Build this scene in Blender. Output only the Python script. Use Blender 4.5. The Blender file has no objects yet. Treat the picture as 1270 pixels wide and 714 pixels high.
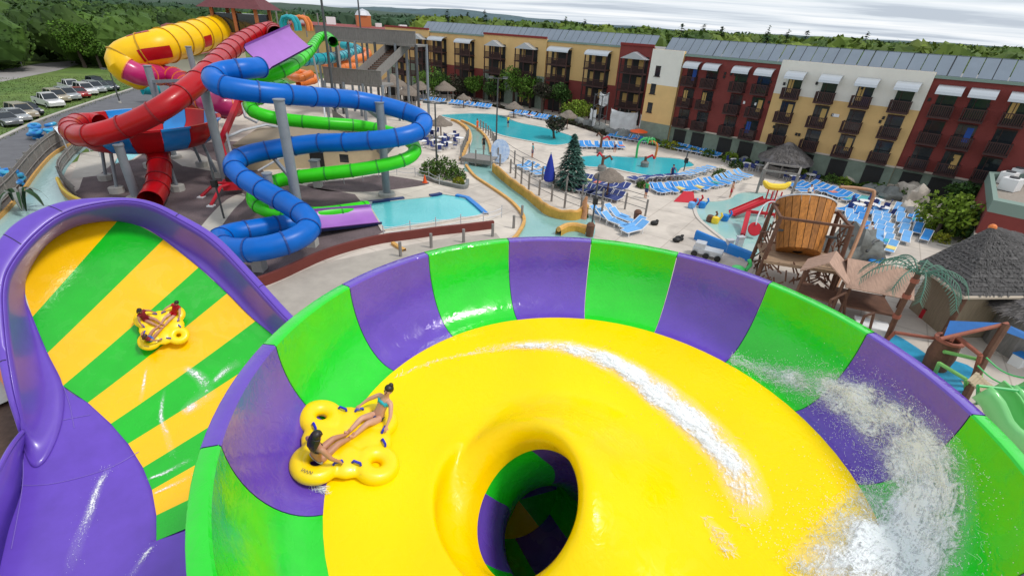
import bpy, bmesh, math, random
from math import sin, cos, pi, radians, sqrt, atan2, exp, log
from mathutils import Vector, Matrix, noise
random.seed(7)
scene = bpy.context.scene
COL = scene.collection
# ---------------------------------------------------------------- camera
FPX, PIT, ROL, CAMZ = 594.76, .507, .054, 14.2
_fw = Vector((0, cos(PIT), -sin(PIT))); _r0 = Vector((1, 0, 0)); _u0 = Vector((0, sin(PIT), cos(PIT)))
_rt = _r0*cos(ROL)+_u0*sin(ROL); _up = -_r0*sin(ROL)+_u0*cos(ROL)
EYE = Vector((0, 0, CAMZ))
def ray(x, y): return _fw + _rt*((x-635)/FPX) - _up*((y-357)/FPX)
def G(x, y, z=0.0):
    """survey point: where the sight line through photo pixel (x, y) meets height z"""
    d = ray(x, y); return EYE + d*((z-CAMZ)/d.z)
def DP(x, y, dep): return EYE + ray(x, y)*dep
def W(pts, z=0.0): return [G(p[0], p[1], z) for p in pts]
cd = bpy.data.cameras.new('camera'); cam = bpy.data.objects.new('camera', cd); COL.objects.link(cam)
cd.sensor_width = 36; cd.lens = FPX/1270*36; cd.clip_start = .1; cd.clip_end = 6000
Rm = Matrix((_rt, _up, -_fw)).transposed().to_4x4(); Rm.translation = EYE; cam.matrix_world = Rm
scene.camera = cam
vs = scene.view_settings; vs.view_transform = 'Standard'; vs.look = 'None'; vs.gamma = 1; vs.exposure = .17
vs.use_curve_mapping = False
# ---------------------------------------------------------------- materials
MATS = {}
def mat(name, c, rough=.6, metal=0, ns=0, na=0, bs=0, bd=0, coat=0, c2=None, n2=0, alpha=None, emis=0, spec=None, isl=0, stretch=None, trans=0, wet=0):
    """ns/na: noise scale and amount of value variation, c2: second colour mixed by noise n2, bs/bd: bump, isl: per-island variation"""
    if name in MATS: return MATS[name]
    m = bpy.data.materials.new(name); m.use_nodes = True; nt = m.node_tree; N = nt.nodes; L = nt.links
    b = N['Principled BSDF']; b.inputs['Base Color'].default_value = (*c, 1); b.inputs['Roughness'].default_value = rough
    b.inputs['Metallic'].default_value = metal; b.inputs['Coat Weight'].default_value = coat; b.inputs['Coat Roughness'].default_value = .06
    if spec is not None: b.inputs['Specular IOR Level'].default_value = spec
    tc = N.new('ShaderNodeTexCoord'); src = tc.outputs['Object']
    if stretch:
        mp = N.new('ShaderNodeMapping'); mp.inputs['Scale'].default_value = stretch; L.new(src, mp.inputs['Vector']); src = mp.outputs[0]
    col = None
    def rgb(v):
        r = N.new('ShaderNodeRGB'); r.outputs[0].default_value = (*v, 1); return r.outputs[0]
    if c2:
        n = N.new('ShaderNodeTexNoise'); n.inputs['Scale'].default_value = n2; n.inputs['Detail'].default_value = 5; L.new(src, n.inputs['Vector'])
        rp = N.new('ShaderNodeMapRange'); rp.inputs[1].default_value = .38; rp.inputs[2].default_value = .62; L.new(n.outputs[0], rp.inputs[0])
        mx = N.new('ShaderNodeMix'); mx.data_type = 'RGBA'; L.new(rp.outputs[0], mx.inputs[0]); L.new(rgb(c), mx.inputs[6]); L.new(rgb(c2), mx.inputs[7]); col = mx.outputs[2]
    if na:
        n = N.new('ShaderNodeTexNoise'); n.inputs['Scale'].default_value = ns; n.inputs['Detail'].default_value = 6; n.inputs['Roughness'].default_value = .65; L.new(src, n.inputs['Vector'])
        rp = N.new('ShaderNodeMapRange'); rp.inputs[1].default_value = .25; rp.inputs[2].default_value = .75; rp.inputs[3].default_value = 1-na; rp.inputs[4].default_value = 1+na; L.new(n.outputs[0], rp.inputs[0])
        mx = N.new('ShaderNodeVectorMath'); mx.operation = 'SCALE'; L.new(col or rgb(c), mx.inputs[0]); L.new(rp.outputs[0], mx.inputs['Scale']); col = mx.outputs[0]
    if isl:
        gn = N.new('ShaderNodeNewGeometry'); rp = N.new('ShaderNodeMapRange'); rp.inputs[3].default_value = 1-isl; rp.inputs[4].default_value = 1+isl
        L.new(gn.outputs['Random Per Island'], rp.inputs[0])
        mx = N.new('ShaderNodeVectorMath'); mx.operation = 'SCALE'; L.new(col or rgb(c), mx.inputs[0]); L.new(rp.outputs[0], mx.inputs['Scale']); col = mx.outputs[0]
    if col: L.new(col, b.inputs['Base Color'])
    if bd:
        n = N.new('ShaderNodeTexNoise'); n.inputs['Scale'].default_value = bs; n.inputs['Detail'].default_value = 4; L.new(src, n.inputs['Vector'])
        bp = N.new('ShaderNodeBump'); bp.inputs['Strength'].default_value = bd; bp.inputs['Distance'].default_value = .05; L.new(n.outputs[0], bp.inputs['Height']); L.new(bp.outputs[0], b.inputs['Normal'])
    if wet:
        # patchy gloss and ripples of a thin film of running water
        n = N.new('ShaderNodeTexNoise'); n.inputs['Scale'].default_value = 1.1; n.inputs['Detail'].default_value = 6; n.inputs['Distortion'].default_value = 1.5; L.new(tc.outputs['Object'], n.inputs[0])
        rp = N.new('ShaderNodeMapRange'); rp.inputs[1].default_value = .4; rp.inputs[2].default_value = .6; rp.inputs[3].default_value = .07; rp.inputs[4].default_value = rough+.1; L.new(n.outputs[0], rp.inputs[0]); L.new(rp.outputs[0], b.inputs['Roughness'])
        n2_ = N.new('ShaderNodeTexNoise'); n2_.inputs['Scale'].default_value = 5; n2_.inputs['Detail'].default_value = 5; n2_.inputs['Distortion'].default_value = 1.2; L.new(tc.outputs['Object'], n2_.inputs[0])
        bp = N.new('ShaderNodeBump'); bp.inputs['Strength'].default_value = wet; bp.inputs['Distance'].default_value = .03; L.new(n2_.outputs[0], bp.inputs['Height']); L.new(bp.outputs[0], b.inputs['Normal']); L.new(bp.outputs[0], b.inputs['Coat Normal'])
    if alpha is not None: b.inputs['Alpha'].default_value = alpha
    if trans: b.inputs['Transmission Weight'].default_value = trans
    if emis: b.inputs['Emission Color'].default_value = (*c, 1); b.inputs['Emission Strength'].default_value = emis
    MATS[name] = m; return m
# ---------------------------------------------------------------- mesh builder
def rotz(a): return Matrix.Rotation(a, 3, 'Z')
class MB:
    def __init__(s): s.v = []; s.f = []; s.m = []; s.c = 0
    def mi(s, i): s.c = i; return s
    def add(s, vs_, fs):
        o = len(s.v); s.v += [Vector(p) for p in vs_]
        for f in fs: s.f.append([o+i for i in f]); s.m.append(s.c)
        return s
    def box(s, c, d, R=None):
        c = Vector(c); x, y, z = d[0]/2, d[1]/2, d[2]/2
        vs_ = [Vector((a*x, b*y, e*z)) for e in (-1, 1) for b in (-1, 1) for a in (-1, 1)]
        if R is not None:
            if not isinstance(R, Matrix): R = rotz(R)
            vs_ = [R @ q for q in vs_]
        return s.add([c+q for q in vs_], [(0, 2, 3, 1), (4, 5, 7, 6), (0, 1, 5, 4), (1, 3, 7, 5), (3, 2, 6, 7), (2, 0, 4, 6)])
    def bar(s, a, b, w, h=None):
        a = Vector(a); b = Vector(b); h = h or w; d = (b-a); L = d.length; d.normalize()
        up = Vector((0, 0, 1)) if abs(d.z) < .95 else Vector((1, 0, 0))
        sd = d.cross(up).normalized(); u = sd.cross(d)
        R = Matrix((d, sd, u)).transposed()
        return s.box((a+b)/2, (L, w, h), R)
    def tube(s, pts, r, n=10, closed=False, caps=True, arc=None):
        pts = [Vector(p) for p in pts]; N = len(pts); rs = r if isinstance(r, (list, tuple)) else [r]*N
        vs_ = []; pv = None
        for i, p in enumerate(pts):
            if closed: t = pts[(i+1) % N]-pts[i-1]
            else: t = pts[min(i+1, N-1)]-pts[max(i-1, 0)]
            if t.length < 1e-9: t = Vector((0, 0, 1))
            t.normalize()
            if pv is None:
                a = Vector((0, 0, 1)) if abs(t.z) < .9 else Vector((1, 0, 0)); pv = (a-t*a.dot(t)).normalized()
            else:
                pv = pv-t*pv.dot(t)
                if pv.length < 1e-6: pv = Vector((1, 0, 0))-t*t.x
                pv.normalize()
            w = t.cross(pv)
            for k in range(n):
                a = 2*pi*k/n; vs_.append(p+(pv*cos(a)+w*sin(a))*rs[i])
        fs = []
        for i in range(N if closed else N-1):
            j = (i+1) % N
            for k in range(n):
                k2 = (k+1) % n; fs.append((i*n+k, i*n+k2, j*n+k2, j*n+k))
        if caps and not closed: fs.append(tuple(range(n))[::-1]); fs.append(tuple((N-1)*n+k for k in range(n)))
        return s.add(vs_, fs)
    def lathe(s, prof, c=(0, 0, 0), n=24, a0=0, a1=2*pi, R=None):
        c = Vector(c); full = abs(a1-a0-2*pi) < 1e-6; M = n if full else n+1; K = len(prof)
        vs_ = []
        for i in range(M):
            a = a0+(a1-a0)*i/n
            for r, z in prof:
                q = Vector((r*cos(a), r*sin(a), z)); vs_.append(c+(R @ q if R is not None else q))
        fs = []
        for i in range(n):
            j = (i+1) % M
            for k in range(K-1): fs.append((i*K+k, j*K+k, j*K+k+1, i*K+k+1))
        return s.add(vs_, fs)
    def prism(s, poly, z0, z1):
        n = len(poly); vs_ = [Vector((p[0], p[1], z0)) for p in poly]+[Vector((p[0], p[1], z1)) for p in poly]
        ar = sum(poly[i][0]*poly[(i+1) % n][1]-poly[(i+1) % n][0]*poly[i][1] for i in range(n))
        fs = [tuple(range(n))[::-1], tuple(range(n, 2*n))]+[(i, (i+1) % n, n+(i+1) % n, n+i) for i in range(n)]
        if ar < 0: fs = [f[::-1] for f in fs]
        return s.add(vs_, fs)
    def grid(s, rows, flip=False):
        K = len(rows[0]); vs_ = [p for r in rows for p in r]; fs = []
        for i in range(len(rows)-1):
            for k in range(K-1):
                f = (i*K+k, i*K+k+1, (i+1)*K+k+1, (i+1)*K+k); fs.append(f[::-1] if flip else f)
        return s.add(vs_, fs)
    def ball(s, c, r, n=10, m=6, R=None):
        c = Vector(c); r = r if isinstance(r, (list, tuple)) else (r, r, r); vs_ = []
        for j in range(m+1):
            t = pi*j/m
            for i in range(n):
                a = 2*pi*i/n; q = Vector((r[0]*sin(t)*cos(a), r[1]*sin(t)*sin(a), r[2]*cos(t)))
                vs_.append(c+(R @ q if R is not None else q))
        fs = [(j*n+i, (j+1)*n+i, (j+1)*n+(i+1) % n, j*n+(i+1) % n) for j in range(m) for i in range(n)]
        return s.add(vs_, fs)
    def build(s, name, mats, parent=None, smooth=False, ang=40, org=None):
        if not isinstance(mats, (list, tuple)): mats = [mats]
        o_ = Vector((0, 0, 0))
        if org is not None: o_ = Vector(org)
        elif parent is not None:
            q = parent
            while q.parent is not None: q = q.parent
            o_ = Vector(q.location)
        me = bpy.data.meshes.new(name); me.from_pydata([p-o_ for p in s.v], [], s.f); me.validate(verbose=False)
        for m in mats: me.materials.append(m)
        if len(mats) > 1 and len(me.polygons) == len(s.m): me.polygons.foreach_set('material_index', s.m)
        if smooth: me.shade_smooth(); me.set_sharp_from_angle(angle=radians(ang))
        ob = bpy.data.objects.new(name, me); COL.objects.link(ob); ob.parent = parent
        if org is not None and parent is None: ob.location = o_
        return ob
def tag(o, label=None, cat=None, group=None, kind=None):
    if label: o['label'] = label
    if cat: o['category'] = cat
    if group: o['group'] = group
    if kind: o['kind'] = kind
    return o
def thing(name, label, cat, loc=(0, 0, 0), rz=0, group=None):
    o = bpy.data.objects.new(name, None); o.empty_display_size = .2; COL.objects.link(o)
    o.location = loc; o.rotation_euler = (0, 0, rz); return tag(o, label, cat, group)
def copy_tree(o, parent=None):
    c = o.copy(); COL.objects.link(c); c.parent = parent
    for ch in KIDS[o.name] if o.name in KIDS else [k for k in o.children]: copy_tree(ch, c)
    return c
KIDS = {}
class Proto:
    """first use hands out the prototype itself, later uses hand out copies"""
    def __init__(s, make): s.make = make; s.o = None
    def put(s, loc, rz=0, label=None, group=None, sc=None):
        if s.o is None: s.o = s.make(); o = s.o
        else: o = copy_tree(s.o)
        o.location = loc; o.rotation_euler = (0, 0, rz)
        if sc: o.scale = (sc, sc, sc)
        if label: o['label'] = label
        if group: o['group'] = group
        return o
def struct(mb, name, m, smooth=False): return tag(mb.build(name, m, smooth=smooth), kind='structure')
def crom(pts, k=6, closed=False):
    pts = [Vector(p) for p in pts]; n = len(pts); out = []
    rng = range(n if closed else n-1)
    for i in rng:
        if closed: a, b, c, d = pts[i-1], pts[i], pts[(i+1) % n], pts[(i+2) % n]
        else: a, b, c, d = pts[max(i-1, 0)], pts[i], pts[i+1], pts[min(i+2, n-1)]
        for j in range(k):
            t = j/k; out.append(.5*((2*b)+(c-a)*t+(2*a-5*b+4*c-d)*t*t+(3*b-a-3*c+d)*t*t*t))
    if not closed: out.append(pts[-1])
    return out
def resample(pts, step):
    L = [0]
    for a, b in zip(pts, pts[1:]): L.append(L[-1]+(b-a).length)
    n = max(2, int(L[-1]/step)+1); out = []; j = 0
    for i in range(n):
        t = L[-1]*i/(n-1)
        while j < len(L)-2 and L[j+1] < t: j += 1
        u = (t-L[j])/max(1e-9, L[j+1]-L[j]); out.append(pts[j].lerp(pts[j+1], u))
    return out
ORD = ['first', 'second', 'third', 'fourth', 'fifth', 'sixth', 'seventh', 'eighth', 'ninth', 'tenth', 'eleventh', 'twelfth', 'thirteenth', 'fourteenth', 'fifteenth', 'sixteenth', 'seventeenth', 'eighteenth', 'nineteenth', 'twentieth']+['number %d' % i for i in range(21, 60)]
# ---------------------------------------------------------------- world and sun
w = bpy.data.worlds.new('World'); scene.world = w; w.use_nodes = True
nt = w.node_tree; N = nt.nodes; L = nt.links; bg = N['Background']
SUN_EL, SUN_AZ = radians(56), radians(104)      # azimuth clockwise from the view direction (+Y)
sky = N.new('ShaderNodeTexSky'); sky.sky_type = 'NISHITA'; sky.sun_disc = False; sky.sun_elevation = SUN_EL; sky.sun_rotation = SUN_AZ
tc = N.new('ShaderNodeTexCoord'); sp = N.new('ShaderNodeSeparateXYZ'); L.new(tc.outputs['Generated'], sp.inputs[0])
ad = N.new('ShaderNodeMath'); ad.operation = 'MAXIMUM'; L.new(sp.outputs[2], ad.inputs[0]); ad.inputs[1].default_value = 0
ad2 = N.new('ShaderNodeMath'); ad2.operation = 'ADD'; L.new(ad.outputs[0], ad2.inputs[0]); ad2.inputs[1].default_value = .045
dx = N.new('ShaderNodeMath'); dx.operation = 'DIVIDE'; L.new(sp.outputs[0], dx.inputs[0]); L.new(ad2.outputs[0], dx.inputs[1])
dy = N.new('ShaderNodeMath'); dy.operation = 'DIVIDE'; L.new(sp.outputs[1], dy.inputs[0]); L.new(ad2.outputs[0], dy.inputs[1])
cb = N.new('ShaderNodeCombineXYZ'); L.new(dx.outputs[0], cb.inputs[0]); L.new(dy.outputs[0], cb.inputs[1])
mp = N.new('ShaderNodeMapping'); mp.inputs['Scale'].default_value = (.11, .36, 1); mp.inputs['Rotation'].default_value = (0, 0, .25); L.new(cb.outputs[0], mp.inputs[0])
n1 = N.new('ShaderNodeTexNoise'); n1.inputs['Scale'].default_value = 1.5; n1.inputs['Detail'].default_value = 7; n1.inputs['Roughness'].default_value = .58; n1.inputs['Distortion'].default_value = .4; L.new(mp.outputs[0], n1.inputs[0])
cr = N.new('ShaderNodeValToRGB'); e = cr.color_ramp.elements
e[0].position = .36; e[0].color = (4.9, 5.5, 6.4, 1); e[1].position = .62; e[1].color = (9.2, 9.4, 9.7, 1)
cr.color_ramp.elements.new(.48).color = (7.2, 7.8, 8.5, 1)
L.new(n1.outputs[0], cr.inputs[0])
mx = N.new('ShaderNodeMix'); mx.data_type = 'RGBA'; mx.inputs[0].default_value = .9; L.new(sky.outputs[0], mx.inputs[6]); L.new(cr.outputs[0], mx.inputs[7])
L.new(mx.outputs[2], bg.inputs[0]); bg.inputs[1].default_value = .1
sd = bpy.data.lights.new('sun', 'SUN'); sd.energy = 1.9; sd.angle = radians(10); sd.color = (1, .96, .9)
so = bpy.data.objects.new('sun', sd); COL.objects.link(so)
sdir = Vector((sin(SUN_AZ)*cos(SUN_EL), cos(SUN_AZ)*cos(SUN_EL), sin(SUN_EL)))
so.rotation_euler = sdir.to_track_quat('Z', 'Y').to_euler(); so.location = (0, 0, 60)
# ---------------------------------------------------------------- palette
M = dict(
 grass=mat('grass', (.07, .14, .018), .9, ns=.35, na=.45, c2=(.11, .17, .03), n2=.06, bs=6, bd=.6),
 deck=mat('deck_concrete', (.65, .58, .50), .85, ns=.5, na=.16, c2=(.52, .46, .40), n2=.16, bs=20, bd=.15),
 asphalt=mat('asphalt', (.12, .12, .13), .85, ns=.8, na=.2),
 road=mat('road_asphalt', (.3, .28, .27), .9, ns=.2, na=.15),
 kerb=mat('kerb', (.42, .4, .36), .85, ns=2, na=.15),
 gravel=mat('gravel', (.155, .115, .12), .95, ns=14, na=.5, c2=(.11, .082, .085), n2=.5, bs=30, bd=.6),
 path=mat('path', (.46, .43, .38), .85, ns=1.2, na=.12),
 soil=mat('soil', (.09, .055, .04), .95, ns=4, na=.3),
 yel=mat('yellow_fibreglass', (1.0, .72, .0), .36, coat=.0, c2=(1.0, .63, .0), n2=.3, ns=1.2, na=.03, bs=1.4, bd=.1, spec=.2, wet=.35),
 gre=mat('green_fibreglass', (.015, .63, .02), .2, coat=.35, ns=1.1, na=.1, bs=1.3, bd=.1, wet=.3),
 pur=mat('purple_fibreglass', (.13, .06, .46), .2, coat=.35, ns=1.1, na=.12, bs=1.3, bd=.1, wet=.3),
 purw=mat('wave_purple_fibreglass', (.13, .06, .46), .3, coat=.12, ns=1.1, na=.12, bs=1.3, bd=.06),
 seam=mat('seam_sealant', (.03, .02, .08), .6),
 gsm=mat('dark_sealant', (.012, .012, .014), .6),
 syel=mat('amber_slide_stripe', (.95, .53, .0), .25, coat=.25, ns=.7, na=.05, bs=1, bd=.08, wet=.3),
 sgre=mat('green_slide_stripe', (.008, .46, .015), .22, coat=.3, ns=.7, na=.12, bs=1, bd=.08, wet=.3),
 raft=mat('raft_vinyl', (1.0, .68, .0), .35, coat=.1, ns=4, na=.04),
 handle=mat('blue_handle', (.01, .02, .5), .4),
 blue=mat('blue_fibreglass', (.0, .125, .52), .36, spec=.3, ns=.35, na=.2),
 blue2=mat('bowl_blue_fibreglass', (.01, .22, .6), .25, coat=.3, ns=.6, na=.1),
 red=mat('red_fibreglass', (.42, .004, .008), .32, spec=.3, coat=.08, ns=.35, na=.2),
 ygd=mat('golden_fibreglass', (.92, .54, .004), .36, spec=.3, ns=.4, na=.12),
 lime=mat('lime_fibreglass', (.04, .62, .01), .34, spec=.3, ns=.35, na=.15),
 lil=mat('lilac_fibreglass', (.36, .14, .5), .3, coat=.3, ns=.6, na=.1),
 nav=mat('navy_fibreglass', (.012, .03, .14), .4),
 mag=mat('magenta_fibreglass', (.5, .015, .14), .3, coat=.3),
 ora=mat('orange_fibreglass', (.75, .2, .04), .35),
 teal=mat('teal_fibreglass', (.01, .33, .38), .35),
 steel=mat('grey_steel', (.22, .245, .27), .5, ns=2, na=.15),
 galv=mat('galvanised_pipe', (.55, .57, .6), .4, metal=.3, ns=3, na=.1),
 dsteel=mat('dark_pole_steel', (.07, .075, .08), .5),
 wood=mat('weathered_wood', (.23, .215, .2), .85, ns=3, na=.3, stretch=(4, 4, .6), bs=8, bd=.4),
 wood2=mat('brown_wood', (.13, .06, .035), .8, ns=3, na=.35),
 plank=mat('orange_plank_wood', (.42, .16, .028), .65, isl=.35, ns=1.6, na=.5, stretch=(4, 4, .5)),
 conc=mat('concrete_footing', (.42, .41, .38), .85, ns=2, na=.12),
 white=mat('white_paint', (.8, .8, .8), .5),
 sling=mat('blue_sling_fabric', (.03, .24, .62), .7, ns=6, na=.12),
 lsling=mat('pale_blue_sling_fabric', (.14, .38, .72), .7, ns=6, na=.12),
 navy=mat('navy_fabric', (.03, .05, .2), .8),
 thatch=mat('grey_thatch', (.2, .165, .135), .95, ns=5, na=.4, bs=12, bd=.8, stretch=(1, 1, 3)),
 shing=mat('grey_shingle', (.13, .12, .12), .9, ns=3, na=.3, bs=10, bd=.5),
 rock=mat('pale_rock', (.52, .46, .39), .9, ns=1.2, na=.35, bs=2, bd=.7),
 rockg=mat('grey_rock', (.19, .2, .19), .9, ns=1.5, na=.4, bs=2.5, bd=.7),
 black=mat('black', (.01, .01, .01), .6),
 rubber=mat('tyre_rubber', (.015, .015, .015), .8),
 glass=mat('dark_glass', (.015, .02, .025), .08, spec=.7),
 skin=mat('tanned_skin', (.50, .235, .14), .5, ns=8, na=.06),
 skin2=mat('light_skin', (.62, .34, .23), .5, ns=8, na=.06),
 hair=mat('dark_hair', (.018, .01, .008), .45, ns=30, na=.4),
 hairb=mat('brown_hair', (.06, .022, .01), .45, ns=30, na=.4),
 aqua=mat('aqua_swim_fabric', (.02, .5, .6), .6),
 dkred=mat('dark_red_fabric', (.25, .008, .02), .7), wswim=mat('white_swim_fabric', (.6, .62, .65), .6),
 orangeplastic=mat('orange_plastic', (.8, .1, .01), .5), yplastic=mat('yellow_plastic', (.85, .6, .03), .4), rplastic=mat('red_plastic', (.5, .006, .02), .35), gplastic=mat('green_plastic', (.05, .45, .12), .4), bplastic=mat('blue_plastic', (.01, .2, .6), .35),
 tarp=mat('white_tarp', (.75, .77, .78), .8, ns=1.5, na=.12), btarp=mat('blue_tarp', (.02, .14, .42), .7, ns=1, na=.2),
 wallred=mat('low_wall_red', (.15, .03, .022), .85, ns=1, na=.15),
 rim=mat('ochre_rim', (.62, .34, .09), .6, ns=1.5, na=.25), rimy=mat('ochre_wall', (.56, .32, .05), .7, ns=1.2, na=.35),
)
def water_mat(name, c, c2):
    m = mat(name, c, .06, c2=c2, n2=.12, bs=3, bd=.5, spec=.5); return m
M['pool'] = water_mat('pool_water', (.04, .42, .50), (.055, .50, .57))
M['pool_l'] = water_mat('pale_pool_water', (.11, .52, .55), (.16, .60, .62))
M['river'] = water_mat('river_water', (.2, .40, .38), (.27, .47, .44))
M['riverl'] = water_mat('wide_river_water', (.28, .45, .45), (.33, .50, .49))
# ---------------------------------------------------------------- ground sheets
def flat(name, pts, m, z, world=False, k=0):
    P = pts if world else W(pts, 0)
    if k: P = crom([Vector((p[0], p[1], 0)) for p in P], k, closed=True)
    mb = MB(); mb.add([Vector((p[0], p[1], z)) for p in P], [tuple(range(len(P)))])
    o = struct(mb, name, m)
    if o.data.polygons[0].normal.z < 0: o.data.flip_normals()
    return o
def rim_ring(pts, w_, z0, z1, closed=True, k=5):
    """coping: a raised strip following a ground outline"""
    P = crom([Vector((p[0], p[1], 0)) for p in pts], k, closed=closed) if k else [Vector((p[0], p[1], 0)) for p in pts]; n = len(P); rows = []
    for i, p in enumerate(P):
        t = (P[(i+1) % n]-P[i-1]) if closed else (P[min(i+1, n-1)]-P[max(i-1, 0)])
        t.normalize(); s_ = Vector((t.y, -t.x, 0))*w_/2
        rows.append([p-s_+Vector((0, 0, z0)), p-s_+Vector((0, 0, z1)), p+s_+Vector((0, 0, z1)), p+s_+Vector((0, 0, z0))])
    if closed: rows.append(rows[0])
    return MB().grid(rows)
mb = MB(); mb.box((0, 1500, -1), (6000, 4000, 2)); struct(mb, 'grass_ground', M['grass'])
deck = [(-24, -4), (-24, 20), (-45, 24), (-43, 60), (-52, 100), (-46, 138), (0, 112), (24, 92), (60, 62), (80, 46), (80, -4)]
flat('pool_deck', deck, M['deck'], .004, world=True)
flat('parking_lot', [(-80, 220), (0, 171.5), (50, 149), (101, 131), (171, 108), (215, 97), (260, 110), (240, 140), (110, 178), (60, 222), (0, 290), (-80, 340)], M['asphalt'], .008)
flat('road', [(-300, 165), (-60, 112), (0, 87), (50, 79), (97, 75), (98, 80), (70, 88), (0, 102), (-60, 122), (-300, 190)], M['road'], .008)
kb = rim_ring(W([(-60, 199), (0, 171.5), (50, 149), (101, 131), (171, 108)]), .5, 0, .12, closed=False, k=4)
tag(kb.build('kerb_strip', M['kerb']), kind='structure')
flat('gravel_bed', [(70, 330), (60, 262), (98, 235), (115, 205), (190, 188), (250, 178), (300, 176), (320, 205), (350, 226), (440, 241), (453, 268), (478, 287), (400, 318), (325, 348), (240, 330)], M['gravel'], .012, k=2)
flat('upper_gravel_bed', [(440, 222), (470, 217), (520, 224), (532, 228), (505, 233), (455, 238), (405, 237), (380, 230), (400, 226)], M['gravel'], .012, k=3)
flat('footpath', [(232, 305), (244, 288), (262, 266), (281, 248), (300, 240), (304, 246), (290, 260), (274, 282), (262, 302)], M['path'], .016, k=3)
flat('slide_landing_pad', [(88, 222), (100, 190), (150, 184), (140, 203), (122, 218)], M['path'], .016)
flat('side_path', [(200, 190), (236, 186), (282, 206), (272, 214), (226, 206)], M['path'], .016)
flat('river_walk', [(318, 362), (395, 328), (470, 311), (545, 297), (615, 289), (640, 320), (300, 420)], mat('walk_concrete', (.40, .36, .31), .85, ns=1, na=.15), .016)
# damp stains and slab joints on the deck
_m = M['deck']; _N = _m.node_tree.nodes; _L = _m.node_tree.links; _b = _N['Principled BSDF']; _src = _b.inputs['Base Color'].links[0].from_socket
_tc = _N.new('ShaderNodeTexCoord'); _bk = _N.new('ShaderNodeTexBrick'); _bk.inputs['Scale'].default_value = 1; _bk.offset = 0; _bk.inputs['Mortar Size'].default_value = .035; _bk.inputs['Brick Width'].default_value = 3.2; _bk.inputs['Row Height'].default_value = 3.2
_bk.inputs['Color1'].default_value = (1, 1, 1, 1); _bk.inputs['Color2'].default_value = (.95, .95, .95, 1); _bk.inputs['Mortar'].default_value = (.72, .7, .68, 1)
_mp = _N.new('ShaderNodeMapping'); _mp.inputs['Rotation'].default_value = (0, 0, .6); _L.new(_tc.outputs['Object'], _mp.inputs[0]); _L.new(_mp.outputs[0], _bk.inputs['Vector'])
_n = _N.new('ShaderNodeTexNoise'); _n.inputs['Scale'].default_value = .22; _n.inputs['Detail'].default_value = 8; _n.inputs['Distortion'].default_value = 1; _L.new(_tc.outputs['Object'], _n.inputs[0])
_r = _N.new('ShaderNodeMapRange'); _r.inputs[1].default_value = .56; _r.inputs[2].default_value = .64; _r.inputs[3].default_value = 1; _r.inputs[4].default_value = .84; _L.new(_n.outputs[0], _r.inputs[0])
_x = _N.new('ShaderNodeVectorMath'); _x.operation = 'MULTIPLY'; _L.new(_src, _x.inputs[0]); _L.new(_bk.outputs[0], _x.inputs[1])
_y = _N.new('ShaderNodeVectorMath'); _y.operation = 'SCALE'; _L.new(_x.outputs[0], _y.inputs[0]); _L.new(_r.outputs[0], _y.inputs['Scale']); _L.new(_y.outputs[0], _b.inputs['Base Color'])
flat('painted_shade_soil', [(-80, 492), (10, 488), (24, 502), (60, 560), (20, 640), (-80, 700)], M['soil'], .03)  # dark ground sheet; scaffold shadow is put into its colour
# pools
def pool(name, pts, m, cop=.35, k=5, z=.03):
    Wp = W(pts); flat(name+'_water', [(p.x, p.y) for p in Wp], m, z, world=True, k=k)
    tag(rim_ring(Wp, cop, 0, .09, k=k).build(name+'_coping', mat('pool_coping', (.55, .5, .44), .8, ns=2, na=.1)), kind='structure')
    return Wp
pool('main_pool', [(546, 144), (560, 142), (590, 141), (622, 143.5), (643, 152), (677, 159), (712, 170), (716, 176), (690, 181), (664, 177), (640, 172.5), (622, 168.5), (601, 161), (575, 152)], M['pool'])
pool('kidney_pool', [(708, 198), (720, 194.5), (742, 193), (780, 195), (820, 195.3), (850, 198.8), (862, 205), (858, 208), (847, 209.5), (838, 218), (813, 219.5), (785, 215.5), (757, 209.5), (725, 207)], M['pool'])
pool('slide_pool', [(455, 253), (500, 247.6), (534, 244), (549, 241), (566, 243.5), (580, 247), (603, 267), (540, 277), (475, 286)], M['pool_l'], k=0)
pool('wading_pool', [(863, 250.6), (885, 250), (903, 247), (910, 242), (920, 239), (939, 239), (958, 242), (966, 262), (950, 300), (938, 322), (915, 318), (900, 300), (880, 284), (864, 268)], mat('wading_water', (.26, .52, .52), .1, bs=3, bd=.2, c2=(.40, .58, .53), n2=.15), cop=.3)
pool('dipping_pool', [(1048, 240), (1075, 243), (1095, 247), (1092, 252), (1065, 250), (1046, 246)], M['pool_l'], cop=.25)
pool('small_plunge_pool', [(140, 205), (147, 190), (170, 187), (178, 190), (165, 199)], M['pool_l'], cop=.25, k=0)
riv_l = [(575, 200), (580, 182), (584, 172), (580, 163), (566, 151)]
flat('river_upper_water', [(576, 212), (582, 185), (586, 172), (583, 160), (575, 153), (585, 155), (600, 168), (607, 182), (609, 198), (611, 214)], M['river'], .02, k=3)
flat('river_lower_water', [(582, 212), (596, 225), (616, 238), (634, 250), (645, 261), (650, 275), (643, 300), (700, 330), (735, 300), (735, 268), (712, 273), (692, 271), (674, 263), (655, 246), (640, 236), (625, 222), (611, 212)], M['river'], .026, k=3)
flat('wide_river_water', [(-90, 350), (0, 271), (25, 245), (46, 216), (66, 194), (88, 182), (108, 176), (112, 180), (98, 192), (84, 208), (75, 226), (84, 243), (100, 252), (60, 300), (20, 400), (14, 478), (-60, 470)], M['riverl'], .02, k=0)
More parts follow.
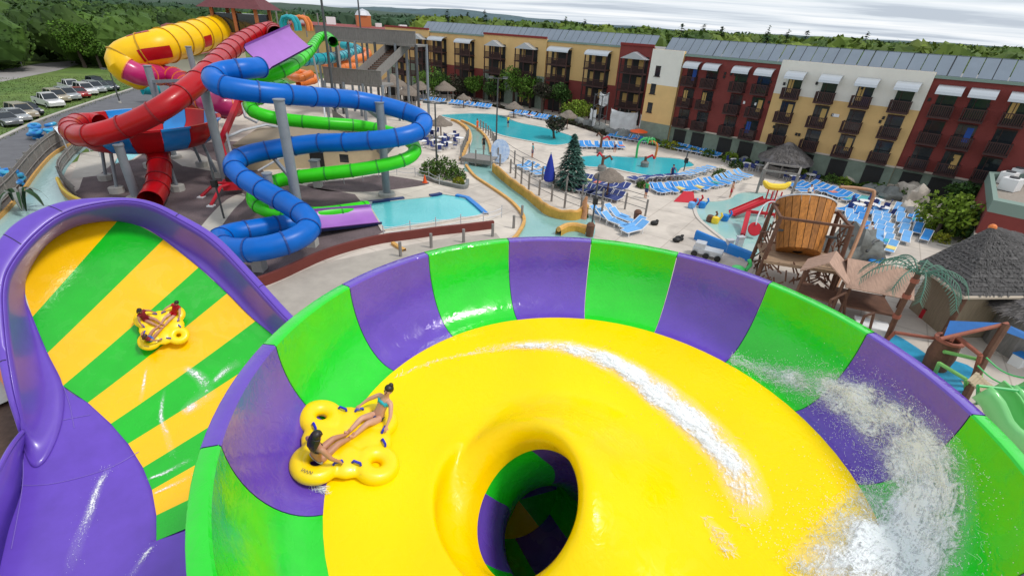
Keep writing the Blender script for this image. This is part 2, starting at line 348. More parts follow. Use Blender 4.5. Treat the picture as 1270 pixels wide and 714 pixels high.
# ---------------------------------------------------------------- far hills and woods
def hill(name, cx, cy, rx, ry, h, c, seed):
    random.seed(seed); rows = []; n = 60; m_ = 12
    for j in range(m_+1):
        u = -1+2*j/m_; row = []
        for i in range(n+1):
            t = -1+2*i/n
            z = h*max(0, 1-t*t)**.7*max(0, (1-u*u))*(1+.35*noise.noise(Vector((t*3+seed, u, 0)))+.12*noise.noise(Vector((t*14, u*3, seed))))-1
            row.append(Vector((cx+t*rx, cy+u*ry, z)))
        rows.append(row)
    struct(MB().grid(rows), name, mat(name+'_mat', c, .95, ns=.02, na=.35, bs=.05, bd=1), smooth=True)
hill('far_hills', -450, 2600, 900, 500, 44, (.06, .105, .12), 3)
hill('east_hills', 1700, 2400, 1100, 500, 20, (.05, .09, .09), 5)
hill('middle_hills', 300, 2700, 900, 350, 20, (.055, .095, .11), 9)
hill('near_hills', -700, 1150, 700, 300, 26, (.03, .06, .035), 12)
# ---------------------------------------------------------------- the big bowl slide
BX, BY, RZ = .326*5.6, 1.224*5.6, CAMZ-5.6
R_OUT, R_WALL, R_FL, Z_FL = 1.165*5.6, 6.25, .915*5.6, CAMZ-5.6-.349*5.6
def bowl_z(r):
    if r >= R_FL:
        t = min(1, (r-R_FL)/(R_WALL-R_FL)); return RZ-(RZ-Z_FL)*sqrt(max(0, 1-t*t))
    t = 1-r/R_FL
    return Z_FL-.42*t*(2-t)*.9
def bowl_pt(r, a, off=0.0):
    z = bowl_z(r); e_ = .02; sl = (bowl_z(min(R_WALL-.001, r+e_))-bowl_z(r-e_))/(2*e_); n = Vector((-sl*cos(a), -sl*sin(a), 1)).normalized()
    return Vector((BX+r*cos(a), BY+r*sin(a), z))+n*off
def ray_bowl(x, y):
    d = ray(x, y); t = 3.0; prev = None
    while t < 22:
        p = EYE+d*t; r = sqrt((p.x-BX)**2+(p.y-BY)**2)
        h = p.z-(bowl_z(r) if r < R_WALL else (RZ if r < R_WALL+.02 else -9))
        if r < R_WALL and h < 0: break
        t += .02
    return (sqrt((p.x-BX)**2+(p.y-BY)**2), atan2(p.y-BY, p.x-BX))
bowl = thing('bowl_slide', 'huge open fibreglass water slide bowl with green and purple wall panels and yellow floor', 'water slide', (BX, BY, 0))
PH = -.322; STEP = 2*pi/16
for k in range(16):
    # panel k spans boundary k to k+1; angle measured as in the survey fit: x=-cos, y=sin
    a0 = pi-(PH+k*STEP); a1 = pi-(PH+(k+1)*STEP); a0, a1 = a1+.0016, a0-.0016
    m = M['gre'] if k % 2 else M['pur']
    mb = MB(); prof = []
    for j in range(15):
        t = (pi/2)*j/14; prof.append((R_FL+(R_WALL-R_FL)*cos(t), RZ-(RZ-Z_FL)*sin(t)))
    outer = [(r+.05 if j < 12 else r, z-.05 if j > 3 else z) for j, (r, z) in enumerate(prof)][::-1]
    outer = outer[:-1]+[(R_WALL+.05, RZ-.03)]
    mb.lathe(prof+outer+[prof[0]], (BX, BY, 0), 8, a0, a1)
    p = mb.build('wall_panel', m, bowl, smooth=True)
    p['label'] = ('green' if k % 2 else 'purple')+' curved wall panel'
    mb = MB(); pf = [(R_WALL, RZ), (R_WALL+.03, RZ+.035), (R_OUT-.03, RZ+.035), (R_OUT, RZ+.01), (R_OUT, RZ-.16), (R_OUT-.02, RZ-.16), (R_OUT-.02, RZ-.0), (R_WALL+.05, RZ-.0)]
    mb.lathe(pf, (BX, BY, 0), 8, a0, a1)
    fl = mb.build('flange', m, p, smooth=True)
    for b in range(3):
        pass
# floor with the leaning drain mound
hc = Vector((.33, 5.84, 6.36)); hn = Vector((-.78, -.27, 1)).normalized(); HR = 1.27
hu = Vector((0, 1, 0)).cross(hn).normalized(); hv = hn.cross(hu)
n = 96; rows = []
fc = Vector((BX-.55, BY-.55)); FR = 2.75
for i in range(n+1):
    a = 2*pi*i/n
    rim3 = hc+(hu*cos(a)+hv*sin(a))*HR; out = (hu*cos(a)+hv*sin(a))
    row = []
    # below the lip -> lip -> mound -> floor
    row.append(rim3-hn*.35-out*.05); row.append(rim3-hn*.1-out*.02)
    ang = atan2(rim3.y-fc.y, rim3.x-fc.x) if False else atan2(out.y, out.x)
    foot = Vector((fc.x+FR*cos(ang), fc.y+FR*sin(ang), 0)); rr = sqrt((foot.x-BX)**2+(foot.y-BY)**2); foot.z = bowl_z(rr)
    inw = Vector((-cos(ang), -sin(ang), 0))
    P0, P1, P2, P3 = rim3, rim3+hn*.78+out*.5, foot+inw*(.42*(foot-rim3).length)+Vector((0, 0, .03)), foot
    for j in range(19):
        t = j/18; q = P0*(1-t)**3+P1*3*t*(1-t)**2+P2*3*t*t*(1-t)+P3*t**3; row.append(q)
    # out to the wall foot
    dirf = Vector((cos(ang), sin(ang)))
    # distance to circle R_FL
    ox, oy = foot.x-BX, foot.y-BY; bq = ox*dirf.x+oy*dirf.y; cq = ox*ox+oy*oy-R_FL**2; tt = -bq+sqrt(bq*bq-cq)
    for j in range(1, 13):
        q = Vector((foot.x+dirf.x*tt*j/12, foot.y+dirf.y*tt*j/12, 0)); rr = sqrt((q.x-BX)**2+(q.y-BY)**2); q.z = bowl_z(min(rr, R_FL)); row.append(q)
    rows.append(row)
fl = MB().grid(rows, flip=True).build('floor', M['yel'], bowl, smooth=True, ang=70)
fl.data.validate()
def skin_sheet(ob, th=.03):
    md = ob.modifiers.new('thickness', 'SOLIDIFY'); md.thickness = th; md.offset = -1
# drain tube of alternating panels
path = crom([hc-hn*.3, hc-hn*1.0, hc-hn*1.7+Vector((0, .25, -.3)), hc-hn*2.2+Vector((-.2, .7, -1.1)), hc-hn*2.6+Vector((-.6, 1.4, -1.9)), hc-hn*2.7+Vector((-1.0, 2.4, -2.6)), hc-hn*2.7+Vector((-1.4, 3.4, -3.0))], 5)
dr_cols = ['pur', 'gre', 'pur', 'gre', 'pur', 'gre']
pv = hu.copy(); rings = []
for i, p in enumerate(path):
    t = (path[min(i+1, len(path)-1)]-path[max(i-1, 0)]).normalized(); pv = (pv-t*pv.dot(t)).normalized(); w_ = t.cross(pv)
    rr = HR*1.03
    rings.append([p+(pv*cos(2*pi*k/48)+w_*sin(2*pi*k/48))*rr for k in range(48)])
for s_ in range(6):
    ks = [(s_*8+q+5) % 48 for q in range(9)]
    mb = MB().grid([[r_[k] for k in ks] for r_ in rings]); ob = mb.build('drain_panel', M[dr_cols[s_]], bowl, smooth=True)
ce = sum(rings[-1], Vector((0, 0, 0)))/48
for q, c_ in ((0, 'sgre'), (8, 'syel'), (16, 'sgre'), (24, 'syel'), (32, 'sgre'), (40, 'pur')): MB().add([ce]+[rings[-1][(q+j) % 48] for j in range(9)], [tuple([0, j+1, j+2]) for j in range(8)]).build('drain_end', M[c_], bowl)
# support columns and beams under the bowl
for a in [radians(q) for q in (10, 55, 100, 145, 190, 235, 280, 325)]:
    p = Vector((BX+5.0*cos(a), BY+5.0*sin(a), 0))
    MB().tube([p, p+Vector((0, 0, Z_FL-.25))], .18, 12).build('support_leg', M['steel'], bowl, smooth=True)
mb = MB(); mb.lathe([(5.0, Z_FL-.3), (5.25, Z_FL-.3), (5.25, Z_FL-.1), (5.0, Z_FL-.1), (5.0, Z_FL-.3)], (BX, BY, 0), 48); mb.build('ring_beam', M['steel'], bowl)
# ---------------------------------------------------------------- white water
random.seed(11)
PRO = []; _r, _s = 0.0, 0.0
while _r <= R_WALL-.0005:
    PRO.append((_s, _r)); dr_ = .02 if _r < R_WALL-.3 else .004; z0_ = bowl_z(_r); z1_ = bowl_z(min(_r+dr_, R_WALL)); _s += sqrt(dr_*dr_+(z1_-z0_)**2); _r += dr_
SMAX = PRO[-1][0]
def r_of_s(s_):
    s_ = max(0, min(SMAX-.001, s_)); lo, hi = 0, len(PRO)-1
    while hi-lo > 1:
        m_ = (lo+hi)//2
        if PRO[m_][0] <= s_: lo = m_
        else: hi = m_
    a, b = PRO[lo], PRO[hi]; return a[1]+(b[1]-a[1])*(s_-a[0])/max(1e-6, b[0]-a[0])
def s_of_r(r): 
    for s_, q in PRO:
        if q >= r: return s_
    return SMAX
def foam_mat():
    m = bpy.data.materials.new('foam_sheet'); m.use_nodes = True; N = m.node_tree.nodes; L = m.node_tree.links; b = N['Principled BSDF']
    b.inputs['Base Color'].default_value = (.95, .96, .98, 1); b.inputs['Roughness'].default_value = .5
    at = N.new('ShaderNodeAttribute'); at.attribute_name = 'dens'
    tc = N.new('ShaderNodeTexCoord'); n1 = N.new('ShaderNodeTexNoise'); n1.inputs['Scale'].default_value = 4.2; n1.inputs['Detail'].default_value = 10; n1.inputs['Roughness'].default_value = .72; n1.inputs['Distortion'].default_value = 2.2
    fa = N.new('ShaderNodeAttribute'); fa.attribute_name = 'flow'; L.new(fa.outputs['Vector'], n1.inputs[0])
    n3 = N.new('ShaderNodeTexNoise'); n3.inputs['Scale'].default_value = 9; n3.inputs['Detail'].default_value = 8; n3.inputs['Roughness'].default_value = .7; n3.inputs['Distortion'].default_value = 1.5; L.new(tc.outputs['Object'], n3.inputs[0])
    mxn = N.new('ShaderNodeMix'); mxn.data_type = 'FLOAT'; mxn.inputs[0].default_value = .45; L.new(n1.outputs[0], mxn.inputs[2]); L.new(n3.outputs[0], mxn.inputs[3])
    ct = N.new('ShaderNodeMath'); ct.operation = 'MULTIPLY_ADD'; ct.inputs[1].default_value = 2.1; ct.inputs[2].default_value = -.56; L.new(mxn.outputs[0], ct.inputs[0])
    ad = N.new('ShaderNodeMath'); ad.operation = 'ADD'; L.new(ct.outputs[0], ad.inputs[0]); L.new(at.outputs['Fac'], ad.inputs[1])
    rp = N.new('ShaderNodeMapRange'); rp.inputs[1].default_value = .98; rp.inputs[2].default_value = 1.24; rp.inputs[4].default_value = .95; L.new(ad.outputs[0], rp.inputs[0]); 
    fm = N.new('ShaderNodeMapRange'); fm.inputs[1].default_value = .12; fm.inputs[2].default_value = .7; fm.inputs[4].default_value = .13; L.new(at.outputs['Fac'], fm.inputs[0])
    mm = N.new('ShaderNodeMath'); mm.operation = 'MAXIMUM'; L.new(fm.outputs[0], mm.inputs[0]); L.new(rp.outputs[0], mm.inputs[1]); L.new(mm.outputs[0], b.inputs['Alpha'])
    bp = N.new('ShaderNodeBump'); bp.inputs['Strength'].default_value = .6; bp.inputs['Distance'].default_value = .05; L.new(mxn.outputs[0], bp.inputs['Height']); L.new(bp.outputs[0], b.inputs['Normal'])
    return m
M['foam'] = foam_mat()
M['drop'] = mat('water_drops', (.9, .93, .96), .15, spec=.6)
def foam_band(name, pts, widths, dens, label, strands=0, lift=.05, drops=0, hgt=.25, offl=(0.05, .012)):
    """pts: survey pixels on the bowl; polar coordinates are read there and the band is laid along the surface"""
    pol = []
    for (x, y) in pts:
        r, a = ray_bowl(x, y); s0 = s_of_r(min(r, R_WALL-.02)); pol.append(Vector((s0*cos(a), s0*sin(a), 0)))
    C = crom(pol, 16); nW = [widths[0]]; 
    def wid(t, arr):
        u = t*(len(arr)-1); i = min(int(u), len(arr)-2); return arr[i]+(arr[i+1]-arr[i])*(u-i)
    rows = []; dn = []
    K = 25; fl_ = []; al_ = 0
    def onb(q, off):
        r = r_of_s(sqrt(q.x*q.x+q.y*q.y)); a = atan2(q.y, q.x); return bowl_pt(min(r, R_WALL-.03), a, off)
    for i, p in enumerate(C):
        t = (C[min(i+1, len(C)-1)]-C[max(i-1, 0)]).normalized(); s_ = Vector((t.y, -t.x, 0)); wv = wid(i/(len(C)-1), widths); dv = wid(i/(len(C)-1), dens); row = []
        al_ += (p-C[i-1]).length if i else 0
        for k in range(K):
            u = -1+2*k/(K-1); q = p+s_*wv*u; fl_ += [al_*.42, u*wv*1.5, len(name)*3.1]; row.append(onb(q, offl[1]+lift*(1-u*u)*(.5+.5*noise.noise(q*3)))); e_ = (1-abs(u)**2.2)*(1.0+.4*noise.noise(q*1.7+Vector((3, 1, 0))))
            dn.append(dv*e_*min(1, 6*min(i, len(C)-1-i)/(len(C)-1)+.25))
        rows.append(row)
    mb = MB().grid(rows)
    ob = mb.build(name, M['foam'], smooth=True, ang=180)
    at = ob.data.attributes.new('dens', 'FLOAT', 'POINT'); at.data.foreach_set('value', dn)
    fa_ = ob.data.attributes.new('flow', 'FLOAT_VECTOR', 'POINT'); fa_.data.foreach_set('vector', fl_)
    tag(ob, label, 'white water', kind='stuff')
    if strands:
        sb = MB()
        for _ in range(strands):
            i = random.random(); f_ = i*(len(C)-2); j = int(f_); p = C[j].lerp(C[j+1], f_-j); t = (C[j+1]-C[j]).normalized(); s_ = Vector((t.y, -t.x, 0)); wv = wid(i, widths)
            if random.random() > wid(i, dens)*1.6+.15: continue
            u = max(-1.1, min(1.1, random.gauss(0, .45))); q = p+s_*wv*u; h0 = abs(random.gauss(0, hgt))*(1-min(1, abs(u))*.5)
            d = (t*random.uniform(.5, 1)+s_*random.gauss(0, .55)).normalized(); L_ = random.uniform(.03, .2 if random.random() < .5 else .09); ph_ = random.random()*6.28; am = random.uniform(.1, .3)
            P = []
            for e_ in range(5):
                f = e_/4; q2 = q+d*L_*f+s_*L_*am*sin(ph_+f*5)+Vector((noise.noise(q*6+Vector((f, 0, 0)))*.03, noise.noise(q*6+Vector((0, f, 9)))*.03, 0)); P.append(onb(q2, .015+h0+.03*sin(f*3+ph_)))
            rr = random.uniform(.002, .0055)*(1 if abs(u) < .8 else .6)
            sb.tube(P, [rr*.4, rr, rr*1.2, rr*.8, rr*.3], 3, caps=False)
        for _ in range(drops):
            i = random.random(); f_ = i*(len(C)-2); j = int(f_); p = C[j].lerp(C[j+1], f_-j); t = (C[j+1]-C[j]).normalized(); s_ = Vector((t.y, -t.x, 0)); wv = wid(i, widths)
            q = onb(p+s_*wv*random.gauss(0, .75), .03+abs(random.gauss(0, hgt*1.6))); sb.ball(q, random.uniform(.003, .009), 5, 3)
        s2 = sb.build('water_spray', M['drop'], ob, smooth=True, ang=180)
    if widths[len(widths)//2] > .2:
        rows2 = [[q+Vector((0, 0, .05+.05*noise.noise(q*4))) for q in r_] for r_ in rows]
        o2 = MB().grid(rows2).build('foam_crest', M['foam'], ob, smooth=True, ang=180); at = o2.data.attributes.new('dens', 'FLOAT', 'POINT'); at.data.foreach_set('value', [v*.86 for v in dn]); fa_ = o2.data.attributes.new('flow', 'FLOAT_VECTOR', 'POINT'); fa_.data.foreach_set('vector', [q_+.37 for q_ in fl_])
    return ob
foam_band('splash_water', [(905, 447), (955, 466), (1010, 480), (1060, 500), (1105, 532), (1140, 570), (1150, 615), (1128, 665), (1085, 712), (1040, 760)], [.16, .38, .52, .66, .82, .88, .95, 1.0, 1.05, 1.1], [.52, .6, .68, .74, .78, .8, .82, .84, .86, .86], 'thick churning white splash water racing along the right wall', strands=2600, lift=.12, drops=5200, hgt=.07)
foam_band('wake_water', [(590, 436), (640, 430), (700, 432), (760, 452), (815, 487), (865, 530), (905, 575), (925, 622), (915, 650)], [.1, .18, .34, .5, .6, .62, .6, .5, .3], [.4, .52, .66, .8, .84, .78, .7, .6, .42], 'curved white foam wake on the yellow floor behind the drain', strands=260, lift=.04, drops=500, hgt=.02)
foam_band('thin_wake_water', [(490, 470), (530, 452), (580, 440), (640, 432), (680, 428)], [.05, .07, .08, .08, .05], [.3, .42, .45, .45, .3], 'thin pale water streak near the top of the yellow floor', strands=120, lift=.01, hgt=.01)
foam_band('small_foam_water', [(870, 640), (890, 665), (905, 690)], [.12, .25, .2], [.3, .45, .35], 'small lace of foam low on the yellow floor', strands=120, lift=.01, hgt=.02)
foam_band('spray_patch_water', [(1085, 600), (1060, 640), (1035, 680), (1000, 730)], [.25, .45, .55, .6], [.42, .52, .58, .58], 'loose spray crossing from green wall to yellow floor at lower right', strands=600, lift=.05, drops=900, hgt=.05)
foam_band('raft_wake_water', [(385, 597), (395, 606), (405, 612)], [.06, .09, .06], [.5, .6, .4], 'small patch of foam under the near raft', strands=80, lift=.01, hgt=.02)
# ---------------------------------------------------------------- the wave wall slide at the left
WN = Vector((.41, -.44, .8)).normalized(); WP = Vector((EYE+ray(200, 405)*19.3))
def wz(x, y):
    z = WP.z-(WN.x*(x-WP.x)+WN.y*(y-WP.y))/WN.z
    k = .9; return .55+log(1+exp(max(-40, min(40, (z-.55)/k))))*k if (z-.55)/k < 30 else z
def wn(x, y):
    e_ = .05; return Vector((-(wz(x+e_, y)-wz(x-e_, y))/(2*e_), -(wz(x, y+e_)-wz(x, y-e_))/(2*e_), 1)).normalized()
def ray_w(px, py, off=0.0):
    d = ray(px, py); a, b = 4., 60.
    def h(t):
        p = EYE+d*t; return p.z-wz(p.x, p.y)-off/ max(.3, wn(p.x, p.y).z)
    t = a
    while h(t) > 0 and t < b: t += .25
    lo, hi = t-.25, t
    for _ in range(30):
        m_ = (lo+hi)/2
        if h(m_) > 0: lo = m_
        else: hi = m_
    return EYE+d*hi
wave = thing('wave_wall_slide', 'purple wave wall water slide with green and amber striped riding face', 'water slide', Vector((WP.x, WP.y, 0)))
SL = [  # stripe edges: left pixel, right pixel (right ends run on under the bowl)
 [(62, 287), (92, 272)], [(40, 393), (147, 272.6)], [(58.8, 437.6), (202.7, 297)], [(78, 478), (246.4, 331.4)], [(109, 499), (281.7, 363.7)],
 [(137.5, 525), (322, 394)], [(159, 549.8), (372, 412)], [(177.4, 579.4), (420, 425)], [(188.5, 607), (440, 462)], [(194, 638.5), (450, 515)], [(194, 670), (460, 560)]]
lefts = [[(62, 287), (44, 310), (31, 340), (30, 368), (40, 393)]]
def lerp2(a, b, t): return (a[0]+(b[0]-a[0])*t, a[1]+(b[1]-a[1])*t)
# outline of the striped face (left chain and right chain)
LC = [[(62, 287), (46, 305), (34, 330), (30, 360), (40, 393)]]; RC = [[(62, 287), (80, 276), (100, 270), (124, 269), (147, 272.6)]]
for i in range(1, 10):
    a, b = SL[i][0], SL[i+1][0]; c, d = SL[i][1], SL[i+1][1]
    if i == 1: rc = [c, (163, 276), (177, 282), (190, 289), d]
    else: rc = [lerp2(c, d, t/4) for t in range(5)]
    LC.append([lerp2(a, b, t/4) for t in range(5)]); RC.append(rc)
for i in range(10):
    rows = []
    for q in range(5):
        a, b = LC[i][q], RC[i][q]; A = ray_w(*a); B = ray_w(*b); row = []
        for j in range(17):
            p = A.lerp(B, j/16); row.append(Vector((p.x, p.y, wz(p.x, p.y))))
        rows.append(row)
    m = M['syel'] if i % 2 == 0 else M['sgre']
    ob = MB().grid(rows).build('stripe_panel', m, wave, smooth=True); ob['label'] = ('amber' if i % 2 == 0 else 'green')+' stripe across the riding face'
    if sum(p_.normal.z for p_ in ob.data.polygons) < 0: ob.data.flip_normals()
SH = []
for i in range(10):
    for q in range(5):
        a, b = LC[i][q], RC[i][q]; A = ray_w(*a); B = ray_w(*b); SH.append([Vector((A.lerp(B, j/16).x, A.lerp(B, j/16).y, wz(A.lerp(B, j/16).x, A.lerp(B, j/16).y)-.08)) for j in range(17)])
MB().grid(SH).build('under_shell', M['purw'], wave, smooth=True)
# purple floor sweeping below the stripes
RCV = [(52, 425), (78, 478), (109, 499), (137.5, 525), (159, 549.8), (177.4, 579.4), (188.5, 607), (194, 638.5), (194, 670)]
LCV = [(26, 440), (32, 478), (34, 505), (30, 535), (12, 558), (-10, 590), (-30, 630), (-55, 680), (-90, 760)]
RCV += [(320, 640), (330, 700), (340, 780)]; LCV += [(-110, 800), (-110, 860), (-110, 900)]
rows = []
def ext(ch, k=4): return [Vector((a[0], a[1], 0)) for a in ch]
RR = crom(ext(RCV[:9]), 4)+[Vector((320, 626, 0)), Vector((330, 700, 0)), Vector((340, 780, 0))]
LL = crom(ext(LCV[:9]), 4)+[Vector((-110, 800, 0)), Vector((-115, 860, 0)), Vector((-120, 900, 0))]
for a, b in zip(LL, RR):
    A, B = ray_w(a.x, a.y), ray_w(b.x, b.y); row = []
    for j in range(17):
        p = A.lerp(B, j/16); row.append(Vector((p.x, p.y, wz(p.x, p.y)-.004)))
    rows.append(row)
pf = MB().grid(rows).build('purple_floor', M['purw'], wave, smooth=True)
if pf.data.polygons[0].normal.z < 0: pf.data.flip_normals()
skin_sheet(pf, .05)
# wall: foot on the face outline, top on the lip, concave section
foot = [(30, 556), (40, 578), (54, 574), (68, 550), (78, 516), (78, 478), (58.8, 437.6), (40, 393), (30, 368), (31, 340), (44, 310), (62, 287), (92, 272), (120, 269), (147, 272.6), (177, 281), (202.7, 297), (246.4, 331.4), (281.7, 363.7), (316, 397.3), (372, 440)]
lip = [(28, 538), (27, 532), (25, 522), (22, 510), (18, 495), (13, 470), (7, 430), (3, 385), (3, 360), (8, 338), (22, 315), (42, 292), (68, 271), (100, 257.5), (148, 249.5), (184, 254), (218, 270), (262, 297), (302, 337), (351, 391), (405, 445)]
outr = [(26, 541), (24, 536), (21, 526), (17, 513), (12, 498), (5, 473), (-4, 432), (-16, 385), (-22, 355), (-18, 325), (-2, 300), (17, 279), (46, 262), (86, 249), (147, 246), (186, 250.5), (222, 266), (268, 293), (308, 333), (358, 387), (412, 441)]
lipH = [.2, .45, .75, 1.0, 1.25, 1.45, 1.6, 1.7, 1.75, 1.8, 1.8, 1.8, 1.8, 1.8, 1.75, 1.7, 1.6, 1.5, 1.45, 1.4, 1.35]
ft = crom([Vector((a, b, 0)) for a, b in foot], 5); lp = crom([Vector((a, b, 0)) for a, b in lip], 5); lh = crom([Vector((h, 0, 0)) for h in lipH], 5); ou = crom([Vector((a, b, 0)) for a, b in outr], 5)
rows = []; LIPS = []
for f_, l_, h_, o_ in zip(ft, lp, lh, ou):
    A = ray_w(f_.x, f_.y); B = ray_w(l_.x, l_.y, h_.x); nn = wn(A.x, A.y)
    side = (B-A)-nn*(B-A).dot(nn); P1 = A+side*.75
    row = []
    for j in range(9):
        t = j/8; row.append(A*(1-t)**2+P1*2*t*(1-t)+B*t*t)
    rows.append(row); LIPS.append((B, ray_w(o_.x, o_.y, h_.x-.04), nn))
wl = MB().grid(rows).build('wave_wall', M['purw'], wave, smooth=True); skin_sheet(wl, .05)
# rolled lip: flat flange then down-turned outer edge
rows = []; NL = len(LIPS)
for i, (B, O_, nn) in enumerate(LIPS):
    nn2 = (nn*.6+Vector((0, 0, .6))).normalized(); dd = (O_-B); dn_ = dd.normalized()
    rows.append([B, B+nn2*.04+dd*.08, B+dd*.5+nn2*.06, B+dd*.92+nn2*.03, O_, O_+dn_*.03-nn2*.12, O_-nn2*.5])
lf = MB().grid(rows).build('wave_lip', M['purw'], wave, smooth=True, ang=60); skin_sheet(lf, .02)
mb = MB()
for i in (28, 41, 52, 62, 80, 92):
    if i < NL:
        r_ = [rows[i][j]+LIPS[i][2]*.02 for j in (1, 2, 3, 4, 5)]; mb.tube(r_, .018, 6)
mb.build('lip_seam', M['seam'], wave)
mb = MB()
for (x, y) in [(102, 252), (150, 251)]: pass
# entry flume lip at lower left
el = crom([ray_w(28, 535, .5), ray_w(12, 556, .9), ray_w(-6, 590, 1.1), ray_w(-30, 640, 1.2), ray_w(-70, 720, 1.2)], 6)
eb = crom([ray_w(30, 540, .05), ray_w(27, 570, 0), ray_w(24, 610, 0), ray_w(8, 660, 0), ray_w(-10, 740, 0)], 6)
rows = [[a, a.lerp(b, .5)+Vector((0, 0, -.15)), b] for a, b in zip(el, eb)]
e1 = MB().grid(rows).build('flume_wall', M['purw'], wave, smooth=True); skin_sheet(e1, .04)
e2 = MB().tube(el, .07, 8).build('flume_lip', M['purw'], wave, smooth=True)
# floor seams and water streaks
mb = MB()
for ch in [[(40, 530), (80, 520), (112, 514)], [(0, 600), (60, 600), (130, 582), (172, 560)], [(78, 478), (86, 500), (92, 530)], [(27, 545), (28, 600), (14, 680)]]:
    mb.tube([ray_w(q.x, q.y, .012) for q in crom([Vector((a, b, 0)) for a, b in ch], 6)], .012, 5)
mb.build('floor_seam', mat('pale_seam', (.2, .13, .5), .5), wave)
random.seed(5); mb = MB(); SG = MB(); SD = []; SF = []
def streak(ch, w0, n_):
    C = [ray_w(q.x, q.y) for q in crom([Vector((a, b, 0)) for a, b in ch], 14)]; rows = []; w0 *= 2.2
    for i, p in enumerate(C):
        t = (C[min(i+1, len(C)-1)]-C[max(i-1, 0)]).normalized(); s_ = t.cross(wn(p.x, p.y)).normalized(); row = []; f = i/(len(C)-1)
        for k in range(11):
            u = -1+k/5; q = p+s_*w0*(.5+.7*f)*u; row.append(Vector((q.x, q.y, wz(q.x, q.y)+.02+.02*(1-u*u)))); SD.append((.40+.28*sin(pi*min(1, f*1.4)))*(1-abs(u)**1.8)*min(1, 5*f+.1, 5*(1-f)+.1)); SF.extend([i*.06, u*w0*1.5, len(ch)+w0*9])
        rows.append(row)
    SG.grid(rows)
    for _ in range(n_//3):
        i = random.randrange(len(C)-1); p = C[i]; t = (C[i+1]-C[i]).normalized(); s_ = t.cross(wn(p.x, p.y)); q = p+s_*random.gauss(0, w0*.5)+t*random.uniform(0, .2); mb.ball((q.x, q.y, wz(q.x, q.y)+.03+random.random()*.04), random.uniform(.003, .009), 5, 3)
streak([(140, 575), (124, 600), (110, 640), (98, 670), (84, 718)], .11, 500)
streak([(192, 675), (178, 692), (160, 720)], .07, 160)
streak([(182, 455), (178, 480), (174, 500)], .05, 40)
streak([(205, 480), (200, 515), (207, 540), (216, 570)], .07, 90)
streak([(225, 515), (240, 503), (258, 488)], .2, 90)
streak([(180, 596), (208, 585), (240, 568)], .07, 80)
streak([(186, 615), (212, 603), (238, 590)], .06, 60)
streak([(262, 478), (280, 460), (300, 448)], .12, 70)
streak([(225, 455), (250, 470), (262, 500)], .16, 40)
fo_ = SG.build('streak_foam', M['foam'], smooth=True, ang=180); _a = fo_.data.attributes.new('dens', 'FLOAT', 'POINT'); _a.data.foreach_set('value', SD); _a = fo_.data.attributes.new('flow', 'FLOAT_VECTOR', 'POINT'); _a.data.foreach_set('vector', SF)
tag(fo_, 'thin running foam streaks on the purple and striped slide face', 'white water', kind='stuff')
tag(mb.build('streak_water', M['drop'], smooth=True, ang=180), 'white streaks of running water on the striped slide face', 'white water', kind='stuff')
# struts below
for (x, y) in [(30, 330), (150, 262), (260, 310), (12, 470)]:
    A = ray_w(x, y); b_ = Vector((A.x, A.y, 0)); MB().tube([b_, Vector((A.x, A.y, A.z-.15))], .16, 10).build('support_leg', M['steel'], wave, smooth=True)
# ---------------------------------------------------------------- rafts and riders
def bake(ob):
    dg = bpy.context.evaluated_depsgraph_get(); dg.update(); me = bpy.data.meshes.new_from_object(ob.evaluated_get(dg)); old = ob.data
    ob.modifiers.clear(); ob.data = me; return ob
def raft_mesh(h=.80):
    mb = MB(); Rj, rn = .28, .185
    for k in range(4):
        a = k*pi/2; c = Vector((h*cos(a), h*sin(a), 0))
        mb.tube([c+Vector((Rj*cos(q*2*pi/32), Rj*sin(q*2*pi/32), 0)) for q in range(32)], rn, 16, closed=True)
        b = a+pi/4; mb.ball((h*.62*cos(b), h*.62*sin(b), 0), (.4, .4, .19), 16, 10)
        mb.ball((h*.35*cos(a), h*.35*sin(a), -.02), (.34, .34, .14), 16, 10)
    mb.ball((0, 0, -.03), (.62, .62, .13), 20, 10)
    ob = mb.build('raft_tube', M['raft'])
    r = ob.modifiers.new('r', 'REMESH'); r.mode = 'VOXEL'; r.voxel_size = .028
    s_ = ob.modifiers.new('s', 'SMOOTH'); s_.iterations = 9; s_.factor = .6
    bake(ob)
    for v_ in ob.data.vertices: v_.co.z *= .86
    ob.data.shade_smooth(); ob.data.materials.clear(); ob.data.materials.append(M['raft']); return ob
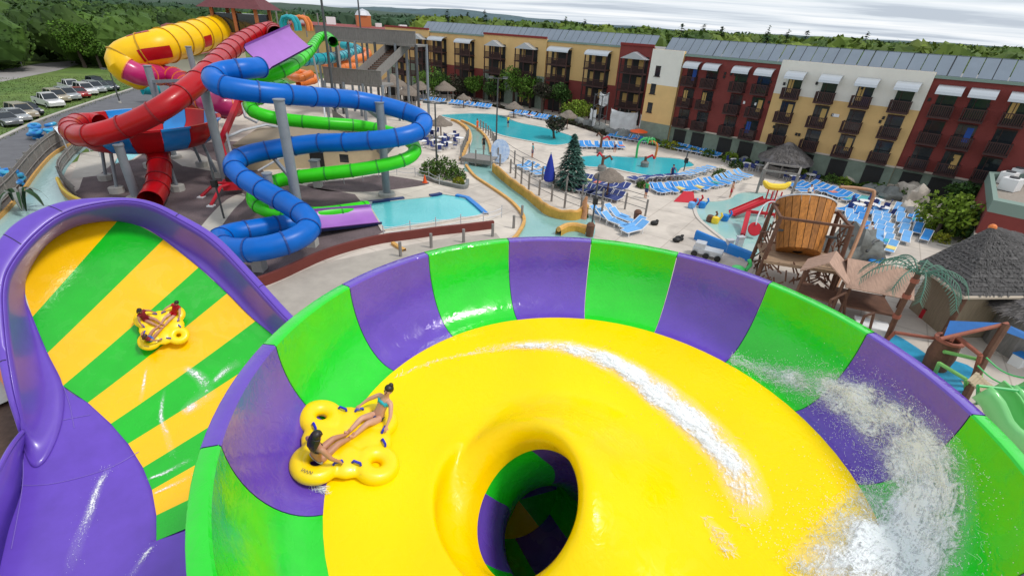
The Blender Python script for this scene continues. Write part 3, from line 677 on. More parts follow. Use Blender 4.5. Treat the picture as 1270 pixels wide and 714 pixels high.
def make_raft():
    root = thing('cloverleaf_raft', 'x', 'raft'); t = raft_mesh(); t.parent = root
    for k in range(4):
        a = k*pi/2
        for s_ in (-1, 1):
            for rad_, off in ((.60, .36), (.98, .40)):
                c = Vector((rad_*cos(a)-s_*off*sin(a), rad_*sin(a)+s_*off*cos(a), .155)); d = Vector((cos(a)+s_*.4*sin(a), sin(a)-s_*.4*cos(a), 0)).normalized()
                if rad_ > .8: c.z = .10; c = Vector((.86*cos(a)-s_*.40*sin(a), .86*sin(a)+s_*.40*cos(a), .115)) ; continue
                MB().tube([c-d*.085, c-d*.07+Vector((0, 0, .05)), c+d*.07+Vector((0, 0, .05)), c+d*.085], .026, 8).build('grab_handle', M['handle'], root, smooth=True)
    a = pi/2; mb = MB()
    for i in range(4):
        th = a+.15+i*.16; c = Vector((.8*cos(a), .8*sin(a), 0))+Vector((cos(th), sin(th), 0))*.34+Vector((0, 0, .175))
        r_ = Vector((cos(th), sin(th), 0))*.028; q_ = Vector((-sin(th), cos(th), 0))*.018; mb.tube([c-r_-q_, c+r_-q_*.4, c+r_+q_*.6, c-r_*.2+q_, c-r_+q_], .005, 4)
    mb.build('lettering', M['nav'], root)
    MB().tube([Vector((.1*cos(q*pi/8), .1*sin(q*pi/8), .075)) for q in range(16)], .012, 6, closed=True).build('floor_ring', M['raft'], root, smooth=True)
    return root
def frame(a, b, c):
    return (Matrix.Rotation(c, 3, 'Y') @ Matrix.Rotation(b, 3, 'X') @ Matrix.Rotation(a, 3, 'Z'))
def person(root_loc, Rm_, J, label, skin, hair_kind, hairm, clothes, group=None, scale=1.0, hand=True):
    """J: joints in the raft frame; the body is one skinned surface"""
    V = []; E = []; Rd = []
    def v(p, r): V.append(Vector(p)*1.0); Rd.append(r); return len(V)-1
    def e(a, b): E.append((a, b)); return b
    pel = v(J['pelvis'], .125); sp = e(pel, v(J['spine'], .112)); ch = e(sp, v(J['chest'], .135)); nb = e(ch, v(J['neck'], .055))
    hd = Vector(J['head']); nk = Vector(J['neck']); up_ = (hd-nk).normalized(); fc_ = Vector(J['face']).normalized()
    jw = e(nb, v(hd-up_*.075+fc_*.015, .062)); hm = e(jw, v(hd, .088)); e(hm, v(hd+up_*.062-fc_*.01, .070))
    for s_ in 'LR':
        sh = e(ch, v(J['sh'+s_], .06)); el = e(sh, v(J['el'+s_], .043)); wr = e(el, v(J['wr'+s_], .026))
        W_ = Vector(J['wr'+s_]); d = (W_-Vector(J['el'+s_])).normalized(); pl = e(wr, v(W_+d*.05, .034)); 
        sd_ = d.cross(Vector((0, 0, 1)));
        if sd_.length < .1: sd_ = Vector((1, 0, 0))
        sd_.normalize(); dn = d.cross(sd_)
        if dn.z > 0: dn = -dn
        if hand:
            for fi, (o_, ln) in enumerate([(-.03, .062), (-.01, .075), (.011, .070), (.031, .055)]):
                b_ = W_+d*.075+sd_*o_; f1 = e(pl, v(b_, .0105)); f2 = e(f1, v(b_+d*ln*.5+dn*.012, .0095)); e(f2, v(b_+d*ln*.7+dn*.045, .008))
            b_ = W_+d*.03+sd_*(-.04); f1 = e(pl, v(b_, .013)); e(f1, v(b_+d*.035-sd_*.02+dn*.02, .010))
        hp = e(pel, v(J['hip'+s_], .1)); kn = e(hp, v(J['kn'+s_], .064)); md = Vector(J['kn'+s_]).lerp(Vector(J['an'+s_]), .35)
        cf = e(kn, v(md, .058)); an = e(cf, v(J['an'+s_], .038)); e(an, v(J['to'+s_], .028))
        hl = Vector(J['an'+s_])-(Vector(J['to'+s_])-Vector(J['an'+s_]))*.25; e(an, v(hl, .03))
    me = bpy.data.meshes.new('body'); me.from_pydata(V, E, []); ob = bpy.data.objects.new('body', me); COL.objects.link(ob)
    sk = ob.modifiers.new('Skin', 'SKIN'); sk.use_smooth_shade = True; sk.branch_smoothing = .4
    if not me.skin_vertices: me.skin_vertices.new()
    for i, r in enumerate(Rd): me.skin_vertices[0].data[i].radius = (r, r); me.skin_vertices[0].data[i].use_root = (i == 0)
    ss = ob.modifiers.new('S', 'SUBSURF'); ss.levels = 2; ss.render_levels = 2
    bake(ob); ob.data.materials.clear(); ob.data.materials.append(M[skin]); ob.data.shade_smooth()
    root = thing('person', label, 'person', root_loc, group=group); root.matrix_world = Matrix.Translation(root_loc) @ Rm_.to_4x4() @ Matrix.Scale(scale, 4)
    ob.parent = root
    # hair
    up_ = up_.normalized(); rgt = fc_.cross(up_).normalized(); fr = up_.cross(rgt).normalized(); B3 = Matrix((rgt, fr, up_)).transposed()
    hb = MB(); c = hd+up_*.03-fr*.022; rad = (.098, .108, .105)
    rows = []
    for j in range(9):
        t = pi*.62*j/8; row = []
        for i in range(21):
            a = 2*pi*i/20; z_ = cos(t); q = Vector((rad[0]*sin(t)*cos(a), rad[1]*sin(t)*sin(a), rad[2]*z_))
            if sin(a) > .3 and j > 5: q = q*.86+Vector((0, -.0, .02))
            q *= 1+.05*noise.noise(q*40); row.append(c+B3 @ q)
        rows.append(row)
    hb.grid(rows)
    if hair_kind == 'bun': hb.ball(hd+up_*.115-fr*.06, .055, 10, 8)
    if hair_kind == 'long':
        for s_ in range(14):
            a = (s_/13-.5)*2.6; st = hd+B3 @ Vector((.09*sin(a), -.085*cos(a)-.01, .0)); mid = st+B3 @ Vector((.01*sin(a), -.03, -.12)); en = Vector(J['neck'])+B3 @ Vector((.085*sin(a), -.10, -.10+random.uniform(-.04, .03)))
            hb.tube(crom([st, mid, en], 4), [.032]*4+[.028]*3+[.022, .008], 7)
    if hair_kind == 'tail':
        hb.tube(crom([hd+up_*.05-fr*.1, hd-fr*.15-up_*.02, hd-fr*.13-up_*.14, hd-fr*.11-up_*.22], 4), [.035]*5+[.03]*4+[.025, .02, .015, .006], 8)
    hob = hb.build('hair', M[hairm], smooth=True, ang=180); hob.parent = root
    # face: eyes, brows, nose, mouth
    fb = MB(); nb_ = MB(); mo = MB(); ey = hd+B3 @ Vector((0, .082, .0))
    for s_ in (-1, 1): fb.ball(hd+B3 @ Vector((s_*.033, .078, .005)), .011, 8, 6); fb.tube([hd+B3 @ Vector((s_*.018, .084, .024)), hd+B3 @ Vector((s_*.034, .085, .029)), hd+B3 @ Vector((s_*.05, .076, .024))], .004, 5)
    nb_.ball(hd+B3 @ Vector((0, .093, -.015)), (.011, .014, .02), 8, 6, B3)
    for s_ in (-1, 1): nb_.ball(hd+B3 @ Vector((s_*.088, -.0, -.005)), (.01, .018, .027), 8, 6, B3)
    mo.ball(hd+B3 @ Vector((0, .078, -.046)), (.022, .012, .007), 8, 6, B3)
    fo = fb.build('eyes', M['hair'], smooth=True); fo.parent = root
    no = nb_.build('nose', M[skin], smooth=True); no.parent = root
    mo_ = mo.build('mouth', M['dkred'], smooth=True); mo_.parent = root
    # clothing: shell over the body surface
    for (nm, mm, test) in clothes:
        bm = bmesh.new(); bm.from_mesh(ob.data); bm.normal_update()
        dele = [f for f in bm.faces if not test(f.calc_center_median())]
        bmesh.ops.delete(bm, geom=dele, context='FACES'); bm.normal_update()
        if not bm.verts: bm.free(); continue
        for vv in bm.verts: vv.co += vv.normal*.009
        m2 = bpy.data.meshes.new(nm); bm.to_mesh(m2); bm.free(); m2.materials.clear(); m2.materials.append(M[mm]); co = bpy.data.objects.new(nm, m2); COL.objects.link(co); co.parent = root
        sol = co.modifiers.new('t', 'SOLIDIFY'); sol.thickness = .008; sol.offset = 1
    return root
def seat_pose(phi, lean=.14, arms='wide', yaw=0.0, kneeh=.30, reach=(.0, .0), headback=0, spread=.09, size=1.0):
    """joints for someone sitting in the lobe at angle phi, legs towards the middle"""
    u = Vector((cos(phi), sin(phi), 0)); s_ = Vector((-sin(phi), cos(phi), 0)); z = Vector((0, 0, 1))
    def P(a, b, c): return u*a+s_*b+z*c
    hip = .80
    J = dict(pelvis=P(hip, 0, .12), spine=P(hip+lean*.45, 0, .29), chest=P(hip+lean*.95, 0, .48), neck=P(hip+lean*1.3, 0, .66), head=P(hip+lean*1.25-headback*-.05, 0, .82))
    J['face'] = (-u*cos(yaw)+s_*sin(yaw)-z*(.15))
    for nme, k in (('L', 1), ('R', -1)):
        J['sh'+nme] = P(hip+lean*1.1, .165*k, .585)
        J['hip'+nme] = P(hip-.05, .085*k, .13); J['kn'+nme] = P(hip-.43, (spread+.02)*k, kneeh); J['an'+nme] = P(hip-.78, (spread*.95)*k, .14); J['to'+nme] = P(hip-.87, (spread*1.05)*k, .25)
        hx, hy, hz = .60, .39, .24
        J['wr'+nme] = P(hx+.03, (hy+.0)*k, hz+.03); J['el'+nme] = P(hip-.03, .33*k, .40)
    return J
ra = Proto(make_raft)
def place_raft(C, ang, sc, label):
    o = ra.put(C, 0, label); R3 = frame(*ang)
    o.matrix_world = Matrix.Translation(C) @ R3.to_4x4() @ Matrix.Scale(sc, 4); return o, R3
# near raft: solved centre and attitude
near_c = EYE+(Vector((-3.18, 6.975, 6.56))-EYE)*(9.5/9.8)
near_r, R3 = place_raft(near_c, (2.62, .002, .27), .975, 'yellow cloverleaf raft carrying two riders along the purple wall of the big bowl')
def boxsel(J, key, rad, axis=None, zr=None):
    c = Vector(J[key]); return lambda p: (p-c).length < rad
def torso_between(A, B, r):
    A = Vector(A); B = Vector(B); d = B-A; L2 = d.length_squared
    def f(p):
        t = (p-A).dot(d)/L2; return 0 <= t <= 1 and (p-(A+d*t)).length < r
    return f
# woman on the right lobe (angle 3*pi/2), aqua top, bun
J = seat_pose(3*pi/2, lean=.10, spread=.07)
J['elR'] = J['elR']+Vector((0, 0, .02))
person(near_c, R3, J, 'person in aqua bikini top with hair bun seated on the right of the near raft', 'skin2', 'bun', 'hair',
       [('bikini_top', 'aqua', torso_between(J['chest'], J['chest'] + (J['neck']-J['chest'])*.45, .155)), ('bikini_bottom', 'navy', torso_between(J['pelvis']-Vector((0, 0, .08)), J['pelvis']+(J['spine']-J['pelvis'])*.4, .15))], 'riders on the near raft', .975)
J = seat_pose(pi/2, lean=.06, spread=.06, kneeh=.27)
person(near_c, R3, J, 'long haired person in dark strapped bikini seated at the lower left of the near raft', 'skin', 'long', 'hair',
       [('bikini_top', 'black', torso_between(J['chest'], J['chest'] + (J['neck']-J['chest'])*.35, .155)), ('bikini_bottom', 'wswim', torso_between(J['pelvis']-Vector((0, 0, .08)), J['pelvis']+(J['spine']-J['pelvis'])*.35, .15))], 'riders on the near raft', .975)
fs = .83
far_c = DP(202, 405.5, 19.3)
far_c = EYE+(Vector((-16.619, 18.712, .621))-EYE)*(18.9/22.95)
far_r, F3 = place_raft(far_c, (3.0853, .4572, .4783), fs, 'yellow cloverleaf raft carrying three riders high on the striped wave wall')
def whole_torso(J): return torso_between(J['pelvis'], J['neck'], .2)
J = seat_pose(0, lean=.1)
person(far_c, F3, J, 'person in maroon swimsuit with long black hair, upper left of the far raft', 'skin', 'long', 'hair', [('swimsuit', 'dkred', whole_torso(J))], 'riders on the far raft', fs, hand=True)
J = seat_pose(3*pi/2, lean=.2)
person(far_c, F3, J, 'person in bright red swim shirt leaning back at the upper right of the far raft', 'skin2', 'short', 'hair', [('swim_shirt', 'red', whole_torso(J))], 'riders on the far raft', fs)
J = seat_pose(pi/2, lean=.08)
person(far_c, F3, J, 'person in red top and blue shorts at the lower left of the far raft', 'skin', 'tail', 'hairb', [('swim_top', 'dkred', torso_between(J['spine'], J['neck'], .2)), ('shorts', 'bplastic', torso_between(J['pelvis']-Vector((0, 0, .1)), J['spine'], .2))], 'riders on the far raft', fs)
ROLLA = -.75
# ---------------------------------------------------------------- tube slides
RING = {}
def ring_at(parent, p, t, r, m, w_=.10, name='joint_flange'):
    key = (round(r, 2), m.name)
    if key not in RING:
        me_o = MB().lathe([(r, -w_/2), (r*1.07, -w_/2), (r*1.07, w_/2), (r, w_/2)], (0, 0, 0), 20)
        ob = me_o.build(name, m); COL.objects.unlink(ob); RING[key] = ob.data
    ob = bpy.data.objects.new(name, RING[key]); COL.objects.link(ob); ob.parent = parent
    ob.location = Vector(p)-Vector(parent.location); ob.rotation_euler = Vector(t).to_track_quat('Z', 'Y').to_euler(); return ob
def tube_slide(name, label, ctrl, r, m, rm, seg=2.2, loc=None, n=20, cat='water slide', part='tube'):
    P = crom([G(*c) for c in ctrl], 8); P = resample(P, .4)
    root = thing(name, label, cat, loc or Vector((P[0].x, P[0].y, 0)))
    rs = r if not isinstance(r, tuple) else [r[0]+(r[1]-r[0])*i/(len(P)-1) for i in range(len(P))]
    MB().tube(P, rs, n, caps=False).build(part, m, root, smooth=True)
    k = max(1, round(seg/.4))
    for i in range(0, len(P), k):
        t = P[min(i+1, len(P)-1)]-P[max(i-1, 0)]; rr = rs[i] if isinstance(rs, list) else r
        ring_at(root, P[i], t, rr, rm)
    return root, P
bd = mat('dark_blue_joint', (.005, .05, .25), .4); rd = mat('dark_red_joint', (.22, .008, .012), .4); gd = mat('dark_green_joint', (.02, .28, .02), .4)
BL = [(322, 84, 10.3), (300, 86, 10.3), (275, 90, 10.1), (264, 98, 9.8), (276, 107, 9.5), (310, 113, 9.2), (350, 117, 8.9), (400, 121, 8.4), (440, 124, 8.0), (480, 132, 7.5), (515, 143, 6.9), (526, 152, 6.5), (518, 163, 6.1), (490, 171, 5.8), (440, 176, 5.4), (390, 178, 5.1), (340, 185, 4.7), (305, 193, 4.4), (290, 203, 4.1), (296, 216, 3.8), (325, 235, 3.4), (355, 252, 3.0), (380, 270, 2.6), (382, 285, 2.3), (360, 299, 2.1), (320, 309, 1.9), (285, 309, 1.7), (272, 300, 1.5), (285, 291, 1.3), (320, 284, 1.15), (352, 279, 1.0), (372, 277, .9)]
blue_s, BP = tube_slide('tube_slide', 'long bright blue enclosed tube slide winding down in wide loops', BL, .70, M['blue'], bd, 2.1)
# open troughs at both ends of the blue slide
def trough(parent, A, B, w0, m, dm, hgt=.5, name='open_chute', sag=0., roll=0.):
    P = [A.lerp(B, i/10)-Vector((0, 0, sag*sin(pi*i/10))) for i in range(11)]; d = (B-A).normalized(); s_ = d.cross(Vector((0, 0, 1))).normalized(); up_ = s_.cross(d); Rr = Matrix.Rotation(roll, 3, d); s_ = Rr @ s_; up_ = Rr @ up_
    prof = [(-w0, hgt*.55), (-w0*.97, hgt*.2), (-w0*.75, 0), (0, -.04), (w0*.75, 0), (w0*.97, hgt*.2), (w0, hgt*.55)]
    rows = [[p+s_*a+up_*b for a, b in prof] for p in P]; o = MB().grid(rows).build(name, m, parent, smooth=True)
    rows = [[p+s_*a*1.04+up_*(b-.07) for a, b in prof] for p in P]; MB().grid(rows, flip=True).build('chute_shell', dm, parent, smooth=True); return o
trough(blue_s, G(372, 47, 12.0), G(318, 74, 10.6), 1.15, M['lil'], M['nav'], .8, roll=ROLLA)
trough(blue_s, G(385, 277, .9), G(466, 269, .35), 1.0, M['lil'], M['nav'], .8, roll=.45)
GR = [(413, 52, 11.2), (405, 45, 11.4), (395, 48, 11.2), (382, 65, 10.5), (362, 82, 9.8), (335, 93, 9.2), (305, 97, 8.8), (294, 100, 8.5), (305, 106, 8.2), (335, 109, 8.0), (352, 106, 7.9), (352, 116, 7.6), (325, 121, 7.2), (310, 129, 6.9), (318, 140, 6.6), (350, 148, 6.1), (400, 153, 5.8), (450, 157, 5.4), (495, 168, 4.9), (514, 182, 4.5), (508, 195, 4.1), (480, 204, 3.7), (440, 211, 3.3), (390, 217, 2.9), (345, 224, 2.4), (318, 238, 2.0), (318, 253, 1.6), (345, 264, 1.3), (400, 265, 1.0), (456, 257, .7)]
tube_slide('tube_slide', 'slim lime green enclosed tube slide threaded through the blue loops', GR, .52, M['lime'], gd, 1.9)
RD = [(343, 44, 11.6), (336, 37, 11.9), (315, 43, 11.5), (290, 58, 10.7), (262, 85, 9.6), (235, 110, 8.6), (200, 135, 7.5), (160, 155, 6.4), (120, 167, 5.7), (98, 168, 5.3), (88, 160, 5.1), (96, 153, 4.95), (112, 151, 4.85), (124, 153, 4.75)]
tube_slide('tube_slide', 'wide red enclosed tube slide dropping into the red and blue bowl', RD, (.88, .74), M['red'], rd, 2.6)
YL = [(298, 33, 11.6), (270, 38, 11.1), (235, 48, 10.3), (200, 58, 9.6), (172, 66, 8.9), (156, 74, 8.2), (158, 84, 7.4), (172, 90, 6.8)]
yroot, YP = tube_slide('tube_slide', 'giant golden yellow ribbed tube slide with red patches at the upper left', YL, (1.85, 1.85), M['ygd'], mat('golden_joint', (.5, .28, .01), .5), 2.6, n=28)
def near_i(q): 
    g_ = G(*q); return min(range(len(YP)), key=lambda i: (YP[i]-g_).length)
for (i0, a0) in [(near_i((240, 47, 10.4))-4, 4.15), (near_i((178, 66, 9.0))-4, 4.15), (near_i((280, 36, 11.2)), 6.1), (near_i((205, 57, 9.8)), 6.0), (near_i((157, 82, 7.6))-3, 4.6)]:
    # red insert panels lying on the tube skin
    if i0+9 >= len(YP) or i0 < 1: continue
    rows = []
    for i in range(i0, i0+6):
        t = (YP[i+1]-YP[i-1]).normalized(); a = (Vector((0, 0, 1))-t*t.z).normalized(); b = t.cross(a); row = []
        rr = 1.85+.03
        for k in range(7):
            q = a0+k*.12; row.append(YP[i]+(a*cos(q)+b*sin(q))*rr)
        rows.append(row)
    MB().grid(rows).build('red_insert', M['red'], yroot, smooth=True)
tube_slide('tube_slide', 'magenta and orange tube slide curling under the yellow one', [(158, 86, 7.6), (175, 93, 7.0), (200, 93, 6.6), (225, 100, 6.2), (245, 118, 5.6), (262, 128, 5.2), (290, 132, 4.8)], 1.15, M['mag'], M['ora'], 2.6)
tube_slide('tube_slide', 'low red and pink tube slide passing behind the grey column', [(225, 122, 4.4), (250, 130, 4.1), (280, 137, 3.8), (300, 128, 3.6), (285, 118, 3.9)], .9, M['red'], M['mag'], 2.4)
tube_slide('tube_slide', 'teal enclosed tube slide behind the wooden landing', [(355, 76, 8.4), (385, 74, 8.2), (410, 72, 8.0), (430, 68, 7.8), (445, 62, 7.9), (425, 56, 8.4)], .75, M['teal'], M['nav'], 2.4)
tube_slide('tube_slide', 'orange enclosed tube slide in two loops behind the wooden landing', [(425, 58, 8.0), (445, 63, 7.6), (456, 66, 7.3), (450, 72, 7.0), (425, 76, 6.8), (405, 78, 6.6), (415, 84, 6.2), (440, 84, 5.9)], .75, M['ora'], M['ora'], 2.4)
tube_slide('tube_slide', 'orange coils of a children slide under the wooden landing', [(385, 92, 5.0), (372, 97, 4.6), (360, 94, 4.3), (372, 90, 4.0), (392, 98, 3.6), (370, 104, 3.2)], .6, M['ora'], M['ora'], 2.2)
tube_slide('tube_slide', 'short turquoise tube mouth on the parking lot side', [(176, 108, 2.4), (184, 108.5, 2.3), (198, 109, 2.2)], 1.1, M['teal'], M['teal'], 2.2)
for (x, lab, c) in [(359, 'turquoise arched entry hoop at the top of the purple chute', 'teal'), (374, 'orange arched entry hoop at the top of the purple chute', 'ora')]:
    p = G(x, 38, 12.2); t = thing('entry_hoop', lab, 'slide entrance', p)
    for dy in (0, .9): MB().tube([p+Vector((-.75, dy, 0)), p+Vector((-.75, dy, .7)), p+Vector((-.5, dy, 1.15)), p+Vector((0, dy, 1.3)), p+Vector((.5, dy, 1.15)), p+Vector((.75, dy, .7)), p+Vector((.75, dy, 0))], .22, 8).build('hoop', M[c], t, smooth=True)
# red and blue striped bowl
sc_ = G(180, 147, 5.3)
sb = thing('striped_bowl_slide', 'red and blue panelled bowl slide on grey legs beside the parking lot', 'water slide', (sc_.x, sc_.y, 0))
for k in range(16):
    a0 = 2*pi*k/16+.004; a1 = 2*pi*(k+1)/16-.004; z0 = 5.3
    prof = [(1.2, z0-2.3), (3.0, z0-2.15), (4.1, z0-1.8), (4.75, z0-1.1), (5.0, z0)]
    pr2 = [(5.25, z0+.02), (5.25, z0-.14), (5.05, z0-.16), (4.85, z0-1.2), (4.2, z0-1.92), (3.0, z0-2.28), (1.2, z0-2.42), (1.2, z0-2.3)]
    MB().lathe([(r*1.1, z) for r, z in prof+pr2], (sc_.x, sc_.y, 0), 4, a0, a1).build('bowl_panel', M['red'] if k % 2 else M['blue2'], sb, smooth=True)
MB().lathe([(.6, 2.6), (1.25, 2.8)], (sc_.x, sc_.y, 0), 32).build('bowl_floor', M['mag'], sb, smooth=True)
for k in range(6):
    a = k*pi/3+.3; p = Vector((sc_.x+3.9*cos(a), sc_.y+3.9*sin(a), 0)); MB().tube([p+Vector((cos(a), sin(a), 0))*.6, p+Vector((0, 0, 3.2))], .13, 10).build('support_leg', M['steel'], sb, smooth=True)
    MB().prism([(p.x+cos(a)*.6+.55*cos(q*pi/4), p.y+sin(a)*.6+.55*sin(q*pi/4)) for q in range(8)], 0, .5).build('footing', M['conc'], sb)
P = crom([G(195, 178, 3.6), G(196, 190, 3.0), G(198, 205, 2.3), G(197, 222, 1.5), G(194, 236, .95), G(186, 250, .8)], 6)
MB().tube(P, .85, 20, caps=False).build('drop_tube', M['red'], sb, smooth=True)
for i in (0, 6, 12, 18, 24): ring_at(sb, P[i], P[min(i+1, len(P)-1)]-P[max(0, i-1)], .85, rd)
# support columns with arms
def column(base, ztop, r, label, arms=(), foot=True, m='steel', lean=None):
    b = G(*base); t = thing('support_column', label, 'support column', b)
    top = Vector((b.x, b.y, ztop))
    MB().tube([b, top], r, 14).build('column_shaft', M[m], t, smooth=True)
    MB().lathe([(r, ztop-.03), (r*1.15, ztop-.03), (r*1.15, ztop+.04), (0, ztop+.04)], (b.x, b.y, 0), 14).build('cap_plate', M[m], t)
    if foot: MB().lathe([(r*2.2, 0), (r*2.2, .28), (r*2.0, .34), (r*.9, .34)], (b.x, b.y, 0), 16).build('footing', M['conc'], t)
    for (px, py, z, za) in arms:
        e_ = G(px, py, z); MB().bar(Vector((b.x, b.y, za)), e_, .2, .28).build('arm', M[m], t)
column((480, 243), 7.9, .34, 'tall grey steel column beside the rectangular slide pool', [(440, 124, 7.2, 6.6), (500, 168, 4.2, 3.6)])
column((374, 283), 9.0, .34, 'tall thick grey steel column in the middle of the blue loops', [(350, 117, 8.1, 7.6), (330, 185, 4.1, 3.6)])
column((283, 232), 8.9, .36, 'leaning looking grey steel column under the left bend of the blue slide', [(276, 107, 8.6, 8.0)])
column((216, 196), 8.8, .33, 'grey steel column between the yellow and red slides', [(235, 100, 8.0, 7.4)])
column((170, 248), 4.4, .32, 'slim grey column in front of the striped bowl', [(160, 155, 5.4, 4.0)])
column((262, 172), 10.0, .3, 'grey steel column under the yellow slide upper end', [(235, 48, 7.6, 9.2)])
column((345, 285), 4.2, .3, 'short grey column standing inside the lowest blue loop', [(355, 252, 2.2, 1.6)], foot=False)
for i, (b, z, lab) in enumerate([((323, 335), 1.1, 'under the lowest bend of the blue slide'), ((388, 305), 2.0, 'under the right bend of the blue slide'), ((395, 232), 2.4, 'under the lime slide near the gravel'), ((340, 262), 1.5, 'behind the diagonal run of the blue slide'), ((455, 262), .6, 'at the end of the lime slide')]):
    b_ = G(*b); t = thing('concrete_pier', 'pale square concrete pier '+lab, 'pier', b_); MB().box(b_+Vector((0, 0, z/2)), (.65, .65, z)).build('shaft', M['conc'], t); MB().box(b_+Vector((0, 0, z+.06)), (.8, .8, .12)).build('saddle', M['steel'], t)
# pipework by the tower
def pipe_thing(name, label, cat, pts, r, m, n=8, loc=None):
    P = [G(*q) for q in pts]; t = MB().tube(P, r, n).build(name, m, smooth=True, org=(P[-1].x, P[-1].y, 0)); return tag(t, label, cat)
pipe_thing('feed_pipe', 'pale feed pipe bending over the green tube top', 'pipe', [(408, 53, 11.), (415, 51, 11.), (419, 55, 10.9), (422, 82, 7.0), (424, 110, 3.0), (425, 135, 0)], .14, M['galv'])
pipe_thing('feed_pipe', 'pale pipe rising beside the green slide', 'pipe', [(388, 68, 9.0), (395, 100, 5.5), (402, 135, 2.0), (405, 160, 0)], .13, M['galv'])
pipe_thing('feed_pipe', 'long pale pipe crossing under the blue slide', 'pipe', [(282, 170, 2.8), (300, 162, 2.9), (330, 155, 3.0), (345, 158, 2.6)], .14, M['galv'])
pipe_thing('feed_pipe', 'cranked pale pipe left of the green bend', 'pipe', [(299, 122, 5.0), (304, 145, 3.8), (318, 152, 3.4), (322, 146, 3.5)], .13, M['galv'])
pipe_thing('brace_pipe', 'pale diagonal brace in front of the beige pump house', 'pipe', [(320, 212, 1.0), (348, 196, 2.0), (400, 186, 2.6)], .1, M['galv'])
# ---------------------------------------------------------------- slide tower of weathered wood
tw = thing('slide_tower', 'weathered grey wooden slide tower with long walkway, stairs and lower landing', 'tower', G(470, 205))
def deck_band(px0, px1, z, hgt, name, dep=3.0, zt=None):
    """planked parapet from one survey pixel to another with a deck behind it"""
    A = G(px0[0], px0[1], z); B = G(px1[0], px1[1], z); d = (B-A).normalized(); nn = Vector((d.y, -d.x, 0))
    if nn.dot(A) < 0: nn = -nn
    MB().box((A+B)/2+nn*dep/2-Vector((0, 0, .15)), ((B-A).length, dep, .25), atan2(d.y, d.x)).build('deck', M['wood'], tw)
    mb = MB(); L_ = (B-A).length; k = int(L_/.22)
    for i in range(k):
        mb.box(A.lerp(B, (i+.5)/k)+Vector((0, 0, hgt/2)), (.2, .05, hgt*(1+.0*random.random())), atan2(d.y, d.x))
    mb.build('parapet_boards', M['wood'], tw)
    MB().box((A+B)/2+Vector((0, 0, hgt+.05)), (L_, .16, .09), atan2(d.y, d.x)).build('top_rail', M['wood'], tw)
    return A, B, nn
A, B, nn = deck_band((392, 47), (516, 56), 10.6, 1.6, 'walkway', 3.2)
for i in range(6):
    p = A.lerp(B, i/5); MB().tube([Vector((p.x, p.y, 0)), Vector((p.x, p.y, 10.6))], .2, 8).build('post', M['dsteel' if i % 2 else 'steel'], tw, smooth=True)
    p = p+nn*3; MB().tube([Vector((p.x, p.y, 0)), Vector((p.x, p.y, 10.6))], .2, 8).build('post', M['steel'], tw, smooth=True)
C_, D_, n2 = deck_band((402, 100), (474, 106), 6.6, 1.5, 'landing', 3.2)
for i in range(4):
    p = C_.lerp(D_, i/3); MB().tube([Vector((p.x, p.y, 0)), Vector((p.x, p.y, 6.6))], .2, 8).build('post', M['steel'], tw, smooth=True)
# stairs between the two levels with boarded sides
S0 = G(456, 97, 6.7); S1 = G(503, 52, 10.7); d = (S1-S0); hd_ = Vector((d.x, d.y, 0)).normalized(); sd_ = Vector((hd_.y, -hd_.x, 0))
for s_, nm in ((-1, 'stair_side'), (1, 'stair_side')):
    o_ = sd_*s_*1.3; MB().grid([[S0+o_-Vector((0, 0, .3)), S0+o_+Vector((0, 0, 1.1))], [S1+o_-Vector((0, 0, .3)), S1+o_+Vector((0, 0, 1.1))]]).build(nm, M['wood'], tw)
mb = MB()
for i in range(20):
    p = S0.lerp(S1, (i+.5)/20); mb.box(p, (.4, 2.5, .08), atan2(hd_.y, hd_.x))
mb.build('treads', M['wood2'], tw)
MB().grid([[S0-sd_*1.3-Vector((0, 0, .2)), S0+sd_*1.3-Vector((0, 0, .2))], [S1-sd_*1.3-Vector((0, 0, .2)), S1+sd_*1.3-Vector((0, 0, .2))]]).build('stringer', M['wood'], tw)
# lower ramp wall by the pump house
ph = G(440, 214); pump = thing('pump_house', 'low beige pump house with dark doorway behind the lime slide', 'building', ph)
q = [G(300, 212), G(478, 205), G(470, 186), G(330, 190)]
MB().prism([(p.x, p.y) for p in q], 0, 2.4).build('wall', mat('beige_stucco', (.5, .4, .26), .85, ns=1, na=.12), pump)
MB().prism([(p.x, p.y) for p in [G(296, 213), G(482, 206), G(472, 184), G(326, 188)]], 2.4, 2.6).build('roof', mat('tan_roof', (.3, .24, .17), .85), pump)
a = G(397, 211); MB().box(a+Vector((0, -.35, 1.0)), (1.4, .1, 1.9), -.05).build('doorway', M['black'], pump)
a = G(430, 210); MB().box(a+Vector((0, -.35, 1.2)), (.9, .1, .8), -.05).build('window', M['glass'], pump)
rp = thing('wooden_ramp', 'long grey boarded ramp rising behind the lime slide', 'ramp', G(450, 192))
A = G(418, 187); B = G(476, 208)
MB().grid([[A+Vector((0, 0, 3.2)), A+Vector((0, 0, 4.6))], [B+Vector((0, 0, 1.2)), B+Vector((0, 0, 2.6))]]).build('boarded_side', M['wood'], rp)
MB().grid([[A+Vector((0, 2, 3.2)), A+Vector((0, 0, 3.2))], [B+Vector((0, 2, 1.2)), B+Vector((0, 0, 1.2))]]).build('ramp_deck', M['wood'], rp)
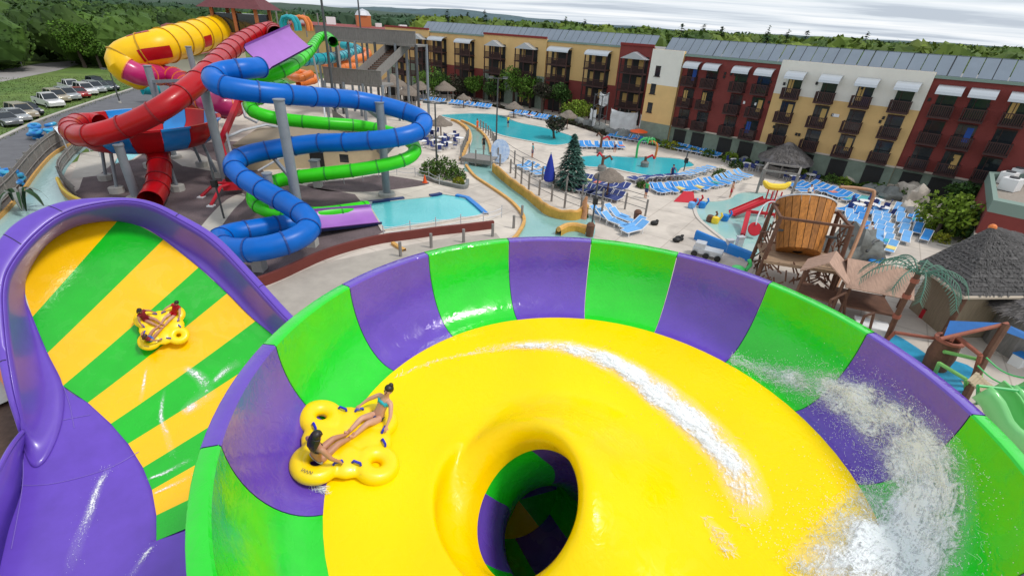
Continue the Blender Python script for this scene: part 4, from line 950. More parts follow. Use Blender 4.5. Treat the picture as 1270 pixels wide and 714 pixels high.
# masts on the walkway and flag poles
for i, (x, y0, y1, zt, lab) in enumerate([(421, 56, 0, 17.5, 'tall thin dark mast in front of the walkway'), (456, 45, 0, 16.6, 'tall dark mast beyond the orange cupola')]):
    b = G(x, 180 if i == 0 else 130); t = thing('mast', lab, 'mast', b)
    MB().tube([b, b+Vector((0, 0, zt))], [.2, .12], 8).build('pole', M['dsteel'], t, smooth=True)
    MB().ball(b+Vector((0, 0, zt)), .25, 8, 6).build('finial', M['rplastic'], t, smooth=True)
for i, (x, lab) in enumerate([(346, 'leftmost pale fence post on the far roof deck'), (359, 'pale post above the turquoise hoop'), (380, 'pale post right of the orange hoop'), (396, 'pale post above the green slide top')]):
    p = G(x, 38, 11.2); tag(MB().tube([p-Vector((0, 0, 1)), p+Vector((0, 0, 2.6))], .12, 8).build('deck_post', M['wood'], smooth=True, org=(p.x, p.y, 10)), lab, 'post')
# house on top of the tower
p = G(305, 45, 10.5); hh = thing('tower_cabin', 'orange framed cabin with dark windows and maroon roof on the tower top', 'cabin', (p.x, p.y, 0))
om = mat('orange_timber', (.5, .16, .05), .7)
for (a_, b_) in [(-3, -2), (3, -2), (-3, 2), (3, 2), (0, -2)]:
    MB().box(p+Vector((a_, b_, 1.7)), (.4, .4, 4.4), .15).build('post', om, hh)
MB().box(p+Vector((0, 0, 1.6)), (5.8, 3.8, 2.4), .0).build('window_band', M['glass'], hh)
MB().box(p+Vector((0, 0, .1)), (6.2, 4.2, .7), .0).build('sill_wall', om, hh)
MB().add([p+Vector(v) for v in [(-4.4, -3.2, 3.4), (4.4, -3.2, 3.4), (4.4, 3.2, 3.4), (-4.4, 3.2, 3.4), (-1.6, 0, 5.8), (1.6, 0, 5.8)]], [(0, 1, 5, 4), (1, 2, 5), (2, 3, 4, 5), (3, 0, 4), (3, 2, 1, 0)]).build('roof', mat('maroon_roof', (.12, .03, .035), .8, ns=2, na=.2), hh)
for a_ in (-3, 3): MB().tube([Vector((p.x+a_, p.y, 0)), Vector((p.x+a_, p.y, 10.4))], .3, 10).build('tower_leg', M['steel'], hh, smooth=True)
# red articulated boom lift
bl = G(292, 240); lf_ = thing('boom_lift', 'red articulated spider boom lift working among the slides', 'boom lift', bl)
rr_ = M['rplastic']
MB().box(bl+Vector((0, 0, .8)), (1.5, 1.1, .7), .4).build('chassis', rr_, lf_); MB().lathe([(.5, 1.1), (.5, 1.5), (0, 1.5)], bl, 12).build('turret', M['black'], lf_)
for (x, y) in [(250, 245), (262, 256), (318, 246), (305, 230)]:
    e_ = G(x, y); MB().tube([bl+Vector((0, 0, .9)), (bl+e_)/2+Vector((0, 0, 1.1)), e_+Vector((0, 0, .1))], .13, 8).build('outrigger', rr_, lf_, smooth=True); MB().box(e_+Vector((0, 0, .05)), (.5, .5, .1)).build('foot_pad', M['white'], lf_)
J1 = G(274, 176, 3.6); J2 = G(297, 122, 6.6)
MB().bar(bl+Vector((0, 0, 1.3)), J1, .35).build('lower_boom', rr_, lf_); MB().bar(J1, J2, .42).build('upper_boom', rr_, lf_)
MB().bar(bl+Vector((.5, 0, 1.6)), J1.lerp(J2, .25), .16).build('lift_ram', M['galv'], lf_)
MB().box(J2+Vector((.4, 0, .2)), (1.2, .8, 1.0)).build('work_basket', rr_, lf_)
# ---------------------------------------------------------------- hotel
hm = dict(red=mat('brick_red_stucco', (.21, .04, .034), .9, ns=.6, na=.12, bs=6, bd=.2), cream=mat('white_stucco', (.74, .71, .64), .9, ns=.6, na=.06), yellow=mat('sand_stucco', (.68, .45, .19), .9, ns=.6, na=.08), sage=mat('sage_stone', (.2, .25, .2), .9, ns=1.5, na=.2),
          brown=mat('dark_brown_railing', (.045, .016, .014), .7), awn=mat('metal_awning', (.5, .53, .56), .35, metal=.4), lit=mat('warm_curtain', (.55, .36, .12), .8), bluec=mat('blue_towel', (.02, .08, .35), .8),  # lit: yellow glow of lit windows is painted into the curtain colour
          solar=mat('solar_collector_glass', (.2, .24, .29), .3, spec=.5, ns=.4, na=.12), frame=mat('collector_frame', (.03, .035, .04), .5), roof=mat('flat_roof_membrane', (.25, .24, .23), .9, ns=.4, na=.15), fascia=mat('sage_fascia', (.2, .28, .24), .8), trim=mat('dark_red_trim', (.22, .02, .015), .7), cornice=mat('pale_cornice', (.6, .52, .44), .8))
def wallframe(A, B):
    d = (B-A); d.z = 0; L_ = d.length; d.normalize(); n_ = Vector((d.y, -d.x, 0))
    if n_.dot(A) > 0: n_ = -n_       # outward, towards the viewer side
    return A, d, n_, L_
def solve_s(fr, px, py):
    """distance along the wall whose plane the sight line through (px, py) meets"""
    A, d, n_, L_ = fr; r_ = ray(px, py); t = (A-EYE).dot(n_)/r_.dot(n_); q = EYE+r_*t; return (q-A).dot(d), q.z
def fbox(mb, fr, s, z, w_, h, dep, out=0.0):
    A, d, n_, L_ = fr; c = A+d*s+n_*(out+dep/2); return mb.box(Vector((c.x, c.y, z+h/2)), (w_, dep, h), atan2(d.y, d.x))
TOP = 11.3
def balcony(fr, s, z, root, w_=1.75, dep=1.15, top_door=2.15, curtain=None, deep=False):
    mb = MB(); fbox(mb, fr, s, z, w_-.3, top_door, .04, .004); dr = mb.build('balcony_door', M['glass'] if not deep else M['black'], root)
    mb = MB(); fbox(mb, fr, s-.3, z+.05, .06, top_door-.1, .05, .03); fbox(mb, fr, s, z+top_door-.12, w_-.3, .12, .06, .03); mb.build('door_frame', hm['brown'], dr)
    if curtain:
        mb = MB(); fbox(mb, fr, s+(.3 if random.random() < .5 else -.35), z+.5, .5, 1.35, .02, .05); mb.build('curtain', hm[curtain], dr)
    mb = MB(); fbox(mb, fr, s, z-.16, w_, .16, dep, .01); b = mb.build('balcony', hm['brown'], root)
    mb = MB(); fbox(mb, fr, s, z+.95, w_, .08, .07, dep-.08)
    k = int(w_/.16)
    for i in range(k+1): fbox(mb, fr, s-w_/2+.04+i*(w_-.08)/k, z, .07, .95, .05, dep-.07)
    A, d, n_, L_ = fr
    for e_ in (-1, 1):
        for j in range(6): fbox(mb, fr, s+e_*(w_/2-.04), z, .05, .95, .06, .1+j*.18)
        c = A+d*(s+e_*(w_/2-.04))+n_*(dep/2); mb.box(Vector((c.x, c.y, z+.98)), (.07, dep, .07), atan2(d.y, d.x))
    mb.build('railing', hm['brown'], b)
def awning(fr, s, z, root, w_=2.7, dep=1.3, gable=None):
    A, d, n_, L_ = fr
    if gable:
        c = A+d*s; l, r = c-d*w_/2, c+d*w_/2; o_ = n_*dep
        pk = Vector((0, 0, 1.0)); zz = Vector((0, 0, z))
        MB().add([l+zz, r+zz, c+zz+pk, l+o_+zz, r+o_+zz, c+o_+zz+pk], [(0, 3, 5, 2), (1, 2, 5, 4), (3, 4, 5), (0, 1, 4, 3)]).build('gable_canopy', hm['awn'], root); return
    rows = []
    for j in range(6):
        t = j/5; c = n_*(dep*sin(t*pi/2)*1.0+.02)+Vector((0, 0, z+.75*cos(t*pi/2)-.0)); rows.append([A+d*(s-w_/2)+c, A+d*(s+w_/2)+c])
    o = MB().grid(rows).build('awning', hm['awn'], root); o.modifiers.new('t', 'SOLIDIFY').thickness = .06
def solar_row(fr, s0, s1, root, wid=1.12, z=TOP+.25):
    A, d, n_, L_ = fr; k = int((s1-s0)/wid)
    for i in range(k):
        if i % 7 == 6: w2 = wid*.86
        else: w2 = wid*.93
        s = s0+(i+.5)*wid; c = A+d*s-n_*.9; b0 = c+Vector((0, 0, z)); b1 = c-n_*1.7+Vector((0, 0, z+1.75))
        h_ = d*w2/2; nr = (b1-b0).cross(d).normalized()
        if nr.z < 0: nr = -nr
        p = MB().add([b0-h_, b0+h_, b1+h_, b1-h_, b0-h_-nr*.1, b0+h_-nr*.1, b1+h_-nr*.1, b1-h_-nr*.1], [(0, 1, 2, 3), (7, 6, 5, 4), (0, 4, 5, 1), (1, 5, 6, 2), (2, 6, 7, 3), (3, 7, 4, 0)]).build('solar_collector', hm['solar'], root)
    mb = MB()
    for i in range(0, k, 3):
        s = s0+i*wid; c = A+d*s-n_*2.6; mb.bar(Vector((c.x, c.y, z-.3)), Vector((c.x, c.y, z+1.7)), .08)
        mb.bar(A+d*s-n_*.9+Vector((0, 0, z-.1)), A+d*s-n_*2.6+Vector((0, 0, z+1.6)), .08)
    a0, a1 = A+d*s0-n_*.85, A+d*s1-n_*.85; mb.bar(a0+Vector((0, 0, z-.08)), a1+Vector((0, 0, z-.08)), .12); a0, a1 = a0-n_*1.75, a1-n_*1.75; mb.bar(a0+Vector((0, 0, z+1.68)), a1+Vector((0, 0, z+1.68)), .1)
    mb.build('collector_rack', hm['frame'], root)
def body(fr, s0, s1, root, depth=15, z1=TOP, name='wall', m='red', z0=0):
    A, d, n_, L_ = fr; a = A+d*s0; b = A+d*s1; q = [a, b, b-n_*depth, a-n_*depth]; return MB().prism([(p.x, p.y) for p in q], z0, z1).build(name, hm[m] if isinstance(m, str) else m, root)
def clad(fr, s0, s1, z0, z1, root, m, name='facade_panel', out=.0, dep=.12):
    mb = MB(); fbox(mb, fr, (s0+s1)/2, z0, s1-s0, z1-z0, dep, out); return mb.build(name, hm[m], root)
random.seed(21)
# right wing
FR = wallframe(Vector((20.0, 69.6, 0)), Vector((39.8, 51.6, 0)))
rw = thing('hotel_wing', 'long four storey hotel wing with brick red and cream facades behind the kidney pool', 'hotel', FR[0])
sx = lambda px, py: solve_s(FR, px, py)[0]
t0, t1 = sx(812, 66), sx(851, 67); r1 = sx(971, 79); c1 = sx(1159, 97); e1_ = c1+26
body(FR, t0, e1_, rw, name='main_block'); body(FR, t0+.2, e1_-.2, rw, depth=14.8, z0=TOP, z1=TOP+.06, name='roof', m='roof')
clad(FR, t0, t1, 2.75, 7.6, rw, 'yellow', out=.5); clad(FR, t0, t1, 7.6, TOP+.55, rw, 'cream', out=.5); A_ = FR[0]; clad(FR, t0, t1, 0, 2.75, rw, 'sage', out=.5)
mb = MB(); fbox(mb, FR, (t0+t1)/2, 0, t1-t0, TOP+.55, .5, 0); mb.build('stair_tower', hm['yellow'], rw)
clad(FR, t1, r1, 2.75, TOP, rw, 'red'); clad(FR, r1, c1, 2.75, 8.3, rw, 'yellow', out=.25); clad(FR, r1, c1, 8.3, TOP+.5, rw, 'cream', out=.25); clad(FR, c1, e1_, 2.75, TOP, rw, 'red')
mb = MB(); fbox(mb, FR, (r1+c1)/2, 0, c1-r1, TOP+.5, .25, 0); mb.build('projecting_bay', hm['yellow'], rw)
clad(FR, t1, e1_, 0, 2.6, rw, 'sage', name='stone_base', out=.26 if False else .0)
clad(FR, r1+.01, c1-.01, 0, 2.6, rw, 'sage', name='stone_base', out=.25)
clad(FR, t1, r1, 2.6, 2.78, rw, 'cornice', name='base_cornice', out=.02, dep=.2); clad(FR, r1, c1, 2.6, 2.78, rw, 'cornice', name='base_cornice', out=.25, dep=.2); clad(FR, c1, e1_, 2.6, 2.78, rw, 'cornice', name='base_cornice', out=.02, dep=.2)
clad(FR, t1, r1, TOP, TOP+.25, rw, 'fascia', name='roof_edge', out=.02, dep=.3); clad(FR, c1, e1_, TOP, TOP+.25, rw, 'fascia', name='roof_edge', out=.02, dep=.3)
solar_row(FR, t0+.8, e1_-1, rw)
def off(fr, o): return (fr[0]+fr[2]*o, fr[1], fr[2], fr[3])
cols = [((861, 82), 0, .13), ((885, 85), 0, .13), ((921.6, 89), 0, .13), ((950, 91.5), 0, .13), ((988, 96.5), 1, .38), ((1031, 101), 1, .38), ((1076, 106), 1, .38), ((1125, 112), 1, .38), ((1177, 117), 0, .13), ((1218, 121), 0, .13), ((1268, 127), 0, .13)]
for (px, kind_, o_) in cols:
    f2 = off(FR, o_); s = solve_s(f2, *px)[0]
    awning(f2, s, 10.0, rw, w_=2.0, dep=1.1)
    for fl_ in range(3):
        balcony(f2, s, 2.95+2.55*fl_+(.0), rw, curtain=random.choice([None, None, 'bluec', 'lit']) if kind_ == 0 else random.choice([None, None, 'lit']))
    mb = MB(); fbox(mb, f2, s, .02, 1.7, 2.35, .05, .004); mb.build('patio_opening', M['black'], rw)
for (px, py) in [(816, 88), (810, 110), (806, 133)]:
    f2 = off(FR, .62); s, z = solve_s(f2, px, py); mb = MB(); fbox(mb, f2, s, z-.7, .75, 1.3, .03, .004); wd_ = mb.build('window', M['glass'], rw); mb = MB(); fbox(mb, f2, s, z-.76, .95, .08, .1, .0); mb.build('sill', hm['brown'], wd_)
# small wall lamps and vents
for i in range(34):
    s = random.uniform(t1+1, c1+12); f2 = off(FR, .13 if not (r1 < s < c1) else .38); z = 2.95+2.55*random.randint(0, 2)+random.choice([1.2, 1.6]); mb = MB(); fbox(mb, f2, s, z, .22, .3, .12, .01); mb.build('wall_lamp', M['black'] if random.random() < .8 else M['white'], rw)
# left wing
FL = wallframe(Vector((-22.3, 115.4, 0)), Vector((20.6, 82.8, 0)))
lw = thing('hotel_wing', 'far hotel wing with deep balconies in sand yellow, brick red and sage sections', 'hotel', FL[0])
sl = lambda px, py: solve_s(FL, px, py)[0]
m0 = sl(480, 36); m1 = sl(812, 63)
body(FL, m0, m1, lw, depth=16, name='main_block'); body(FL, m0+.2, m1-.2, lw, depth=15.8, z0=TOP, z1=TOP+.06, name='roof', m='roof')
secs = [(480, 534, 'yellow', 'sage'), (534, 602, 'yellow', 'red'), (602, 680, 'yellow', 'sage'), (680, 771, 'yellow', 'red'), (771, 812, 'red', 'red')]
for i, (a, b, u_, l_) in enumerate(secs):
    y_ = 43+(a-535)*.075; sa, sb_ = sl(a, y_), sl(b, y_+5); o_ = .3 if i in (0, 2, 4) else 0
    mb = MB(); fbox(mb, FL, (sa+sb_)/2, 0, sb_-sa, TOP+(.35 if o_ else 0), .02+o_, 0); mb.build('projecting_bay', hm[u_], lw)
    clad(FL, sa, sb_, 5.6, TOP+(.4 if o_ else 0), lw, u_, out=.03+o_); clad(FL, sa, sb_, 0, 5.6, lw, l_, out=.03+o_)
    clad(FL, sa, sb_, TOP+(.4 if o_ else 0), TOP+(.75 if o_ else .25), lw, 'trim' if o_ else 'fascia', name='roof_edge', out=.03+o_, dep=.3)
solar_row(FL, sl(519, 30), m1-.5, lw, wid=1.3)
bays = [((521, 46), 1, .45), ((545, 49), 0, .15), ((579, 52), 0, .15), ((617, 55), 1, .45), ((656, 59), 1, .45), ((697, 62.5), 0, .15), ((744.6, 68), 0, .15), ((790, 73), 1, .45), ((497, 44), 0, .45)]
for (px, gb, o_) in bays:
    f2 = off(FL, o_); s = solve_s(f2, *px)[0]; w_ = 4.1
    awning(f2, s, 9.9, lw, w_=w_+.3, dep=1.5, gable=gb)
    for fl_ in range(4):
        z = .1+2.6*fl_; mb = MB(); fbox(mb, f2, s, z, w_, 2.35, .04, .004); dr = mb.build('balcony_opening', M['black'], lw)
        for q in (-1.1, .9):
            if random.random() < .75: mb = MB(); fbox(mb, f2, s+q, z+.6, .8, 1.4, .03, .05); mb.build('curtain', hm['lit'] if u_ else 0, dr)  # window light here is only the yellow curtain colour
        if fl_: 
            mb = MB(); fbox(mb, f2, s, z-.2, w_+.2, .2, 1.5, .01); b = mb.build('balcony', hm['brown'], lw)
            mb = MB(); fbox(mb, f2, s, z+.95, w_+.2, .08, .08, 1.42)
            for i in range(24): fbox(mb, f2, s-w_/2+i*w_/23, z, .07, .95, .05, 1.43)
            mb.build('railing', hm['brown'], b)
    for e_ in (-1, 0, 1):
        mb = MB(); fbox(mb, f2, s+e_*(w_/2-.05), 0, .16, 10, .16, 1.3); mb.build('balcony_post', hm['brown'], lw)
# left end extension with red parapet and indoor building roofs
A = G(505, 60, 6); ind = thing('indoor_park_building', 'wide low building with flat dark roof and red parapet behind the slide tower', 'building', (-45, 132, 0))
q = [Vector((-24, 119, 0)), Vector((-62, 140, 0)), Vector((-75, 175, 0)), Vector((-5, 130, 0))]
MB().prism([(p.x, p.y) for p in q], 0, 10.6).build('wall', hm['yellow'], ind)
MB().prism([(p.x, p.y) for p in [Vector((-23, 118, 0)), Vector((-63, 139, 0)), Vector((-76, 177, 0)), Vector((-4, 131, 0))]], 10.6, 11.0).build('parapet', hm['trim'], ind)
for (x, y, w_, h) in [(412, 22, 2.4, 1.8), (372, 20, 3, 1.7), (470, 30, 1.6, .9), (500, 34, 2, .8)]:
    p = G(x, y, 11.9) if y < 20 else Vector((0, 0, 0)); r_ = ray(x, 40); t = 150/ r_.y; p = EYE+r_*t; MB().box(Vector((p.x, p.y, 11.0+h/2)), (w_, w_, h), .4).build('roof_unit', M['white'] if w_ < 3 else M['galv'], ind)
r_ = ray(451, 30); p = EYE+r_*(146/r_.y)
MB().box(Vector((p.x, p.y, 12.3)), (3.6, 3.6, 2.6), .4).build('cupola', om, ind); MB().lathe([(2.2, 13.6), (1.5, 14.6), (0, 15.2)], (p.x, p.y, 0), 8).build('cupola_roof', M['galv'], ind)
# red roofed buildings far left
for i, (x, y, dist, w_, h, lab) in enumerate([(235, 26, 150, 22, 6.0, 'long low building with dusty red hipped roof beyond the yellow slide'), (395, 24, 185, 30, 7.2, 'far building with maroon roof beyond the entry hoops'), (205, 40, 125, 14, 4.0, 'small pale building with red roof edge behind the yellow slide')]):
    r_ = ray(x, y); p = EYE+r_*(dist/r_.y); t = thing('red_roof_building', lab, 'building', (p.x, p.y, 0))
    MB().box(Vector((p.x, p.y, h/2)), (w_, 12, h), .2).build('wall', hm['cornice'], t)
    R2 = rotz(.2); MB().add([Vector((p.x, p.y, h))+R2 @ Vector(v) for v in [(-w_/2-1, -7, 0), (w_/2+1, -7, 0), (w_/2+1, 7, 0), (-w_/2-1, 7, 0), (-w_/2+5, 0, 3.2), (w_/2-5, 0, 3.2)]], [(0, 1, 5, 4), (1, 2, 5), (2, 3, 4, 5), (3, 0, 4), (3, 2, 1, 0)]).build('roof', mat('dusty_red_roof', (.22, .07, .065), .85, ns=1, na=.2), t)
# low red annex with roof units, right
an = thing('annex_building', 'low brick red annex with sage parapet and white rooftop units at the right edge', 'building', G(1230, 262))
zt = 4.2; cor = [G(1227, 213, zt), G(1232, 248, zt), G(1300, 262, zt), G(1330, 215, zt)]
def shr(pts, k):
    c = sum(pts, Vector((0, 0, 0)))/len(pts); return [c+(p-c)*k for p in pts]
MB().prism([(p.x, p.y) for p in cor], 0, 1.4).build('base_wall', hm['sage'], an)
MB().prism([(p.x, p.y) for p in shr(cor, 1.01)], 1.4, 1.55).build('cornice', hm['cornice'], an)
MB().prism([(p.x, p.y) for p in shr(cor, .998)], 1.55, 3.3).build('wall', hm['red'], an)
mb = MB(); oc, ic = shr(cor, 1.0), shr(cor, .86)
for i in range(4):
    j = (i+1) % 4; mb.prism([(oc[i].x, oc[i].y), (oc[j].x, oc[j].y), (ic[j].x, ic[j].y), (ic[i].x, ic[i].y)], 3.3, zt)
mb.build('parapet', hm['fascia'], an); MB().prism([(p.x, p.y) for p in ic], 3.2, 3.5).build('roof', mat('gravel_roof', (.3, .26, .22), .95, ns=6, na=.3), an)
for (x, y, w_) in [(1246, 228, 1.2), (1250, 236, 1.4), (1258, 223, 1.0)]:
    p = G(x, y, 3.5); u_ = MB().box(p+Vector((0, 0, .55)), (w_, w_*.8, 1.0), .5).build('air_unit', M['white'], an); MB().lathe([(.35, 1.06), (.35, 1.16), (0, 1.16)], p, 12).build('fan_cap', M['dsteel'], u_)
# ---------------------------------------------------------------- vegetation
def leafm(name, c, isl=.45, c2=None, n2=.5): return mat(name, c, .75, isl=isl, c2=c2, n2=n2, spec=.25)
M['leaf_dark'] = leafm('dark_leaves', (.03, .075, .014), c2=(.05, .105, .018))
M['leaf_mid'] = leafm('mid_green_leaves', (.06, .14, .012), c2=(.09, .17, .02))
M['leaf_bright'] = leafm('bright_leaves', (.12, .2, .015), c2=(.16, .22, .02))
M['leaf_shrub'] = leafm('shrub_leaves', (.045, .10, .018), c2=(.08, .14, .02), n2=2)
M['leaf_yel'] = leafm('yellow_shrub_leaves', (.3, .28, .02), c2=(.15, .2, .02), n2=3)
M['leaf_blue'] = leafm('blue_spruce_needles', (.035, .095, .075), c2=(.06, .13, .10), n2=2)
M['leaf_pur'] = leafm('purple_shrub_leaves', (.05, .035, .03), c2=(.035, .05, .02), n2=2)
M['bark'] = mat('bark', (.09, .065, .05), .9, ns=5, na=.3)
M['wood_far'] = leafm('far_wood_leaves', (.05, .10, .016), .35, c2=(.12, .165, .02), n2=.045)
M['wood_left'] = leafm('roadside_leaves', (.02, .05, .01), .4, c2=(.06, .115, .016), n2=.06)
M['pine_far'] = leafm('pine_needles', (.016, .045, .016), .4)
M['dist_leaf'] = leafm('distant_wood_leaves', (.03, .065, .03), .3)
def leaf(mb, p, s_, up=.3):
    n_ = Vector((random.gauss(0, 1), random.gauss(0, 1), random.gauss(up, 1))).normalized(); u = n_.orthogonal().normalized(); a = random.random()*6.28; v = n_.cross(u); u, v = u*cos(a)+v*sin(a), v*cos(a)-u*sin(a)
    mb.add([p-u*s_, p-v*s_*.55, p+u*s_, p+v*s_*.55], [(0, 1, 2, 3)])
def crown(mb, c, r, n_, ls, lobes=7, flat=.8):
    L_ = []
    for i in range(lobes):
        a = random.random()*6.28; q = Vector((cos(a)*r*.55*random.random()**.5, sin(a)*r*.55*random.random()**.5, random.uniform(-.35, .5)*r*flat)); L_.append((c+q, r*random.uniform(.42, .66)))
    for i in range(n_):
        cc, rr = random.choice(L_); d = Vector((random.gauss(0, 1), random.gauss(0, 1), random.gauss(0, 1))).normalized()
        leaf(mb, cc+Vector((d.x, d.y, d.z*flat))*rr*(1-.45*random.random()**2), ls*random.uniform(.6, 1.3))
def tree(px, py, h, r, label, lm='leaf_mid', n_=900, ls=.22, group=None, name='leafy_tree', base=None, lobes=8):
    b = base or G(px, py); t = thing(name, label, 'tree', b, group=group)
    mb = MB(); top = b+Vector((random.uniform(-.3, .3), random.uniform(-.3, .3), h*.6)); rt_ = .035*h+.05
    mb.tube(crom([b, b.lerp(top, .5)+Vector((random.uniform(-.1, .1), 0, 0)), top], 4), [rt_*1.2, rt_*1.1, rt_, rt_*.95, rt_*.9, rt_*.8, rt_*.7, rt_*.6, rt_*.4], 7)
    for i in range(5):
        a = i*1.3; s_ = b.lerp(top, .55+.08*i); mb.tube([s_, s_+Vector((cos(a)*r*.45, sin(a)*r*.45, r*.4))], [rt_*.4, rt_*.12], 5)
    mb.build('trunk', M['bark'], t, smooth=True)
    mb = MB(); crown(mb, b+Vector((0, 0, h-r*.75)), r, n_, ls, lobes, .8 if h < 3*r else 1.1); mb.build('crown', M[lm], t); return t
def conifer(b, h, r, label, lm='pine_far', n_=700, ls=.3, name='pine_tree', group=None, layers=11):
    t = thing(name, label, 'tree', b, group=group); MB().tube([b, b+Vector((0, 0, h*.96))], [.03*h*.6, .03], 7).build('trunk', M['bark'], t, smooth=True)
    mb = MB()
    for i in range(n_):
        u = random.random()**.7; z = h*(.08+.92*(1-u)); lay = (z/h*layers) % 1; rr = r*u*(.72+.38*(1-lay)); a = random.random()*6.28; q = random.random()**.45; p = b+Vector((cos(a)*rr*q, sin(a)*rr*q, z-q*.06*h*.6)); 
        d = Vector((cos(a), sin(a), -.25)); s_ = Vector((-sin(a), cos(a), 0)); l_ = ls*random.uniform(.6, 1.2); w_ = l_*.35
        mb.add([p-d*l_*.4, p-s_*w_+d*l_*.3, p+d*l_, p+s_*w_+d*l_*.3+Vector((0, 0, .04))], [(0, 1, 2, 3)])
    mb.build('crown', M[lm], t); return t
def clear(b, m_=1.0):
    for fr in (FR, FL):
        q = (b-fr[0]); a_ = q.dot(fr[1]); o_ = q.dot(fr[2])
        if -2 < a_ < fr[3]+30 and -20 < o_ < m_+.5: b = b+fr[2]*(m_+.5-o_)
    return b
def shrub(px, py, r, label, lm='leaf_shrub', h=None, n_=260, ls=.11, name='shrub', group=None):
    b = clear(G(px, py), r); t = thing(name, label, 'shrub', b, group=group); h = h or r*1.1; mb = MB()
    for i in range(n_):
        d = Vector((random.gauss(0, 1), random.gauss(0, 1), abs(random.gauss(0, 1)))).normalized(); f = .65+.35*random.random(); k = 1+.25*noise.noise(d*2.3+b)
        leaf(mb, b+Vector((d.x*r*f*k, d.y*r*f*k, .05+d.z*h*f*k)), ls*random.uniform(.7, 1.3))
    mb.build('foliage', M[lm], t); mb = MB()
    for i in range(4): mb.tube([b, b+Vector((cos(i*1.7)*r*.4, sin(i*1.7)*r*.4, h*.6))], [.04, .015], 5)
    mb.build('stem', M['bark'], t); return t
random.seed(31)
# far wood as one mass, in bands, behind the hotel and around
def wood(name, label, x0, x1, y0, y1, step, h, n_, ls, m='wood_far', skip=None):
    mb = MB(); y = y0; 
    while y < y1:
        x = x0*(.6+.4*y/y1) if False else x0
        while x < x1:
            p = Vector((x+random.uniform(-.5, .5)*step, y+random.uniform(-.5, .5)*step, 0))
            if not (skip and skip(p)):
                hh_ = h*random.uniform(.78, 1.12); r = step*random.uniform(.5, .75); cz = hh_-r*.8
                for i in range(n_):
                    d = Vector((random.gauss(0, 1), random.gauss(0, 1), random.gauss(.25, .8))).normalized(); leaf(mb, Vector((p.x+d.x*r, p.y+d.y*r, cz+d.z*r*.9)), ls*random.uniform(.7, 1.4), .6)
                wb = MB().ball((0, 0, 0), (r*.9, r*.9, r*.82), 12, 8); wb.v = [Vector((p.x, p.y, cz))+q_*(1+.38*noise.noise(q_*.55+p)) for q_ in wb.v]; mb.add(wb.v, wb.f); mb.add([Vector((p.x-r, p.y, cz-.5)), Vector((p.x, p.y-r, cz-.5)), Vector((p.x+r, p.y, cz-.5)), Vector((p.x, p.y+r, cz-.5))], [(0, 1, 2, 3)])
            x += step
        y += step*(1+(y-y0)/400)
    return tag(mb.build(name, M[m]), label, 'woods', kind='stuff')
behind = lambda p: (p-FL[0]).dot(FL[2]) > -20 or (p-FR[0]).dot(FR[2]) > -20
wood('woodland', 'dense green woodland stretching behind the hotel roofs', -30, 260, 75, 330, 8.5, 12.7, 90, .7, skip=lambda p: behind(p) or p.x > 30+p.y*1.3)
wood('distant_woodland', 'hazy darker woodland on the horizon', -700, 1100, 335, 900, 20, 11.6, 30, 2.0, m='dist_leaf')
def leftskip(p):
    # keep road, verge and buildings clear
    a = atan2(p.x, p.y); return a > -.35 or a < -1.25 or (p.length < 150 and a < -.6) or (p.y < 215 and a > -.62)
wood('roadside_woodland', 'dark roadside woodland beyond the pale road', -420, -30, 90, 360, 10, 11.0, 230, .5, m='wood_left', skip=leftskip)
for (x, y, h, r, lab, lm, n_) in [(10, 72, 9, 4.6, 'big round tree at the far left by the blue road sign', 'leaf_mid', 2600), (66, 72, 9.5, 4.2, 'rounded dark tree standing left of the road end', 'leaf_mid', 2400), (106, 84, 9.5, 4.6, 'large bushy green tree right behind the parked cars', 'leaf_mid', 3600), (126, 85, 7.5, 3.8, 'tree close to the left end of the yellow slide', 'leaf_mid', 2400), (-14, 78, 9, 5, 'dark tree half cut by the left picture edge', 'leaf_dark', 1800), (165, 60, 9, 5, 'tree seen above the yellow slide', 'leaf_mid', 1600), (38, 66, 9, 4, 'dark tree in the row behind the road', 'leaf_dark', 2000), (88, 66, 9, 4, 'mid green tree in the row behind the road', 'leaf_mid', 2000)]:
    tree(x, y, h, r, lab, lm, n_, .28, 'trees along the road')
for i, (x, dy, k) in enumerate([(555, 0, 1), (580, 0, .9), (601, 0, 1), (700, 0, 1), (724, 0, .8), (845, 0, .8), (872, 0, 1.0), (895, 0, .8), (953, 0, 1), (978, 0, .8), (1002, 0, .9), (1077, 0, .9)]):
    r_ = ray(x, 40); dd = random.uniform(150, 190)/Vector((r_.x, r_.y, 0)).length; p = EYE+r_*dd; p.z = 0
    if behind(p) and False: continue
    conifer(p, 14.6+2.2*k, 3.2, 'dark pine rising above the woodland, %s from the left' % ORD[i], n_=420, ls=1.0, group='pines above the woodland')
